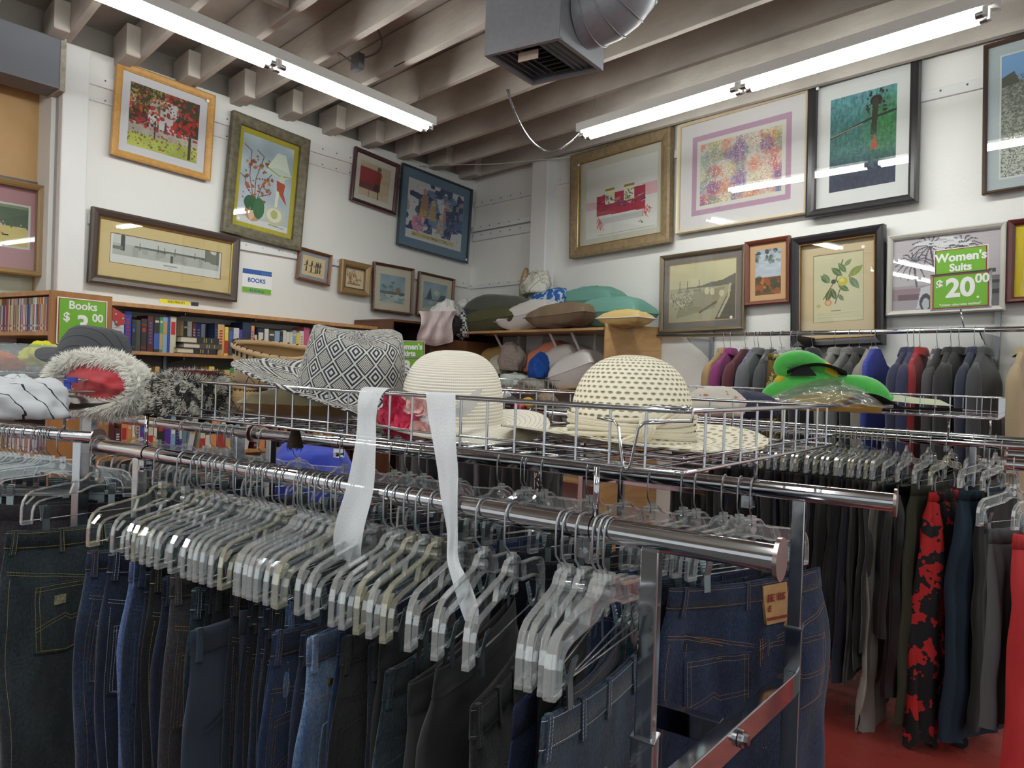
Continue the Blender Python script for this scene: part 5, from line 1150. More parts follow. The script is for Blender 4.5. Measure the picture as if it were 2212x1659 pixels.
for i, (hp, kind, fab, th, W_, drop, T_, ang, txt) in enumerate(rows1):
    t = R1.at_px(hp, RR) + (.018 if hp < 1150 else .040 if hp < 1220 else .052)
    if i == 0: t = R1.at_px(222, 0) - .03 + .02
    gap = near_gap(ts1, i); T_ = max(.005, min(T_, gap * .42)); wb = min(1., gap / .04); mtx, a = at_rail(R1, t, ang + rg.uniform(-1.2, 1.2))
    where = 'on the front rail'
    h = hanger_at(mtx, 'clear plastic clip hanger holding the ' + ' '.join(txt.split()[:9]), 'clip hangers on the front rail', old=rg.random() < .2); aim_hook(h, a, R1)
    S = Shape(W_, T_ * 1.05, seed=(i * 3.7 + 1) if wb > .6 else 5 + i * .15, wob=wb, wav=(.004 + T_ * .45), top=GT - drop, hip=1.13 if kind == 'jeans' else 1.06, leg=1.02, length=.98 - drop, sag=.014); S.tl = 0 if hp == 201 else rg.uniform(-.10, .06)
    pk = () if kind != 'jeans' else ((-.9, -.35, .13, .26),) if i % 3 else PK
    if i == 0: pk = ((-.72, .02, .12, .27),)
    ln = []
    if kind == 'trousers' and i in (13,): ln = []
    g = garment(mtx, kind, fab, S, txt + ' ' + where, 'jeans' if kind == 'jeans' else 'trousers', 'jeans and trousers on the front rail', th, L5 if (kind == 'jeans' or i in (13,)) and W_ > .125 else (), pk, patchlabel=True if i in (0, 4, 22) else None)
    if i == 0: patch(S, -.50, -.38, .150, .172, .0048, 5, 5).build('frayed_patch', M('frayed_cotton', (150, 148, 120), .95, vary=(160, .5), bump=(300, 1, .003)), [c for c in g.children if c.name.startswith('pocket')][0])
    if i == 13:                                               # welt pocket of the dress trousers
        m = MB()
        for o in (0, .012): m.grid(lambda u, v: S.face(-.84 + .34 * u, .16 - .03 * u + o + .006 * v, .003 * (1 - v)), 10, 3)
        m.build('welt_pocket', navyw, g)
    if i == 24: MB().cyl(S.face(-.72, .075, .002), S.face(-.72, .075, .006), .0055, 12).build('rivet', M('brass', (170, 140, 80), .3, 1.0), g)
# ---------------------------------------------------------------- back rail of the front rack
rows2 = [(300, .12, 30), (340, .12, 30), (395, .14, 40), (440, .13, 40), (462, .13, 45), (478, .13, 45), (492, .14, 42), (506, .13, 45), (566, .14, 48), (640, .14, 45), (740, .14, 48), (790, .14, 48), (846, .14, 50), (879, .14, 52), (909, .15, 50), (985, .15, 50), (1076, .15, 53), (1126, .15, 50), (1134, .14, 56), (1169, .15, 54), (1266, .16, 54), (1338, .15, 58), (1397, .16, 56), (1467, .17, 57), (1495, .19, 60), (1553, .15, 60), (1587, .15, 62), (1614, .205, 60)]
fabs2 = [(navyd, TAN_S, 'navy jeans'), (inkb, BLU_S, 'ink coloured jeans'), (dkblue, TAN_S, 'dark blue jeans'), (teal_, GRY_S, 'teal black jeans'), (midb, WHT_S, 'mid blue jeans'), (blkd, YEL_S, 'black jeans')]
PLACE2 = ['at its far left end', 'second from its far left end', 'third from its far left end', 'fourth from its far left end', 'left of the santa hat tassel', 'in the tight left bunch', 'in the left bunch, foremost but one', 'closing the left bunch', 'alone right of the left bunch', 'behind the left post', 'left of the first white ribbon', 'right behind the first white ribbon', 'between the two white ribbons, left one', 'between the two white ribbons, middle one', 'between the two white ribbons, right one', 'behind the second white ribbon', 'below the straw hat brim', 'with a crossed hanger pair, left one', 'with a crossed hanger pair, right one', 'left of the bare stretch', 'left of the basket support', 'right of the basket support', 'under the ticket hook', 'second left of the clamp', 'showing bright navy beside the front post', 'left of the big pocket jeans', 'directly behind the big pocket jeans']
for i, (hp, W_, ang) in enumerate(rows2):
    Rk = R4b if hp < 545 else R2; t = Rk.at_px(hp, RR) + .012; t = min(max(t, .02), Rk.L - .02)
    last = i == len(rows2) - 1; mtx, a = at_rail(Rk, t, ang + (0 if last else rg.uniform(-4, 4)))
    if last: fab, th, ds, pl = dn('indigo', (32, 42, 68), (60, 74, 104), .4), TAN_S, 'indigo jeans with a tan leather patch', 'at its right end'
    else:
        fab, th, ds = fabs2[(i * 5 + 2) % 6]; pl = PLACE2[i]
        if i == 24: fab, th, ds = brightn, TAN_S, 'bright navy jeans'
    h = hanger_at(mtx, 'clear clip hanger on the back rail %s' % pl, 'clip hangers on the back rail'); aim_hook(h, a, Rk)
    S = Shape(W_, .02 if last else .013, seed=i * 2.3 + 60, wav=.012, hip=1.14 if last else 1.08, leg=1.1 if last else 1.02, length=1.0, top=GT - (.0 if last else .008), sag=.012)
    if last:
        g = garment(mtx, 'jeans', fab, S, ds + ' on the back rail ' + pl, 'jeans', 'jeans on the back rail', th, ((-.83, 0), (-.05, 0), (.62, 0)), ((-.72, -.02, .135, .275), (.16, .86, .12, .26)), patchlabel=True, lines=[[(.06, .11), (.12, .2), (.16, .34)], [(.09, .11), (.15, .2), (.19, .34)], [(.06, .128), (.5, .1), (.96, .07)], [(.06, .134), (.5, .106), (.96, .076)]])
        lp = patch(S, .14, .46, .008, .085, .0045, 5, 6).build('leather_patch', M('tan_leather', (184, 140, 90), .6, vary=(60, .15)), g)
        RT = M('patch_print', (140, 50, 40), .6)
        for tx, dx, dz, sz in (('EE', .22, .034, .02), ('RS', .36, .034, .02), ('E', .19, .054, .016), ('WORKERS & MOVEMENT', .30, .074, .006)):
            p = S.face(dx, dz, .0075); text_mesh(tx, sz, RT, Matrix.Translation(p) @ Matrix.Rotation(math.pi / 2, 4, 'X'), lp, bold=.0006)
    else:
        garment(mtx, 'jeans', fab, S, ds + ' on the back rail ' + pl, 'jeans', 'jeans on the back rail', th, ((-.5, 0), (.4, 0)) if i > 14 else (), ((-.7, -.1, .13, .26),) if i > 20 else (), fine=i > 15, patchlabel=None)
# ---------------------------------------------------------------- the rack at the left edge
for i, hp in enumerate([-95, -70, -45, -20, 2, 12, 23, 33, 53, 76, 88, 95, 100, 107, 131]):
    t = R4.at_px(hp, RR) + .012; mtx, a = at_rail(R4, t, 66 + rg.uniform(-6, 4))
    pl = ['beyond the left edge', 'just past the left edge', 'cut by the left edge', 'nearest the left edge', 'second from the left edge', 'third from the left edge', 'fourth from the left edge', 'fifth from the left edge', 'alone before the bunch', 'first of the tight bunch', 'second of the tight bunch', 'third of the tight bunch', 'fourth of the tight bunch', 'last of the tight bunch', 'beside the basket support'][i]
    h = hanger_at(mtx, 'clear clip hanger on the left rack rail, ' + pl, 'clip hangers on the left rack'); aim_hook(h, a, R4)
    if i >= 3:
        fab, th, ds = [(blkd, GRY_S, 'black jeans'), (inkb, GRY_S, 'ink coloured jeans'), (charb, BLK_S, 'charcoal jeans')][i % 3]
        S = Shape(.185 if i == 14 else .16, .008, seed=i + 200, wav=.012, hip=1.08, leg=1.02, length=.95, sag=.01)
        garment(mtx, 'jeans', fab, S, '%s on the left rack, %s' % (ds, pl), 'jeans', 'jeans on the left rack', th, (), (), fine=i > 11, patchlabel=None)
# ---------------------------------------------------------------- skirts
blk1 = M('black_crepe', (17, 17, 20), .85, sheen=.1); blk2 = M('black_jersey', (24, 24, 27), .9, sheen=.2); blk3 = M('charcoal_cloth', (40, 40, 44), .85, sheen=.2); leath = M('black_leather', (26, 27, 29), .38, bump=(80, .3, .003)); gloss = M('black_satin', (16, 16, 19), .25); oliv = M('olive_cloth', (48, 50, 36), .9); tealc = M('dark_teal_cloth', (22, 42, 60), .85); greyc = M('mid_grey_cloth', (84, 84, 88), .85); navys = M('navy_cloth', (28, 32, 52), .85); redc = M('red_cloth', (176, 40, 44), .8); lgrey = M('grey_chiffon', (150, 148, 142), .9); whitec = M('white_cloth', (196, 194, 190), .85)
def flower_mat(name, base, spot, sc, thr):
    k = NT(name); f = k.noise(sc, detail=2); f2 = k.noise(sc * 4, detail=2); g = k.math('GREATER_THAN', k.math('ADD', f, k.math('MULTIPLY', k.math('SUBTRACT', f2, .5), .25)), thr)
    k.l(k.mix(g, lin(base), lin(spot)), k.b.inputs['Base Color']); k.b.inputs['Roughness'].default_value = .8; return k.m
floral = flower_mat('black_red_floral', (22, 22, 28), (184, 36, 38), 13, .55); speck = flower_mat('black_white_speckle', (22, 22, 24), (206, 206, 204), 70, .55); dots = flower_mat('black_dotted', (22, 22, 26), (200, 200, 200), 45, .68)
cols3 = [(blk1, 'black crepe'), (blk2, 'black jersey'), (blk3, 'charcoal'), (navys, 'midnight navy'), (blk1, 'plain black'), (blk2, 'soft black')]
lab3 = lambda a, b: ('clip hanger of the %s %s' % (a, b)) if len(('%s %s' % (a, b)).split()) <= 12 else 'clip hanger of the ' + a
def skirt(R, hp, ang, W_, T_, fab, L, txt, pl, grp, pleat=.006, flare=.25, fine=False, hem=None, t=None, hang=True, drop=0., old=False):
    if t is None: t = R.at_px(hp, RR)
    mtx, a = at_rail(R, t, ang)
    if hang: h = hanger_at(mtx, lab3(txt, pl), 'clip hangers of the skirts' if grp != 'x' else None, old=old); aim_hook(h, a, R)
    S = Shape(W_, T_, seed=hp * .37, wav=.012, hip=1.05, leg=1.0, flare=flare, pleat=pleat, length=L, top=GT - drop)
    return garment(mtx, 'skirt', fab, S, '%s %s' % (txt, pl), 'skirt', grp, None, (), (), fine=fine, hem=hem), S
g3 = 'dark skirts on the skirt rack'; hk3 = [1560, 1580, 1600, 1625, 1642, 1660, 1672, 1690, 1702, 1718, 1730, 1741, 1756, 1768, 1780, 1795, 1806, 1817, 1828, 1842, 1851, 1862, 1871, 1886, 1897, 1908]
for i, hp in enumerate(hk3):
    f, nm_ = cols3[(i * 7 + 1) % 6]; L = rg.choice((.62, .7, .78, .85, .92)); ln_ = {.62: 'knee length', .7: 'below knee', .78: 'midi', .85: 'long', .92: 'ankle length'}[L]
    nx = 'behind the basket' if hp < 1800 else 'in view right of the basket'
    skirt(R3, hp, 42 + rg.uniform(-4, 4), rg.uniform(.14, .17), .011, f, L, '%s %s skirt' % (nm_, ln_), 'hung %s from the left' % ['first', 'second', 'third', 'fourth', 'fifth', 'sixth', 'seventh', 'eighth', 'ninth', 'tenth', 'eleventh', 'twelfth', 'thirteenth', 'fourteenth', 'fifteenth', 'sixteenth', 'seventeenth', 'eighteenth', 'nineteenth', 'twentieth', 'twenty-first', 'twenty-second', 'twenty-third', 'twenty-fourth', 'twenty-fifth', 'twenty-sixth'][i], g3, old=i % 3 == 0)
skirt(R3, 1938, 44, .18, .035, leath, .62, 'black leather knee length skirt', 'on the skirt rack beside the studded strap', g3, pleat=.004, flare=.2, fine=True)
g_, S_ = skirt(R3, 1914, 42, .15, .01, lgrey, 1.0, 'pale grey ragged hem skirt', 'hanging lowest on the skirt rack', g3, pleat=.01, hem=.05, fine=True)
mtx, a = at_rail(R3, R3.at_px(1953), 30); o = mtx @ Vector((-.05, -.03, -.2))
r = empty('belt', o, 'black strap with two metal eyelets hanging beside the leather skirt', 'belt'); m = MB(); mx = mtx
pth = [o, o + Vector((.02, 0, -.2)), o + Vector((.06, 0, -.42)), o + Vector((.08, 0, -.6))]
m.grid(lambda u, v: pth[0].lerp(pth[3], v) + Vector((-.02 * math.sin(v * 3), 0, 0)) + Vector((.85, -.5, 0)) * (.055 * (u - .5)), 4, 20); m.build('strap', blk3, r, world=True)
for k in (.08, .21): c = pth[0].lerp(pth[3], k) + Vector((-.02 * math.sin(k * 3), -.004, 0)); MB().tube([c + Vector((.85, -.5, 0)) * (.008 * math.cos(q)) + UP * (.008 * math.sin(q)) for q in np.linspace(0, 6.28, 17)[:-1]], .002, 6, closed=True).build('eyelet', CHROME, r, world=True)
skirt(R3, 1968, 44, .17, .03, gloss, .85, 'glossy black skirt with a zipped pocket', 'on the skirt rack left of the floral skirt', g3, fine=True)
skirt(R3, 2046, 50, .12, .04, floral, 1.0, 'black skirt with red flowers', 'in front of the rack post', g3, pleat=.02, flare=.55, fine=True, hem=.03, drop=.02, old=True)
skirt(R3, 2012, 50, .16, .02, oliv, .95, 'olive green long skirt', 'behind the black and red floral skirt', g3, fine=True)
skirt(R3, 2128, 62, .15, .03, tealc, .98, 'dark teal long skirt', 'right of the rack post', g3, pleat=.012, fine=True)
skirt(R3, 2165, 55, .13, .02, blk1, .92, 'black gathered skirt', 'between the teal skirt and the grey one', g3, fine=True)
for i in range(15):
    hp = 1480 + i * 48; f, nm_ = cols3[(i * 5) % 6]
    skirt(R3b, hp, 42 + rg.uniform(-8, 8), .15, .02, f, rg.choice((.7, .8, .9)), '%s skirt' % nm_, 'on the far skirt rail, %s' % ['leftmost', 'second from left', 'third from left', 'fourth from left', 'fifth from left', 'sixth from left', 'seventh from left', 'middle one', 'eighth from right', 'sixth from right', 'fifth from right', 'fourth from right', 'third from right', 'second from right', 'rightmost'][i], 'skirts on the back rail of the skirt rack')
# grey top and red trousers at the right edge, nearer the viewer
R6 = Rail(onz(2150, 985, RH), onz(2700, 1040, RH)); 
st = Rail(rail_pt(2172, 1002), rail_pt(2420, 1022))
off6 = flat(Vector((-st.d.y, st.d.x, 0))); off6 = off6 if off6.y > 0 else -off6
st2 = Rail(st.a + off6 * .4, st.b + off6 * .4)
rack('skirt_rack', 'chrome rack cut off by the right edge, holding the grey and red garments', [st, st2], [(.2, .2), (st.L - .05, st.L - .05)], H - .5, None)
skirt(st, 0, 62, .12, .02, greyc, .55, 'grey waistcoat like top', 'at the right edge beside the red trousers', 'x', t=.02, fine=True, pleat=.008)
skirt(st, 0, 66, .17, .03, redc, .78, 'bright red trousers', 'cut by the right edge', 'x', t=.11, fine=True, pleat=.006, flare=.1)
# grey and patterned skirts deeper in the shop
cs5 = [(greyc, 'mid grey'), (blk3, 'charcoal'), (greyc, 'plain grey'), (blk3, 'dark grey'), (blk2, 'soft black'), (whitec, 'white'), (speck, 'white speckled'), (blk1, 'black crepe'), (dots, 'black dotted'), (blk1, 'plain black'), (blk2, 'black jersey'), (navys, 'midnight navy')]
n5 = 22
for i in range(n5):
    t = .04 + (R5.L - .08) * i / (n5 - 1); f, nm_ = cs5[min(len(cs5) - 1, int(i * len(cs5) / n5))] if i < 14 else cols3[i % 6]
    skirt(R5, i * 31 + 900, 25 + rg.uniform(-5, 5), .16, .022, f, rg.choice((.7, .85)), '%s skirt' % nm_, 'on the deeper rack, number %s from left' % ['one', 'two', 'three', 'four', 'five', 'six', 'seven', 'eight', 'nine', 'ten', 'eleven', 'twelve', 'thirteen', 'fourteen', 'fifteen', 'sixteen', 'seventeen', 'eighteen', 'nineteen', 'twenty', 'twenty-one', 'twenty-two'][i], 'skirts on the deeper rack', pleat=.008)
def at_depth(px, py, z): return EYE + ray(px, py) * (z / F)   # a point z metres in front of the viewer
# ================================================================ hats and odds and ends in the baskets
def weave_mat(name, base, dark, nu, nv, kind='holes', rough=.8, bumpd=.003):
    """pattern laid round a hat: u runs round the crown, v along the slope"""
    k = NT(name); tc = k.n('ShaderNodeTexCoord'); sx = k.n('ShaderNodeSeparateXYZ'); k.l(tc.outputs['Object'], sx.inputs[0]); x, y, z = sx.outputs
    ang = k.math('ARCTAN2', y, x); r = k.math('SQRT', k.math('ADD', k.math('MULTIPLY', x, x), k.math('MULTIPLY', y, y)))
    v = k.math('SUBTRACT', z, k.math('MULTIPLY', r, .8)); U = k.math('MULTIPLY', ang, nu / (2 * math.pi)); V = k.math('MULTIPLY', v, nv)
    if kind == 'holes':
        row = k.math('MULTIPLY', k.math('MODULO', k.math('FLOOR', k.math('ADD', V, 500)), 2), .5); fu = k.math('SUBTRACT', k.math('FRACT', k.math('ADD', k.math('ADD', U, 500), row)), .5); fv = k.math('SUBTRACT', k.math('FRACT', k.math('ADD', V, 500)), .5)
        d = k.math('SQRT', k.math('ADD', k.math('MULTIPLY', fu, fu), k.math('MULTIPLY', k.math('MULTIPLY', fv, fv), 1.8))); f = k.math('LESS_THAN', k.math('ADD', d, k.math('MULTIPLY', k.noise(90, detail=0), .14)), .36); hgt = k.math('MINIMUM', d, .42)
    elif kind == 'ribs':
        fv = k.math('ABSOLUTE', k.math('SUBTRACT', k.math('FRACT', k.math('ADD', V, 500)), .5)); f = k.math('MULTIPLY', k.math('GREATER_THAN', fv, .42), k.math('GREATER_THAN', k.math('FRACT', k.math('ADD', U, 500)), .35)); hgt = k.math('SUBTRACT', .5, fv)
    else:
        wv = k.math('ADD', k.math('ABSOLUTE', k.math('SUBTRACT', k.math('FRACT', k.math('ADD', U, 500)), .5)), k.math('ABSOLUTE', k.math('SUBTRACT', k.math('FRACT', k.math('ADD', V, 500)), .5)))
        band = k.math('GREATER_THAN', k.math('FRACT', k.math('MULTIPLY', wv, 4.6)), .5)
        chk = k.math('GREATER_THAN', k.math('MULTIPLY', k.math('SINE', k.math('MULTIPLY', U, 62.8)), k.math('SINE', k.math('MULTIPLY', V, 62.8))), .1)
        far = k.math('GREATER_THAN', wv, .62); f = k.math('ADD', k.math('MULTIPLY', band, k.math('SUBTRACT', 1, far)), k.math('MULTIPLY', chk, far)); hgt = k.noise(700, detail=0)
    k.l(k.mix(f, lin(base), lin(dark)), k.b.inputs['Base Color']); k.b.inputs['Roughness'].default_value = rough
    bn = k.n('ShaderNodeBump'); bn.inputs['Strength'].default_value = .8; bn.inputs['Distance'].default_value = bumpd; k.l(hgt, bn.inputs['Height']); k.l(bn.outputs[0], k.b.inputs['Normal']); return k.m
def hat(mtx, prof, label, mat_, name='sun_hat', wave=None, nu=96, thick=.003, cat='hat'):
    """prof: [(r, z)] from the crown's top outwards to the brim's rim"""
    r = empty(name, (0, 0, 0), label, cat, mat=mtx); kb = next(i for i, (a, b) in enumerate(prof) if b < .012)
    def pt(i, th, off=0):
        rr, z = prof[i]; q = wave(rr, th) if wave else 0
        return Vector((rr * math.cos(th), rr * math.sin(th), z + q + off))
    m = MB(); m.grid(lambda u, v: pt(int(round(v * kb)), u * 2 * math.pi), nu, kb + 1, cu=True); m.build('crown', mat_, r)
    n = len(prof) - kb; m = MB()
    seq = list(range(kb, len(prof)))
    m.grid(lambda u, v: pt(seq[int(round(v * (n - 1)))], u * 2 * math.pi), nu, n, cu=True); m.grid(lambda u, v: pt(seq[int(round(v * (n - 1)))], u * 2 * math.pi, -thick), nu, n, cu=True)
    m.grid(lambda u, v: pt(len(prof) - 1, u * 2 * math.pi, -thick * v), nu, 2, cu=True); m.build('brim', mat_, r); return r
def dome(R, Hc, n=14, flat_=.55, brim=.22, nb=10, droop=.0):
    p = []
    for i in range(n):
        a = i / (n - 1) * math.pi / 2; p.append((R * math.sin(a) ** flat_ if i else .0005, .012 + (Hc - .012) * max(0, math.cos(a)) ** flat_))
    p += [(R * 1.0, .008), (R * 1.04, .004)]
    for i in range(1, nb): t = i / (nb - 1); p.append((R * 1.04 + (brim - R * 1.04) * t, .004 - droop * t * t))
    return p
def put(px, py, z, yaw=0, tilt=None):
    o = onz(px, py, z); m = Matrix.Translation(o) @ Matrix.Rotation(yaw, 4, 'Z')
    if tilt: m = Matrix.Translation(o) @ Matrix.Rotation(tilt[0], 4, Vector(tilt[1])) @ Matrix.Rotation(yaw, 4, 'Z')
    return m
STRAW = weave_mat('crochet_straw', (240, 234, 214), (172, 156, 124), 44, 90, 'holes', bumpd=.012); PAPER = weave_mat('ribbed_paper_straw', (236, 230, 218), (180, 168, 150), 150, 150, 'ribs', bumpd=.003); DIAM = weave_mat('diamond_weave', (206, 204, 194), (34, 38, 62), 15, 19, 'diamond', bumpd=.001)
CREAM = M('cream_ribbed_band', (226, 218, 198), .8, bump=(120, .8, .003), stretch=(.2, .2, 6))
hs = hat(put(1362, 952, ZB + .012, .4), dome(.106, .148, brim=.225, flat_=.78), 'cream crochet straw sun hat with a wide brim, rightmost in the front basket', STRAW, wave=lambda r, t: .010 * smooth(.11, .225, r) * math.sin(2 * t + 1.2) + .012 * smooth(.1, .225, r))
m = MB()
for j in range(5): m.grid(lambda u, v: Vector(((.1095 + .0022 * math.sin(v * math.pi)) * math.cos(u * 6.2832), (.1095 + .0022 * math.sin(v * math.pi)) * math.sin(u * 6.2832), .010 + .0075 * (j + v) + .004 * math.sin(u * 12 + j))), 80, 5, cu=True)
m.build('hat_band', CREAM, hs)
toc = (EYE - hs.matrix_world.translation); ang_c = math.atan2(toc.y, toc.x) - .4
m = MB()
for j in range(5):
    a = ang_c + .12 + j * .045; m.tube([Vector((.114 * math.cos(a - .06), .114 * math.sin(a - .06), .008)), Vector((.118 * math.cos(a), .118 * math.sin(a), .028)), Vector((.114 * math.cos(a + .03), .114 * math.sin(a + .03), .05))], .0042, 6)
for s_, sg in ((1, 1), (1, 1.5), (-1, 1), (-1, 1.4)):
    m.tube([Vector((.116 * math.cos(ang_c + .2 + s_ * q * .5), .116 * math.sin(ang_c + .2 + s_ * q * .5), .026 + q * .035 * s_ * sg * .8)) for q in np.linspace(0, 1, 8)], .0035, 5)
m.build('knot', CREAM, hs)
h2 = hat(Matrix.Translation(at_depth(976, 915, 1.42)) @ Matrix.Rotation(.07, 4, 'X'), dome(.099, .142, brim=.19, flat_=.72), 'white ribbed straw sun hat with pink flowers and long white ribbons', PAPER, wave=lambda r, t: .014 * smooth(.1, .185, r) * math.sin(2 * t + .4))
h2m = h2.matrix_world.copy(); h2o = h2m.translation
RIB = M('white_tulle_ribbon', (214, 216, 222), .75, bump=(900, .6, .001), vary=(500, .1))
_tr = NT('tulle'); _t = _tr.n('ShaderNodeBsdfTransparent'); _mx = _tr.n('ShaderNodeMixShader'); _mx.inputs[0].default_value = .86; _tr.l(_t.outputs[0], _mx.inputs[1]); _tr.l(_tr.b.outputs[0], _mx.inputs[2]); _tr.b.inputs['Base Color'].default_value = lin((222, 224, 230)); _tr.b.inputs['Roughness'].default_value = .8
_bn = _tr.n('ShaderNodeBump'); _bn.inputs['Strength'].default_value = .7; _bn.inputs['Distance'].default_value = .001; _tr.l(_tr.noise(620, detail=0, stretch=(1, 1, .4)), _bn.inputs['Height']); _tr.l(_bn.outputs[0], _tr.b.inputs['Normal']); _tr.l(_mx.outputs[0], _tr.o.inputs[0]); TULLE = _tr.m
def spline(P, n):
    out = []
    for i in range(n):
        t = i / (n - 1) * (len(P) - 1); k = min(int(t), len(P) - 2); u = t - k; p0 = P[max(k - 1, 0)]; p1 = P[k]; p2 = P[k + 1]; p3 = P[min(k + 2, len(P) - 1)]
        out.append([.5 * ((2 * b) + (-a + c) * u + (2 * a - 5 * b + 4 * c - d) * u * u + (-a + 3 * b - 3 * c + d) * u ** 3) for a, b, c, d in zip(p0, p1, p2, p3)])
    return out
def ribbon(rows, wd, label=None, n=60, par=None, seed=0, nm='ribbon', mat_=None):
    m = MB(); Q = spline(rows, n)
    def fn(u, v):
        px, py, z, w = Q[int(round(v * (n - 1)))]; c = at_depth(px, py, z); k = w / F * z
        return c + wd * (k * (u - .5)) + Vector((0, -1, 0)) * (.006 * nz(u * 2 + seed, v * 6, seed) + .004 * math.sin(u * 5 + v * 8 + seed))
    m.grid(fn, 10, n); o = m.build(nm, mat_ or TULLE, fix=False); o.parent = par; o.matrix_parent_inverse = h2m.inverted(); return o
wd = Vector((.92, -.38, 0)).normalized()
ribbon([(880, 856, 1.36, 60), (848, 842, 1.31, 62), (812, 838, 1.27, 66), (796, 862, 1.25, 54), (792, 905, 1.24, 46), (790, 960, 1.225, 52), (779, 1050, 1.21, 68), (757, 1130, 1.20, 74), (750, 1180, 1.20, 74), (758, 1212, 1.20, 58)], wd, par=h2, seed=3)
ribbon([(958, 870, 1.26, 50), (955, 851, 1.19, 64), (952, 852, 1.165, 72), (954, 900, 1.15, 68), (960, 960, 1.13, 56), (967, 1020, 1.115, 50), (970, 1080, 1.10, 40), (977, 1150, 1.09, 26), (979, 1210, 1.08, 28), (998, 1260, 1.05, 44), (1013, 1310, 1.03, 46), (1018, 1345, 1.02, 30)], wd, par=h2, seed=8)
ribbon([(905, 900, 1.28, 30), (925, 905, 1.27, 60), (945, 905, 1.26, 70), (968, 895, 1.26, 40), (990, 885, 1.265, 40), (1015, 872, 1.29, 60), (1036, 856, 1.32, 40)], Vector((.3, -.3, .9)).normalized(), par=h2, seed=12, nm='bow')
# pink silk flowers
PINK = M('pink_petal', (222, 66, 104), .6, vary=(30, .2)); PPK = M('pale_pink_petal', (228, 178, 176), .7); IVR = M('ivory_petal', (222, 214, 180), .7)
def flower(px, py, z, R, mt, seed, n=11):
    c = at_depth(px, py, z); m = MB(); rr = random.Random(seed)
    for i in range(n):
        a = i * 2.4; e = .25 + .9 * i / n; d = (Vector((math.cos(a), 0, math.sin(a))) * math.cos(e * .9) + Vector((0, -1, 0)) * math.sin(e * .9)).normalized(); s_ = d.cross(Vector((.1, -1, .2))).normalized(); L = R * (1 - .4 * i / n)
        m.grid(lambda u, v: c + d * (L * v) + s_ * ((u - .5) * L * 1.1 * math.sin(math.pi * min(1, .12 + v * .95)) ** .6) + Vector((0, -1, 0)) * (L * .22 * math.sin(v * 3) * (1 + .5 * math.cos(u * 6))), 6, 7)
    o = m.build('flower', mt, fix=False); o.parent = h2; o.matrix_parent_inverse = h2m.inverted()
flower(850, 908, 1.285, .034, PINK, 1); flower(880, 918, 1.28, .030, PINK, 2); flower(852, 874, 1.295, .026, PINK, 3); flower(902, 882, 1.285, .026, PPK, 4); flower(826, 908, 1.30, .026, IVR, 5); flower(908, 930, 1.27, .024, PPK, 6)
# patterned fedora resting on the cushion, tilted down to the right
prof = [(.0005, .118), (.03, .117), (.06, .119), (.078, .122), (.088, .118), (.093, .108), (.098, .08), (.103, .05), (.108, .02), (.112, .008), (.12, .004)] + [(.12 + .115 * t, .004 + .004 * t) for t in np.linspace(.1, 1, 10)]
hd = hat(Matrix.Translation(at_depth(760, 845, 1.5)) @ Matrix.Rotation(.2, 4, 'X') @ Matrix.Rotation(.12, 4, 'Y') @ Matrix.Rotation(.5, 4, 'Z'), prof, 'navy and cream diamond patterned fedora tilted on the mustard cushion', DIAM, name='fedora', wave=lambda r, t: (.035 * max(0, math.cos(t - 3.1)) + .012 * math.sin(2 * t)) * smooth(.12, .235, r) + (.01 * math.cos(t * 2) if r < .09 else 0))
# ---------------------------------------------------------------- soft primitives
def pillow(c, X, Z, w, d, t, mt, label, seed=0, crease=.01, cat='pillow', grp=None, name='pillow', pipe=None, sag=0.):
    X = X.normalized(); Z = (Z - X * Z.dot(X)).normalized(); Y = Z.cross(X); o = c
    r = empty(name, o, label, cat, grp)
    def f(u, v, s):
        x = 2 * u - 1; y = 2 * v - 1; k = max(0, (1 - abs(x) ** 3.4)) ** .5 * max(0, (1 - abs(y) ** 3.4)) ** .5
        px_ = x * (1 - .10 * (1 - abs(y) ** 2) * abs(x)); py_ = y * (1 - .10 * (1 - abs(x) ** 2) * abs(y))
        n = crease * (nz(x * 2.5 + seed, y * 2.5, seed) + .5 * nz(x * 7 + seed, y * 7, s * 3 + seed)) * (k + .15)
        return o + X * (px_ * w / 2) + Y * (py_ * d / 2) + Z * (s * k * t / 2 + n - sag * x * x)
    m = MB(); m.grid(lambda u, v: f(u, v, 1), 26, 20); m.grid(lambda u, v: f(u, v, -1), 26, 20); m.build('cover', mt, r, world=True)
    e = [f(i / 20, 0, 0) for i in range(20)] + [f(1, i / 16, 0) for i in range(16)] + [f(1 - i / 20, 1, 0) for i in range(20)] + [f(0, 1 - i / 16, 0) for i in range(16)]
    m = MB(); m.tube(e, .003 if not pipe else .0055, 5, closed=True); m.build('piping', pipe or mt, r, world=True); return r
def crumple(c, size, mt, label, seed, cat='cloth', name='cloth', grp=None, amp=.3, X=None, rough_=1., z_cut=True):
    X = X or Vector((1, 0, 0)); Y = UP.cross(X); o = Vector(c)
    def f(u, v):
        th = u * 2 * math.pi; ph = v * math.pi; d = Vector((math.cos(th) * math.sin(ph), math.sin(th) * math.sin(ph), math.cos(ph)))
        n = nz(d.x * 1.6 + seed, d.y * 1.6, d.z * 1.6 + seed); rd = 1 - abs(nz(d.x * 3.2 + seed, d.y * 3.2 + seed, d.z * 2)) * 2; k = 1 + amp * n + amp * .55 * rd * rough_ + amp * .25 * (1 - abs(nz(d.x * 8, d.y * 8 + seed, d.z * 6)) * 2) * rough_
        p = Vector((d.x * size[0] * k, d.y * size[1] * k, d.z * size[2] * k))
        if z_cut: p.z = max(p.z, -size[2] * .62)
        return o + X * p.x + Y * p.y + UP * p.z
    m = MB(); m.grid(f, 48, 26, cu=True); ob = m.build(name, mt, origin=o); return tag(ob, label, cat, grp)
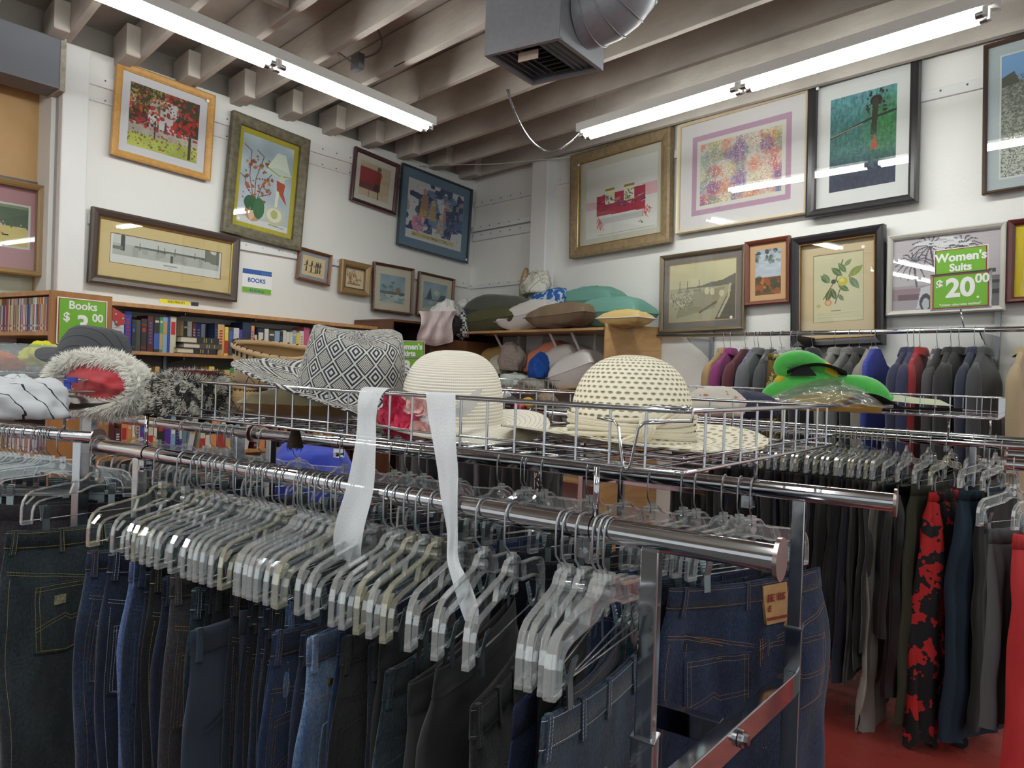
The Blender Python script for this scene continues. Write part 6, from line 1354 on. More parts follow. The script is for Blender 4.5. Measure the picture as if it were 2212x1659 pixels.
def furmesh(surf, n, L, seed, droop=.3, w=.0009, sg=1):
    m = MB(); rr = random.Random(seed)
    for _ in range(n):
        u, v = rr.random(), rr.random(); p = surf(u, v); a = surf(min(1, u + .01), v) - p; b = surf(u, min(1, v + .01)) - p; nn = a.cross(b)
        if nn.length < 1e-9: continue
        nn.normalize(); nn *= sg; d = (nn + Vector((rr.uniform(-.5, .5), rr.uniform(-.5, .5), rr.uniform(-.5, .3) - droop))).normalized(); l = L * rr.uniform(.6, 1.2); s_ = d.cross(Vector((rr.random(), rr.random(), rr.random()))).normalized() * w
        m.add([p - s_, p + s_, p + d * l * .6 + s_ * .6 - UP * (l * .06), p + d * l - UP * (l * .2)], [(0, 1, 2), (0, 2, 3)])
    return m
MUST = M('mustard_velvet', (150, 104, 40), .75, sheen=.6, vary=(60, .2)); BEIG = M('beige_linen', (168, 156, 120), .85, bump=(400, .3, .001))
c = onz(680, 906, ZB + .005); rx = R1.d
r = empty('cushion', c, 'mustard and beige cushion lying in the front basket under the fedora', 'cushion')
def cf(u, v, s):
    x = 2 * u - 1; y = 2 * v - 1; k = max(0, 1 - abs(x) ** 3) ** .5 * max(0, 1 - abs(y) ** 3) ** .5; X = Vector((.99, -.12, 0)); Y = UP.cross(X)
    return c + X * (x * .125) + Y * (y * .12) + UP * (.036 + s * k * (.036 if s < 0 else .034) + .004 * nz(x * 4, y * 4))
m = MB(); m.grid(lambda u, v: cf(u, v, -1), 24, 20); m.build('velvet_underside', MUST, r, world=True); m = MB(); m.grid(lambda u, v: cf(u, v, 1), 24, 20); m.build('linen_top', BEIG, r, world=True)
# tan moccasins
SUE = M('tan_suede', (178, 146, 102), .95, sheen=.4, bump=(200, .5, .002), vary=(20, .12)); LACE = M('dark_lace', (62, 44, 34), .8)
def moccasin(mtx, label, upright):
    r = empty('moccasin', (0, 0, 0), label, 'slipper', 'tan suede moccasins', mat=mtx)
    def sf(u, v):
        th = u * 2 * math.pi; x = math.cos(th); y = math.sin(th); w = .045 * (1 + .18 * x); L = .125
        if v < .5: k = math.sin(v * math.pi); return Vector((x * L * k, y * w * k * 1.0, .004 + .012 * (v * 2) ** 4))
        t = (v - .5) * 2; top = .075 - .02 * x; shr = 1 - .12 * t if x < .2 else 1 - .6 * t * smooth(.2, 1, x)
        return Vector((x * L * shr, y * w * (1 + .1 * math.sin(t * 3)) * (shr * .5 + .5), .016 + (top - .016) * t + (.012 * max(0, x) * math.sin(t * 3))))
    m = MB(); m.grid(sf, 40, 20, cu=True); m.build('upper', SUE, r)
    m = MB()
    for i in range(34):
        a = sf(i / 34, 1); b = sf(i / 34, .86); n = Vector((math.cos(i / 34 * 6.283), math.sin(i / 34 * 6.283), 0)) * .002; m.tube([a - n + UP * .002, a + n + UP * .002, b + n], .0016, 5)
    m.build('whip_stitching', LACE, r)
    m = MB(); m.tube([sf(i / 40, .96) for i in range(40)], .006, 6, closed=True); m.build('cuff', SUE, r)
    m = MB()
    for i in range(9): x = -.06 + i * .016; m.tube([Vector((x, -.052, .012 + .02 * (i % 2))), Vector((x + .016, -.052, .032 - .02 * (i % 2)))], .001, 4)
    m.build('zigzag_thread', LACE, r); return r
moccasin(put(508, 893, ZB + .005, -.5), 'tan suede moccasin lying low in the front basket, zigzag threaded, left of the cushion', False)
moccasin(Matrix.Translation(at_depth(618, 832, 1.72)) @ Matrix.Rotation(.25, 4, 'X') @ Matrix.Rotation(-.12, 4, 'Y') @ Matrix.Rotation(-.35, 4, 'Z') @ Matrix.Scale(1.15, 4), 'tan suede moccasin with dark whip stitching propped behind the patterned fedora', True)
# santa hat, fur hat, dark hats, caps
WFUR = M('white_fur', (246, 244, 238), .9); RFELT = M('red_felt', (170, 44, 54), .85, bump=(300, .4, .001), sheen=.3)
cS = onz(205, 870, ZB4 + .012); cS = at_depth(215, 828, 1.78)
sh = empty('santa_hat', cS, 'Santa hat with thick white fur trim around red felt, heaped in the left baskets', 'hat')
XS = Vector((.97, -.1, -.14)).normalized(); ZS = Vector((.1, .25, .95)); ZS = (ZS - XS * ZS.dot(XS)).normalized(); YS = ZS.cross(XS)
def ring(u, v):
    a = u * 2 * math.pi; b = v * 2 * math.pi; rr = .020 + .004 * nz(math.cos(a) * 2, math.sin(a) * 2, 3)
    c0 = XS * (math.cos(a) * .108) + ZS * (math.sin(a) * .058); n = (XS * math.cos(a) + ZS * math.sin(a)).normalized()
    return cS + c0 + n * (rr * math.cos(b)) + YS * (rr * 1.3 * math.sin(b))
m = MB(); m.grid(ring, 48, 14, cu=True, cv=True); m.build('fur_trim', WFUR, sh, world=True)
fu = furmesh(ring, 11000, .019, 5, .0, .0012, -1).build('fur', WFUR, sh, world=True, fix=False); fu['kind'] = 'stuff'
VW = (EYE - cS).normalized()
def felt(u, v):
    th = u * 2 * math.pi; k = v; fold = math.exp(-((k * math.sin(th) * 2.2 + .5 * k * math.cos(th)) ** 2) * 6)
    return cS + XS * (math.cos(th) * .103 * k) + ZS * (math.sin(th) * .056 * k) + VW * (.055 * (1 - k ** 3) + .016 * fold * (1 - k) + .012 * nz(k * math.cos(th) * 3, k * math.sin(th) * 3, 4) - .006)
m = MB(); m.grid(felt, 40, 18, cu=True); m.build('felt', RFELT, sh, world=True)
crumple(at_depth(255, 862, 1.8), (.06, .05, .03), WFUR, 'white fur pompom end beside the Santa hat trim', 9, 'pompom', 'pompom', amp=.15)
GF = NT('grey_fur_mottled'); GF.l(GF.mix(GF.math('GREATER_THAN', GF.noise(60, stretch=(1, 1, .5)), .5), lin((206, 202, 194)), lin((52, 50, 50))), GF.b.inputs['Base Color']); GF.b.inputs['Roughness'].default_value = .9
cG = onz(410, 868, ZB + .03); fh = empty('fur_hat', cG, 'mottled grey fur hat with red lining, lying left in the front basket', 'hat')
def gs(u, v):
    a = u * 2 * math.pi; b = v * math.pi / 2; return cG + rx * (math.cos(a) * .115 * math.cos(b) ** .5) + UP.cross(rx) * (math.sin(a) * .08 * math.cos(b) ** .5) + UP * (-.02 + .085 * math.sin(b) + .01 * nz(math.cos(a) * 2, math.sin(a) * 2, b))
m = MB(); m.grid(gs, 40, 12, cu=True); m.build('crown', GF.m, fh, world=True)
fu = furmesh(gs, 6500, .02, 6, .15, .0008).build('fur', GF.m, fh, world=True, fix=False); fu['kind'] = 'stuff'
cr_ = cG + rx * .02 + UP * .048; m = MB(); m.grid(lambda u, v: cr_ + rx * (.072 * math.cos(u * 6.283) * v) + UP.cross(rx) * (.04 * math.sin(u * 6.283) * v) + UP * (.004 + .022 * v * v), 24, 5, cu=True); m.build('red_lining', RFELT, fh, world=True)
PINS = NT('pinstripe_grey'); _x = PINS.math('FRACT', PINS.math('MULTIPLY', PINS.noise(2.5, detail=0), 22)); PINS.l(PINS.mix(PINS.math('LESS_THAN', _x, .1), lin((70, 72, 78)), lin((36, 37, 42))), PINS.b.inputs['Base Color']); PINS.b.inputs['Roughness'].default_value = .85
dh = hat(Matrix.Translation(at_depth(205, 772, 1.95)) @ Matrix.Rotation(.12, 4, 'Y'), [(.0005, .076), (.03, .082), (.052, .078), (.068, .066), (.082, .04), (.09, .008), (.095, .004)] + [(.095 + .04 * t, .004 - .01 * t * t) for t in np.linspace(.2, 1, 6)], 'dark grey pinstripe fedora behind the Santa hat', PINS.m, name='fedora', wave=lambda r, t: .02 * smooth(.1, .155, r) * math.sin(2 * t + 2) )
WP = NT('white_pinstripe'); _x = WP.math('FRACT', WP.math('MULTIPLY', WP.noise(3.2, detail=0), 13)); WP.l(WP.mix(WP.math('LESS_THAN', _x, .06), lin((204, 206, 212)), lin((40, 44, 60))), WP.b.inputs['Base Color']); WP.b.inputs['Roughness'].default_value = .85
crumple(onz(52, 870, ZB4 + .03), (.066, .06, .045), WP.m, 'white pinstriped cloth cap crumpled in the left basket', 21, 'cap', 'cap', amp=.28)
crumple(onz(6, 866, ZB4 + .02), (.06, .05, .03), M('dark_knit', (40, 42, 48), .9), 'dark knitted cap under the pinstriped cap at the left edge', 23, 'cap', 'cap')
LTH = M('brown_leather', (84, 68, 58), .42, bump=(90, .4, .002), vary=(20, .2))
bg = empty('leather_pouch', onz(135, 884, ZB4 + .008), 'brown leather pouch with a folded strap at the near corner of the left basket', 'pouch')
o = bg.matrix_world.translation; m = MB(); m.grid(lambda u, v: o + R4.d * ((u - .5) * .16) + off4 * (.05 * math.cos(v * 6.283)) + UP * (.016 + .016 * math.sin(v * 6.283) * (1 - abs(2 * u - 1) ** 3) + .003 * nz(u * 5, v * 5)), 16, 12, cv=True); m.build('pouch_body', LTH, bg, world=True)
m = MB(); m.tube([o + R4.d * (.05 + .03 * math.cos(a)) + off4 * (.03 * math.sin(a) - .02) + UP * .04 for a in np.linspace(0, 6.28, 25)[:-1]], 0, sq=(.02, .003), closed=True); m.build('strap', LTH, bg, world=True)
m = MB(); t0 = top4[1] - R4.d * .012; m.box(t0 + UP * .0, (.035, .006, .012), (R4.d, off4, UP)); m.box(t0 - UP * .012 - R4.d * .01, (.02, .003, .02), (R4.d, off4, UP)); tag(m.build('tape_strip', M('blue_tape', (44, 66, 170), .6), origin=t0), 'scrap of blue tape wrapped on the rim of the left basket', 'tape')
# clear storage tub with yellow and orange things
CLR = acrylic('clear_tub', (236, 240, 242), .12); tq = at_depth(40, 800, 2.35); tb = empty('storage_tub', tq, 'clear plastic tub of yellow and orange items behind the pinstriped cap', 'tub')
m = MB(); a = Vector((.8, .5, 0)).normalized(); b_ = Vector((-.5, .8, 0)).normalized()
for (d1, d2, q, L1) in ((a, b_, -1, .4), (a, b_, 1, .4), (b_, a, 1, .26), (b_, a, -1, .26)): m.box(tq + d2 * (q * (.13 if L1 == .4 else .2)) + UP * .03, (L1, .003, .10), (d1, d2, UP))
m.box(tq - UP * .02, (.4, .26, .003), (a, b_, UP)); m.build('tub_wall', CLR, tb, world=True)
MB().tube([tq + a * x + b_ * y + UP * .08 for x, y in ((-.2, -.13), (.2, -.13), (.2, .13), (-.2, .13))], .005, 6, closed=True).build('tub_rim', CLR, tb, world=True)
crumple(tq + a * .08 + UP * .04, (.06, .05, .04), M('neon_yellow', (226, 226, 40), .6), 'neon yellow net bow poking out of the clear tub', 31, 'bow', 'bow', amp=.5)
crumple(tq - a * .06 + UP * .02 - b_ * .03, (.07, .05, .03), M('orange_cloth', (226, 110, 30), .7), 'orange cloth bundle inside the clear tub', 32)
_tv = Vector((tq.x, tq.y, 0)); sup = empty('side_table', _tv, 'small white table carrying the clear tub behind the left basket', 'table')
m = MB(); m.box(tq - UP * .035, (.44, .3, .022), (a, b_, UP), bev=.003); m.build('table_top', WHITE2, sup, world=True)
for x in (-.19, .19):
    for y in (-.12, .12): MB().box((tq.x + a.x * x + b_.x * y, tq.y + a.y * x + b_.y * y, (tq.z - .047) / 2), (.025, .025, tq.z - .047), (a, b_, UP)).build('leg', WHITE2, sup, world=True)
# ---------------------------------------------------------------- right basket: plush toy in a bag, caps, felt
G1 = M('green_plush', (84, 200, 84), .95, sheen=.6, vary=(40, .12), bump=(300, .5, .003)); Y1 = M('yellow_plush', (222, 196, 40), .95, sheen=.5, bump=(300, .5, .003))
d3 = 2.95; pz = ZB3 + .004
q0 = onz(1770, 888, pz)
pl = empty('plush_toy', q0, 'green and yellow plush toy with a black hat, half inside a plastic bag', 'plush toy')
D3 = R3.d
def P3(px, py, z=d3): return at_depth(px, py, z)
MB().tube(spline([P3(1700, 812), P3(1688, 795), P3(1700, 780), P3(1735, 776), P3(1768, 790), P3(1785, 812)], 20), [.024 + .012 * math.sin(i / 19 * 3.14) for i in range(20)], 16).build('upper_tail', G1, pl, world=True)
MB().tube(spline([P3(1772, 792), P3(1792, 806), P3(1806, 822)], 8), [.028, .03, .03, .028, .026, .024, .02, .014], 14).build('yellow_tip', Y1, pl, world=True)
MB().tube(spline([P3(1680, 830), P3(1692, 815), P3(1706, 806)], 6), .022, 12).build('yellow_cuff', Y1, pl, world=True)
MB().tube(spline([P3(1680, 850), P3(1725, 830), P3(1790, 826), P3(1850, 835), P3(1890, 850), P3(1915, 868)], 24), [.026 + .026 * abs(math.sin(i / 23 * 6.28 + .3)) ** .7 for i in range(24)], 18).build('body', G1, pl, world=True)
MB().tube(spline([P3(1700, 868), P3(1760, 866), P3(1830, 868), P3(1900, 876)], 14), [.03 + .012 * math.sin(i / 13 * 3.14) for i in range(14)], 16).build('belly', Y1, pl, world=True)
MB().tube(spline([P3(1650, 866), P3(1664, 850), P3(1690, 838)], 8), [.012, .02, .026, .03, .034, .036, .036, .03], 12).build('arm', G1, pl, world=True)
m = MB(); m.grid(lambda u, v: P3(1700 + 130 * u, 800 + 14 * v - 16 * math.sin(u * 3.14) + 8 * (u > .7) * (u - .7), 2.86 + .12 * v), 20, 5); m.grid(lambda u, v: P3(1705 + 60 * u, 812 - 24 * math.sin(u * 3.14) * (1 - v), 2.88), 14, 6); m.build('black_hat', M('black_felt', (22, 22, 24), .9), pl, world=True)
m = MB(); m.grid(lambda u, v: P3(1648 + 18 * math.cos(u * 6.283) + 16 * v, 872 + 16 * math.sin(u * 6.283), 2.9 + .05 * v), 16, 3, cu=True); m.build('black_foot', M('black_felt', (22, 22, 24), .9), pl, world=True)
BAG = acrylic('plastic_bag', (240, 240, 234), .24, .14, .16)
def bagf(u, v):
    px = 1655 + (1930 - 1655) * u; yt = 868 - 58 * math.sin(min(1, u * 1.1) * math.pi) ** .7; py = yt + (882 - yt) * v
    return at_depth(px, py, 2.84 + .03 * nz(u * 7, v * 5, 2) + .012 * nz(u * 19, v * 13, 5) - .05 * math.sin(v * 2.6) + .10 * (1 - v) * (1 - v))
m = MB(); m.grid(bagf, 60, 26); tag(m.build('plastic_bag', BAG, origin=q0, fix=False), 'crinkled clear plastic bag drawn over the green plush toy', 'bag')
crumple(onz(1545, 875, pz + .03), (.085, .075, .05), flower_mat('white_floral', (214, 206, 196), (176, 120, 96), 26, .66), 'white cap with a faint flower print in the right basket', 41, 'cap', 'cap', amp=.12)
m = crumple(onz(1606, 880, pz + .025), (.1, .08, .045), M('navy_cap', (34, 38, 64), .8), 'navy cap with a light edge beside the white flowered cap', 43, 'cap', 'cap', amp=.12)
BF = M('black_felt', (22, 22, 24), .9)
def feltw(u, v): px = 1790 + 290 * u; return at_depth(px, 876 + 6 * u - 30 * max(0, math.sin(u * 3.14 * 2.1 - .4)) * (1 - v) * (1 - .2 * u) + 10 * v, 2.83 + .16 * v + .1 * u * 0)
m = MB(); m.grid(feltw, 50, 8); tag(m.build('felt_sheet', BF, origin=onz(1930, 890, pz), fix=False), 'wavy black felt sheet lying right of the plush toy', 'felt')
m = MB()
def env(u, v): return at_depth(1900 + 130 * u - 30 * v + 60 * u * v, 842 + 30 * u * .8 + 14 * v + 3 * math.sin(u * 4), 2.95 + .1 * (1 - v))
m.grid(env, 14, 8); tag(m.build('paper_bag', M('pale_green_paper', (196, 204, 176), .6, vary=(10, .08)), origin=onz(1960, 885, pz), fix=False), 'pale greenish white packet lying on the black felt', 'packet')
# deeper basket
for px, py, s_, c_, tx in ((1122, 872, .05, (190, 40, 60), 'red and clear wrapped packet in the deeper basket'), (1140, 866, .045, (196, 150, 60), 'orange card packet in the deeper basket'), (1100, 862, .05, (40, 44, 56), 'dark bag in the deeper basket'), (1180, 862, .07, (110, 92, 74), 'brown folded cloth in the deeper basket'), (1090, 850, .04, (206, 206, 206), 'white packet in the deeper basket')):
    p = at_depth(px, py + 6, 4.35); crumple(p, (s_ * .9, s_, s_ * .7), M('bundle_%d' % px, c_, .5), tx, px, 'packet', 'packet', amp=.2)
# blue cloth heaped on a stool between the racks, brown tassel
cb2 = at_depth(668, 1040, 2.75)
stl = empty('stool', (cb2.x, cb2.y, 0), 'low stool under the bright blue cloth between the racks', 'stool')
MB().cyl((cb2.x, cb2.y, cb2.z - .16), (cb2.x, cb2.y, cb2.z - .13), .17, 24).build('seat', BRN, stl, world=True)
for k in range(4): a_ = k * math.pi / 2 + .4; MB().tube([(cb2.x + .13 * math.cos(a_), cb2.y + .13 * math.sin(a_), cb2.z - .16), (cb2.x + .17 * math.cos(a_), cb2.y + .17 * math.sin(a_), 0)], .014, 8).build('leg', BRN, stl, world=True)
crumple(cb2, (.165, .14, .155), M('royal_blue_jersey', (44, 66, 186), .8, sheen=.2), 'bright royal blue cloth heaped between the racks, seen under the basket', 51, amp=.12, rough_=.5)
ts = at_depth(638, 940, 1.52); ms = MB(); 
tt = empty('hair_tassel', ts, 'small brown fur tassel dangling under the front basket', 'tassel')
def tf(u, v): a_ = u * 6.283; return ts + Vector((math.cos(a_) * .012 * (.5 + v), math.sin(a_) * .012 * (.5 + v), .02 - .045 * v))
m = MB(); m.grid(tf, 12, 6, cu=True); m.build('tassel_body', LACE, tt, world=True); fu = furmesh(tf, 500, .012, 3, .4).build('fur', LACE, tt, world=True, fix=False); fu['kind'] = 'stuff'
# ================================================================ pillows and cloths on the plywood shelf
zt_ = zP - .03 + .002; XR = -dR
def PW(px, py, off): return RW(px, py, off)
def on_shelf(px, off, z): # point above the shelf at pixel column px
    p = RW(px, 700, off); return Vector((p.x, p.y, z))
def span(pxa, pxb, off): return (on_shelf(pxb, off, 0) - on_shelf(pxa, off, 0)).length
TEAL = M('teal_cotton', (98, 144, 134), .75, bump=(8, .5, .01)); OLK = M('olive_knit', (84, 84, 56), .9, bump=(110, 1., .008), vary=(90, .3)); DOL = M('dark_olive_plush', (70, 72, 64), .9, sheen=.3); WHP = M('white_satin_cotton', (212, 208, 206), .5, bump=(9, .6, .012)); CORD = M('brown_corduroy', (116, 98, 78), .9, bump=(160, .8, .004), stretch=(1, 1, .05), vary=(12, .15)); YLP = M('pale_yellow_cotton', (206, 178, 116), .8); BLP = NT('blue_patterned'); BLP.l(BLP.mix(BLP.math('GREATER_THAN', BLP.noise(26, detail=1), .57), lin((40, 96, 170)), lin((190, 206, 220))), BLP.b.inputs['Base Color']); SALM = M('salmon_cotton', (220, 144, 116), .75); STRP = NT('green_striped_towel'); _x = STRP.math('FRACT', STRP.math('MULTIPLY', STRP.noise(3.5, detail=0), 14)); STRP.l(STRP.mix(STRP.math('LESS_THAN', _x, .12), lin((214, 212, 202)), lin((128, 132, 96))), STRP.b.inputs['Base Color'])
def pw(pxa, pxb, ybot, ytop, off, d, mt, label, seed, tilt=0., z0=None, lean=0., **k):
    w = span(pxa, pxb, off) * 1.02; c = on_shelf((pxa + pxb) / 2, off, 0); yy = c.y; q = px_of(Vector((c.x, c.y, H)))
    hz_ = hor((pxa + pxb) / 2); zb = H + (hz_ - ybot) / F * (c - Vector((0, 0, 0))).dot(Vector((0, 1, 0))) ; zt2 = H + (hz_ - ytop) / F * c.y
    if z0 is not None: zb = z0
    t = max(.05, (zt2 - zb)); c.z = zb + t / 2 + .004
    X = (XR * math.cos(tilt) + UP * math.sin(tilt)); Z = UP * math.cos(tilt) - XR * math.sin(tilt)
    if lean: Z = (Z * math.cos(lean) + nR * math.sin(lean))
    return pillow(c, X, Z, w, d, t, mt, label, seed, .014, **k)
gp = 'pillows heaped on the plywood shelf'
pw(1020, 1155, 692, 638, .30, .3, DOL, 'dark olive plush pillow at the back left of the shelf top', 1, tilt=-.10, grp=gp, z0=zt_ + .02)
pw(1008, 1128, 714, 667, .42, .26, OLK, 'olive green chunky knit pillow at the front left of the shelf top', 2, tilt=.06, grp=gp, z0=zt_ - .02)
pw(1092, 1205, 704, 654, .40, .30, WHP, 'white satin pillow between the olive knit and brown corduroy pillows', 3, tilt=.16, grp=gp, z0=zt_)
pw(1152, 1282, 702, 657, .48, .26, CORD, 'brown corduroy pillow with a tucked centre on the shelf top', 4, tilt=.05, grp=gp, z0=zt_)
pw(1218, 1338, 668, 622, .19, .28, TEAL, 'teal pillow at the back of the shelf top', 5, tilt=.0, grp=gp, z0=zt_ + .12)
pw(1262, 1396, 698, 644, .30, .32, TEAL, 'teal pillow leaning in front, right end of the shelf top', 6, tilt=-.02, grp=gp, z0=zt_)
pw(1304, 1397, 700, 672, .44, .2, YLP, 'small pale yellow cushion with white piping at the shelf corner', 7, grp=gp, z0=zt_, pipe=WHP)
pw(1146, 1232, 664, 628, .26, .2, BLP.m, 'blue pillow with white swirls behind the white satin pillow', 8, tilt=.15, grp=gp, z0=zt_ + .12)
def cl(px, py, off, s, mt, label, seed, nm='cloth', cat='cloth', amp=.3, P=RW): return crumple(P(px, py, off), s, mt, label, seed, cat, nm, amp=amp, X=XR)
cl(1158, 618, .15, (.14, .09, .12), STRP.m, 'white towel with green stripes crumpled above the dark olive pillow', 61, 'towel', 'towel', .35)
_b = RW(1133, 636, .12); _t = RW(1136, 580, .06)
m = MB(); m.tube([_b - UP * .03, _b.lerp(_t, .3), _b.lerp(_t, .6) + XR * .01, _b.lerp(_t, .85) + XR * .012, _t], [.05, .055, .05, .038, .012], 16)
tag(m.build('slipper', M('beige_satin', (190, 160, 120), .5, bump=(30, .5, .01)), origin=_b), 'beige satin slipper standing against the wall behind the striped towel', 'slipper')
LCE = M('pink_lace', (214, 196, 196), .85, bump=(70, .8, .01))
def lace(u, v): p = LW(905 + 82 * u + 5 * math.sin(v * 5 + u * 3) - 14 * u * v, 672 + 76 * v * (1 - .25 * abs(u - .5)), .56 + .012 * math.sin(u * 17 + v * 3) + .03 * nz(u * 4, v * 3) + .04 * math.sin(v * 3)); return p
m = MB(); m.grid(lace, 30, 20); m.grid(lambda u, v: lace(u, v) - nL * .035 * (1 - abs(2 * u - 1)) , 30, 20); tag(m.build('lace_cloth', LCE, origin=lace(.5, .5), fix=False), 'pale pink lace cloth hanging off the dark cabinet beside the black cloth', 'cloth')
WCL = M('white_soft_cloth', (218, 216, 214), .85, bump=(40, .5, .006))
crumple(LW(962, 676, .42), (.11, .09, .09), WCL, 'white ruffled cloth on the cabinet above the pink lace', 62, amp=.4, X=dL)
crumple(LW(1008, 668, .3), (.12, .09, .08), WCL, 'white cloth lying right of the ruffled one over the black cloth', 63, amp=.4, X=dL)
crumple(LW(976, 702, .5), (.09, .06, .08), M('black_soft_cloth', (34, 32, 40), .9), 'black cloth corner hanging over the cabinet edge', 64, amp=.3, X=dL, z_cut=False)
GNG = NT('black_white_check'); _a = GNG.n('ShaderNodeTexChecker'); _a.inputs['Scale'].default_value = 45; _a.inputs[1].default_value = lin((214, 214, 214)); _a.inputs[2].default_value = lin((30, 30, 36)); GNG.l(GNG.n('ShaderNodeTexCoord').outputs['Object'], _a.inputs[0]); GNG.l(_a.outputs[0], GNG.b.inputs['Base Color'])
crumple(LW(1000, 706, .46), (.07, .06, .11), GNG.m, 'black and white checked cloth hanging beside the olive knit pillow', 65, amp=.3, X=dL, z_cut=False)
# lower compartment
z2_ = zL2 + .002; gl = 'pillows in the lower shelf compartment'
pw(1172, 1268, 842, 750, .22, .34, WHP, 'white quilted pillow leaning at the left of the lower pair', 11, tilt=.35, z0=z2_ + .03, grp=gl)
pw(1208, 1306, 844, 762, .36, .3, WHP, 'white shiny pillow at the front right of the lower compartment', 12, tilt=.28, z0=z2_ + .0, grp=gl)
pw(1138, 1228, 806, 748, .2, .26, SALM, 'salmon pillow standing tilted in the lower compartment', 13, tilt=.42, z0=z2_ + .16, grp=gl)
pw(1034, 1118, 800, 752, .2, .26, M('ochre_cotton', (176, 146, 92), .85), 'ochre pillow at the far left of the lower compartment', 14, tilt=.2, z0=z2_ + .1, grp=gl)
BLT = M('blue_terry', (30, 82, 170), .95, bump=(150, .9, .005)); MOT = M('mauve_mottled_knit', (168, 154, 148), .95, vary=(120, .4), bump=(100, .8, .006))
cl(1165, 798, .38, (.10, .08, .12), BLT, 'bright blue terry towel hanging between salmon and white pillows', 66, 'towel', 'towel', .22)
cl(1105, 778, .36, (.12, .09, .15), MOT, 'mottled mauve knit blanket draped in the lower compartment', 67, 'blanket', 'blanket', .3)
cl(1078, 795, .34, (.10, .09, .09), M('cream_fleece', (206, 204, 188), .9), 'cream fleece cloth left of the mauve blanket', 68)
cl(1112, 826, .40, (.17, .1, .07), M('pale_blue_stripe', (196, 206, 202), .85, bump=(60, .6, .008)), 'pale striped cloth under the mauve blanket', 69, 'cloth', 'cloth', .35)
cl(1150, 832, .42, (.12, .09, .06), M('grey_linen', (160, 156, 146), .85), 'grey cloth corner under the blue towel', 70)
# things on the floor level under the shelf, seen through the deeper basket
for px, py, c_, tx in ((1095, 900, (180, 170, 60), 'yellowish bundle under the plywood shelf'), (1130, 895, (40, 44, 60), 'dark bundle under the plywood shelf'), (1190, 900, (120, 104, 90), 'brown bundle under the plywood shelf')):
    crumple(on_shelf(px, .35, z2_ - .5), (.16, .14, .3), M('low_bundle_%d' % px, c_, .85), tx, px + 5, amp=.15)
MB_ = MB().box(RP((so + .56) / 2, oo / 2, z2_ - .72), (so - .6, oo - .04, .02), (dR, nR, UP)); MB_.build('lowest_board', PINE, pu, world=True)
# ================================================================ coats along the right wall
CO_ = .34; ca = RW(1420, 726, CO_); cb3 = RW(2212, 713, CO_); cz = H + (hor(1575) - 723) / F * RW(1575, 723, CO_).y
CR = Rail(Vector((ca.x, ca.y, cz)), Vector((cb3.x, cb3.y, cz))); CR.b = CR.b + CR.d * 1.2; CR.L = (CR.b - CR.a).length
cr = empty('coat_rail', CR.a, 'long chrome wall rail of coats and jackets under the framed pictures', 'coat rail')
MB().tube([CR.a, CR.b], .0145, 20).build('rail', CHROME, cr, world=True)
for px, dark in ((1484, 0), (1718, 1), (2118, 0)):
    t = CR.at_px(px); q = CR.p(t); s_ = (q - CORNER).dot(-dR); mt = M('dark_bracket', (44, 44, 48), .4, .6) if dark else CHROME2
    m = MB(); a = RP(s_, .006, q.z - .03); m.prism([RP(s_, .02, q.z + .0 - .012), RP(s_, CO_, q.z - .012), RP(s_, CO_ - .05, q.z - .045), RP(s_, .14, q.z - .10), RP(s_, .02, q.z - .16)], dR, .006); m.build('rail_bracket', mt, cr, world=True)
    MB().box(RP(s_, .012, q.z - .55), (.03, .022, 1.35), (dR, nR, UP)).build('slotted_upright', M('dark_bracket', (44, 44, 48), .4, .6) if dark else ZINC, cr, world=True)
def make_coat_hanger():
    r = empty('coat_hanger', (0, 0, 0), 'x', 'hanger'); R_ = .0165
    p = [(0, 0, -.105), (0, 0, -.085), (-.004, 0, -.07), (-.0165, 0, -.045), (-.0175, 0, -.02), (-.0165, 0, 0)] + [(.0165 * math.cos(a), 0, .0165 * math.sin(a)) for a in np.linspace(math.pi * .95, -.1, 8)]
    MB().tube(p, .0017, 6).build('hook', ZINC, r)
    m = MB(); m.box((0, 0, -.105), (.05, .012, .04), bev=.006)
    for s_ in (-1, 1): m.tube([(s_ * .02, 0, -.112), (s_ * .07, 0, -.138), (s_ * .12, 0, -.175)], 0, sq=(.012, .02))
    m.build('shoulder_bar', ACR_R, r); return r
CH = make_coat_hanger(); CH1 = [True]
def coat_hanger(mtx, label):
    r = CH if CH1[0] else copy_tree(CH, mtx)
    if CH1[0]: r.matrix_world = mtx; CH1[0] = False
    r['label'] = label; r['group'] = 'coat hangers on the wall rail'; return r
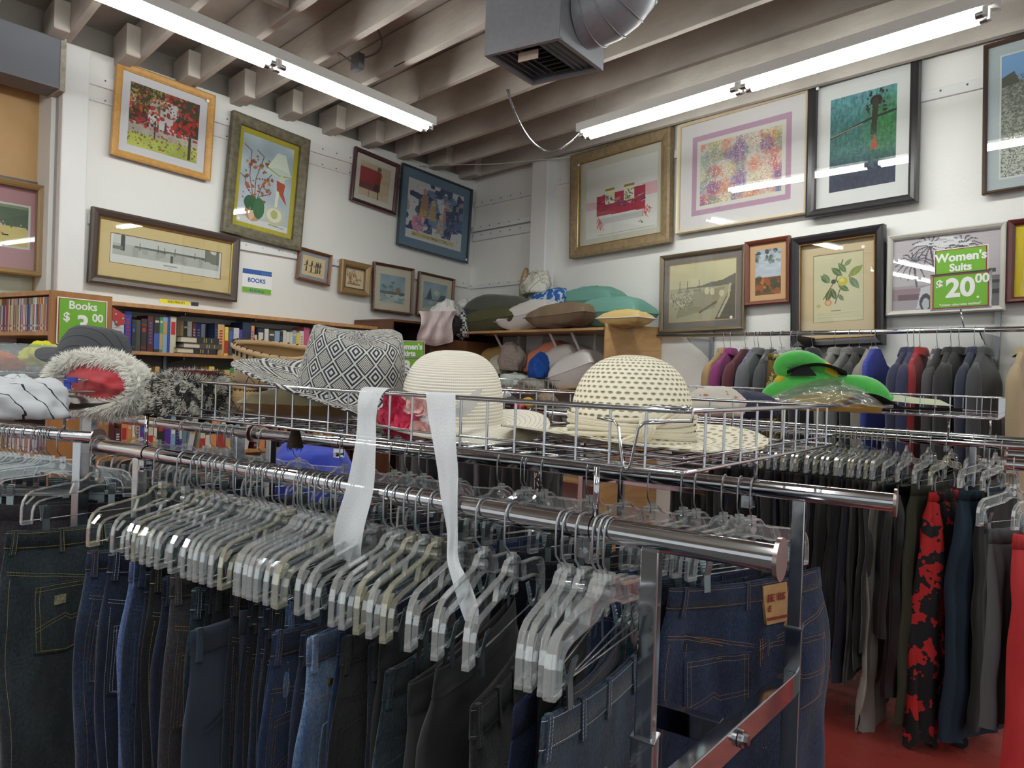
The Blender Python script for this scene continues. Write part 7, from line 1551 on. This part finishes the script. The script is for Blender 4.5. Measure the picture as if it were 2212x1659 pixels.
def coat(mtx, mt, label, seed, L=.72, sw=.205, collar=True, cat='coat', collar_m=None, th=.036, nm='coat', sleeves=True):
    r = empty(nm, (0, 0, 0), label, cat, 'coats and jackets on the wall rail', mat=mtx); top = -.10
    def prof(d): return .045 + (sw - .045) * smooth(-.01, .10, d) ** .8 + .015 * smooth(.1, .6, d)
    def body(u, v):
        d = L * v ** 1.25; a = u * 6.2832; w = .05 + (sw - .05) * smooth(-.004, .045, d) + .015 * smooth(.1, .6, d); t = (.018 + (th - .018) * smooth(.0, .16, d)) * (1 + .15 * nz(d * 3, seed))
        x = w * math.copysign(abs(math.cos(a)) ** .7, math.cos(a)); y = t * math.copysign(abs(math.sin(a)) ** .8, math.sin(a)) + .010 * nz(x * 9 + seed, d * 4, seed) * smooth(.08, .3, d)
        return Vector((x, y, top - d - .55 * max(0, abs(x) - .045) * (1 - smooth(0, .7, d))))
    m = MB(); m.grid(body, 40, 26, cu=True); m.build('coat_body', mt, r)
    if sleeves:
        for s_ in (-1, 1):
            P_ = [(s_ * (sw - .07), 0, top - .09), (s_ * (sw - .012), -.004, top - .135), (s_ * (sw + .018), -.01, top - .26), (s_ * (sw + .022), -.016, top - .45), (s_ * (sw + .02), -.02, top - .64)]
            Q = spline(P_, 18); m = MB(); rr = [.014 + .027 * smooth(0, 7, i) - .012 * i / 17 + .003 * nz(i * .6, seed) for i in range(18)]
            m.tube([Vector(q) for q in Q], rr, 16); m.build('sleeve', mt, r)
    if collar:
        m = MB()
        def col(u, v): a = u * 6.2832; k = .048 + .028 * v + .004 * math.sin(a * 2); return Vector((k * math.cos(a), (.030 + .02 * v) * math.sin(a), top + .008 + .014 * math.sin(v * 3.1) - .055 * v * (1 - .3 * math.cos(a) ** 2)))
        m.grid(col, 30, 8, cu=True); m.build('collar', collar_m or mt, r)
    return r
def cm(n, c, **k): return M('coat_' + n, c, .88, sheen=.25, bump=(220, .5, .002), **k)
heath = M('coat_blue_heather', (60, 72, 160), .9, vary=(160, .45), bump=(120, .9, .004), stretch=(.3, .3, 3)); REDK = cm('red_knit', (138, 26, 32))
camel, plum, marn, grey1 = cm('camel', (150, 122, 86)), cm('plum', (120, 36, 96)), cm('maroon', (80, 24, 36)), cm('slate_grey', (84, 86, 90))
leafy = flower_mat('olive_leaf_print', (104, 84, 30), (190, 178, 120), 24, .6)
cts = [(1566, camel, 'camel jacket hung first at the left end of the wall rail', {}), (1580, plum, 'plum purple wool jacket with pointed collar', {}), (1612, marn, 'maroon jacket half hidden right of the plum one', dict(collar=False)), (1632, cm('striped', (96, 98, 120), vary=(90, .4)), 'thin striped top right of the maroon jacket', dict(collar=False, sw=.18)), (1640, grey1, 'slate grey tailored jacket', {}), (1668, cm('dim', (62, 62, 66)), 'dark grey vest behind the leaf print skirt', dict(collar=False, sw=.16)),
 (1757, cm('ink', (36, 32, 46)), 'ink black coat left of the light grey coats', {}), (1806, cm('ash', (124, 122, 120)), 'ash grey coat with rounded collar', {}), (1836, cm('mid', (98, 98, 98)), 'mid grey jacket right of the ash grey coat', {}), (1858, cm('soot', (40, 42, 42)), 'soot black jacket with a broad collar', {}), (1884, cm('stone', (128, 122, 116)), 'stone grey coat left of the blue knit', dict(collar=False)), (1893, heath, 'bright blue heather knit zip cardigan', dict(collar=False, sw=.19)),
 (1963, cm('navy1', (36, 38, 66)), 'navy jacket left of the red turtleneck', {}), (1976, cm('navy2', (40, 42, 74)), 'second navy jacket directly left of the red turtleneck', {}), (1989, REDK, 'deep red knit turtleneck with a high neck', dict(sw=.18)), (2026, cm('wash', (70, 66, 70)), 'grey patterned top on a padded hanger', dict(collar=False, sw=.15)), (2056, cm('blk_a', (30, 28, 32)), 'black jacket left of the navy blazer', {}), (2074, cm('blk_b', (26, 26, 28)), 'soft black jacket with a wide collar beside the navy blazer', {}), (2107, cm('navy3', (34, 38, 60)), 'navy blazer left of the big charcoal coat', {}), (2128, cm('char', (56, 58, 60)), 'large charcoal wool coat on a thick black hanger', dict(sw=.22, th=.07))]
for i, (px, mt, txt, kw) in enumerate(cts):
    t = CR.at_px(px); q = CR.p(t); mx = frame_mat(q, (-nR + dR * rg.uniform(-.05, .05)).normalized(), UP)
    coat_hanger(mx, 'hanger on the wall rail holding the ' + ' '.join(txt.split()[:8]))
    coat(mx, mt, txt, i * 3.1, L=.75 if 'coat' in txt else .68, **kw, cat='jacket' if 'jacket' in txt or 'blazer' in txt else 'coat' if 'coat' in txt else 'top', nm='jacket' if 'jacket' in txt or 'blazer' in txt else 'coat' if 'coat' in txt else 'knit_top')
coat(frame_mat(CR.p(CR.at_px(2215)), -nR, UP), cm('beige', (170, 150, 120)), 'beige coat sleeve hanging at the right edge of the picture', 77, L=.9)
q = CR.p(CR.at_px(1690)); mx = frame_mat(q, (-nR - dR * .5).normalized(), UP); S = Shape(.10, .05, seed=5, wav=.01, flare=.5, pleat=.012, length=.62, top=-.13)
coat_hanger(mx, 'hanger on the wall rail holding the olive leaf print skirt'); garment(mx, 'skirt', leafy, S, 'olive skirt with a pale leaf print on the wall rail', 'skirt', None, None, (), ())
for px, tx in ((1712, 'empty clear hanger left of the black bracket'), (1726, 'empty clear hanger hung right of the black bracket')): coat_hanger(frame_mat(CR.p(CR.at_px(px)), (-nR - dR * .3).normalized(), UP), tx)
# padded black hanger hook of the charcoal coat
# ================================================================ price signs on stems
def stand_sign(pts, P, lines_top, lines_bot, label, stem_to, tilt=0):
    tl, tr, br, bl = [P(*p) for p in pts]; x = (tr - tl); w = x.length; h = (tl - bl).length; c = (tl + tr + br + bl) / 4; ang = math.asin(x.z / w); hx = flat(x); x = hx * math.cos(ang) + UP * math.sin(ang); z = UP * math.cos(ang) - hx * math.sin(ang)
    r = empty('price_sign', (0, 0, 0), label, 'sign', mat=frame_mat(c, x, z)); hu = h * .47; hb = h * .58
    for (cz_, hh_, ln, ww) in ((h / 2 - hu / 2, hu, lines_top, w * .92), (-h / 2 + hb / 2, hb, lines_bot, w)):
        d = 0 if ln is lines_top else -.004
        MB().box((0, d, cz_), (ww, .003, hh_), bev=.0008).build('card', WHT, r); MB().box((0, d - .002, cz_), (ww * .97, .001, hh_ * .95)).build('red_border', REDB, r); MB().box((0, d - .003, cz_), (ww * .92, .001, hh_ * .89)).build('green_field', GRN, r)
        for (t, s_, x_, y_, b) in ln: text_mesh(t, s_ * h, WHT, hang_txt(x_ * w, cz_ + y_ * h, d - .0042), r, bold=b)
    m = MB(); 
    ringmesh(w * 1.05, hb * 1.05, [(0, 0), (0, .008), (.008, .009), (.009, 0)], m, cz=-h / 2 + hb / 2); m.build('holder_frame', CHROME, r)
    inv = r.matrix_world.inverted(); a = Vector((0, .003, -h / 2)); b = inv @ stem_to
    MB().tube([a, b], .0045, 8).build('stem', CHROME, r)
    return r
sp_ = CR.p(CR.at_px(2082)) + UP * .012
stand_sign([(2010, 543), (2136, 528), (2145, 660), (2016, 671)], lambda a, b: RW(a, b, CO_), [("Women's", .19, 0, .08, .0022), ('Suits', .17, 0, -.09, .002)], [('$', .2, -.36, .12, .0018), ('20', .42, .0, .04, .005), ('00', .2, .37, .17, .002), ('.', .2, .3, -.07, .002), ('"Unless otherwise marked"', .055, 0, -.22, .0004)], "green Women's Suits 20 dollar price sign standing on the wall rail", sp_)
zz_ = 4.2; sgn = lambda a, b: at_depth(a, b, zz_ + (a - 830) * .0018)
spq = at_depth(868, 900, 4.2)
ft = R5.a.lerp(R5.b, .06); tt_ = min([R5.at_px(868)], key=abs)
tt_ = max(0.02, min(R5.L - .02, tt_)); 
sgd = R5.p(tt_); zz_ = sgd.y; 
stand_sign([(834, 735), (925, 737), (917, 822), (826, 822)], sgn, [("Women's", .2, .05, .08, .0022), ('Skirts', .18, .05, -.09, .002)], [('$', .2, -.36, .12, .0018), ('8', .42, .0, .04, .005), ('00', .2, .37, .17, .002)], "green Women's Skirts price sign behind the fedora and white sun hat", sgd + UP * .018)
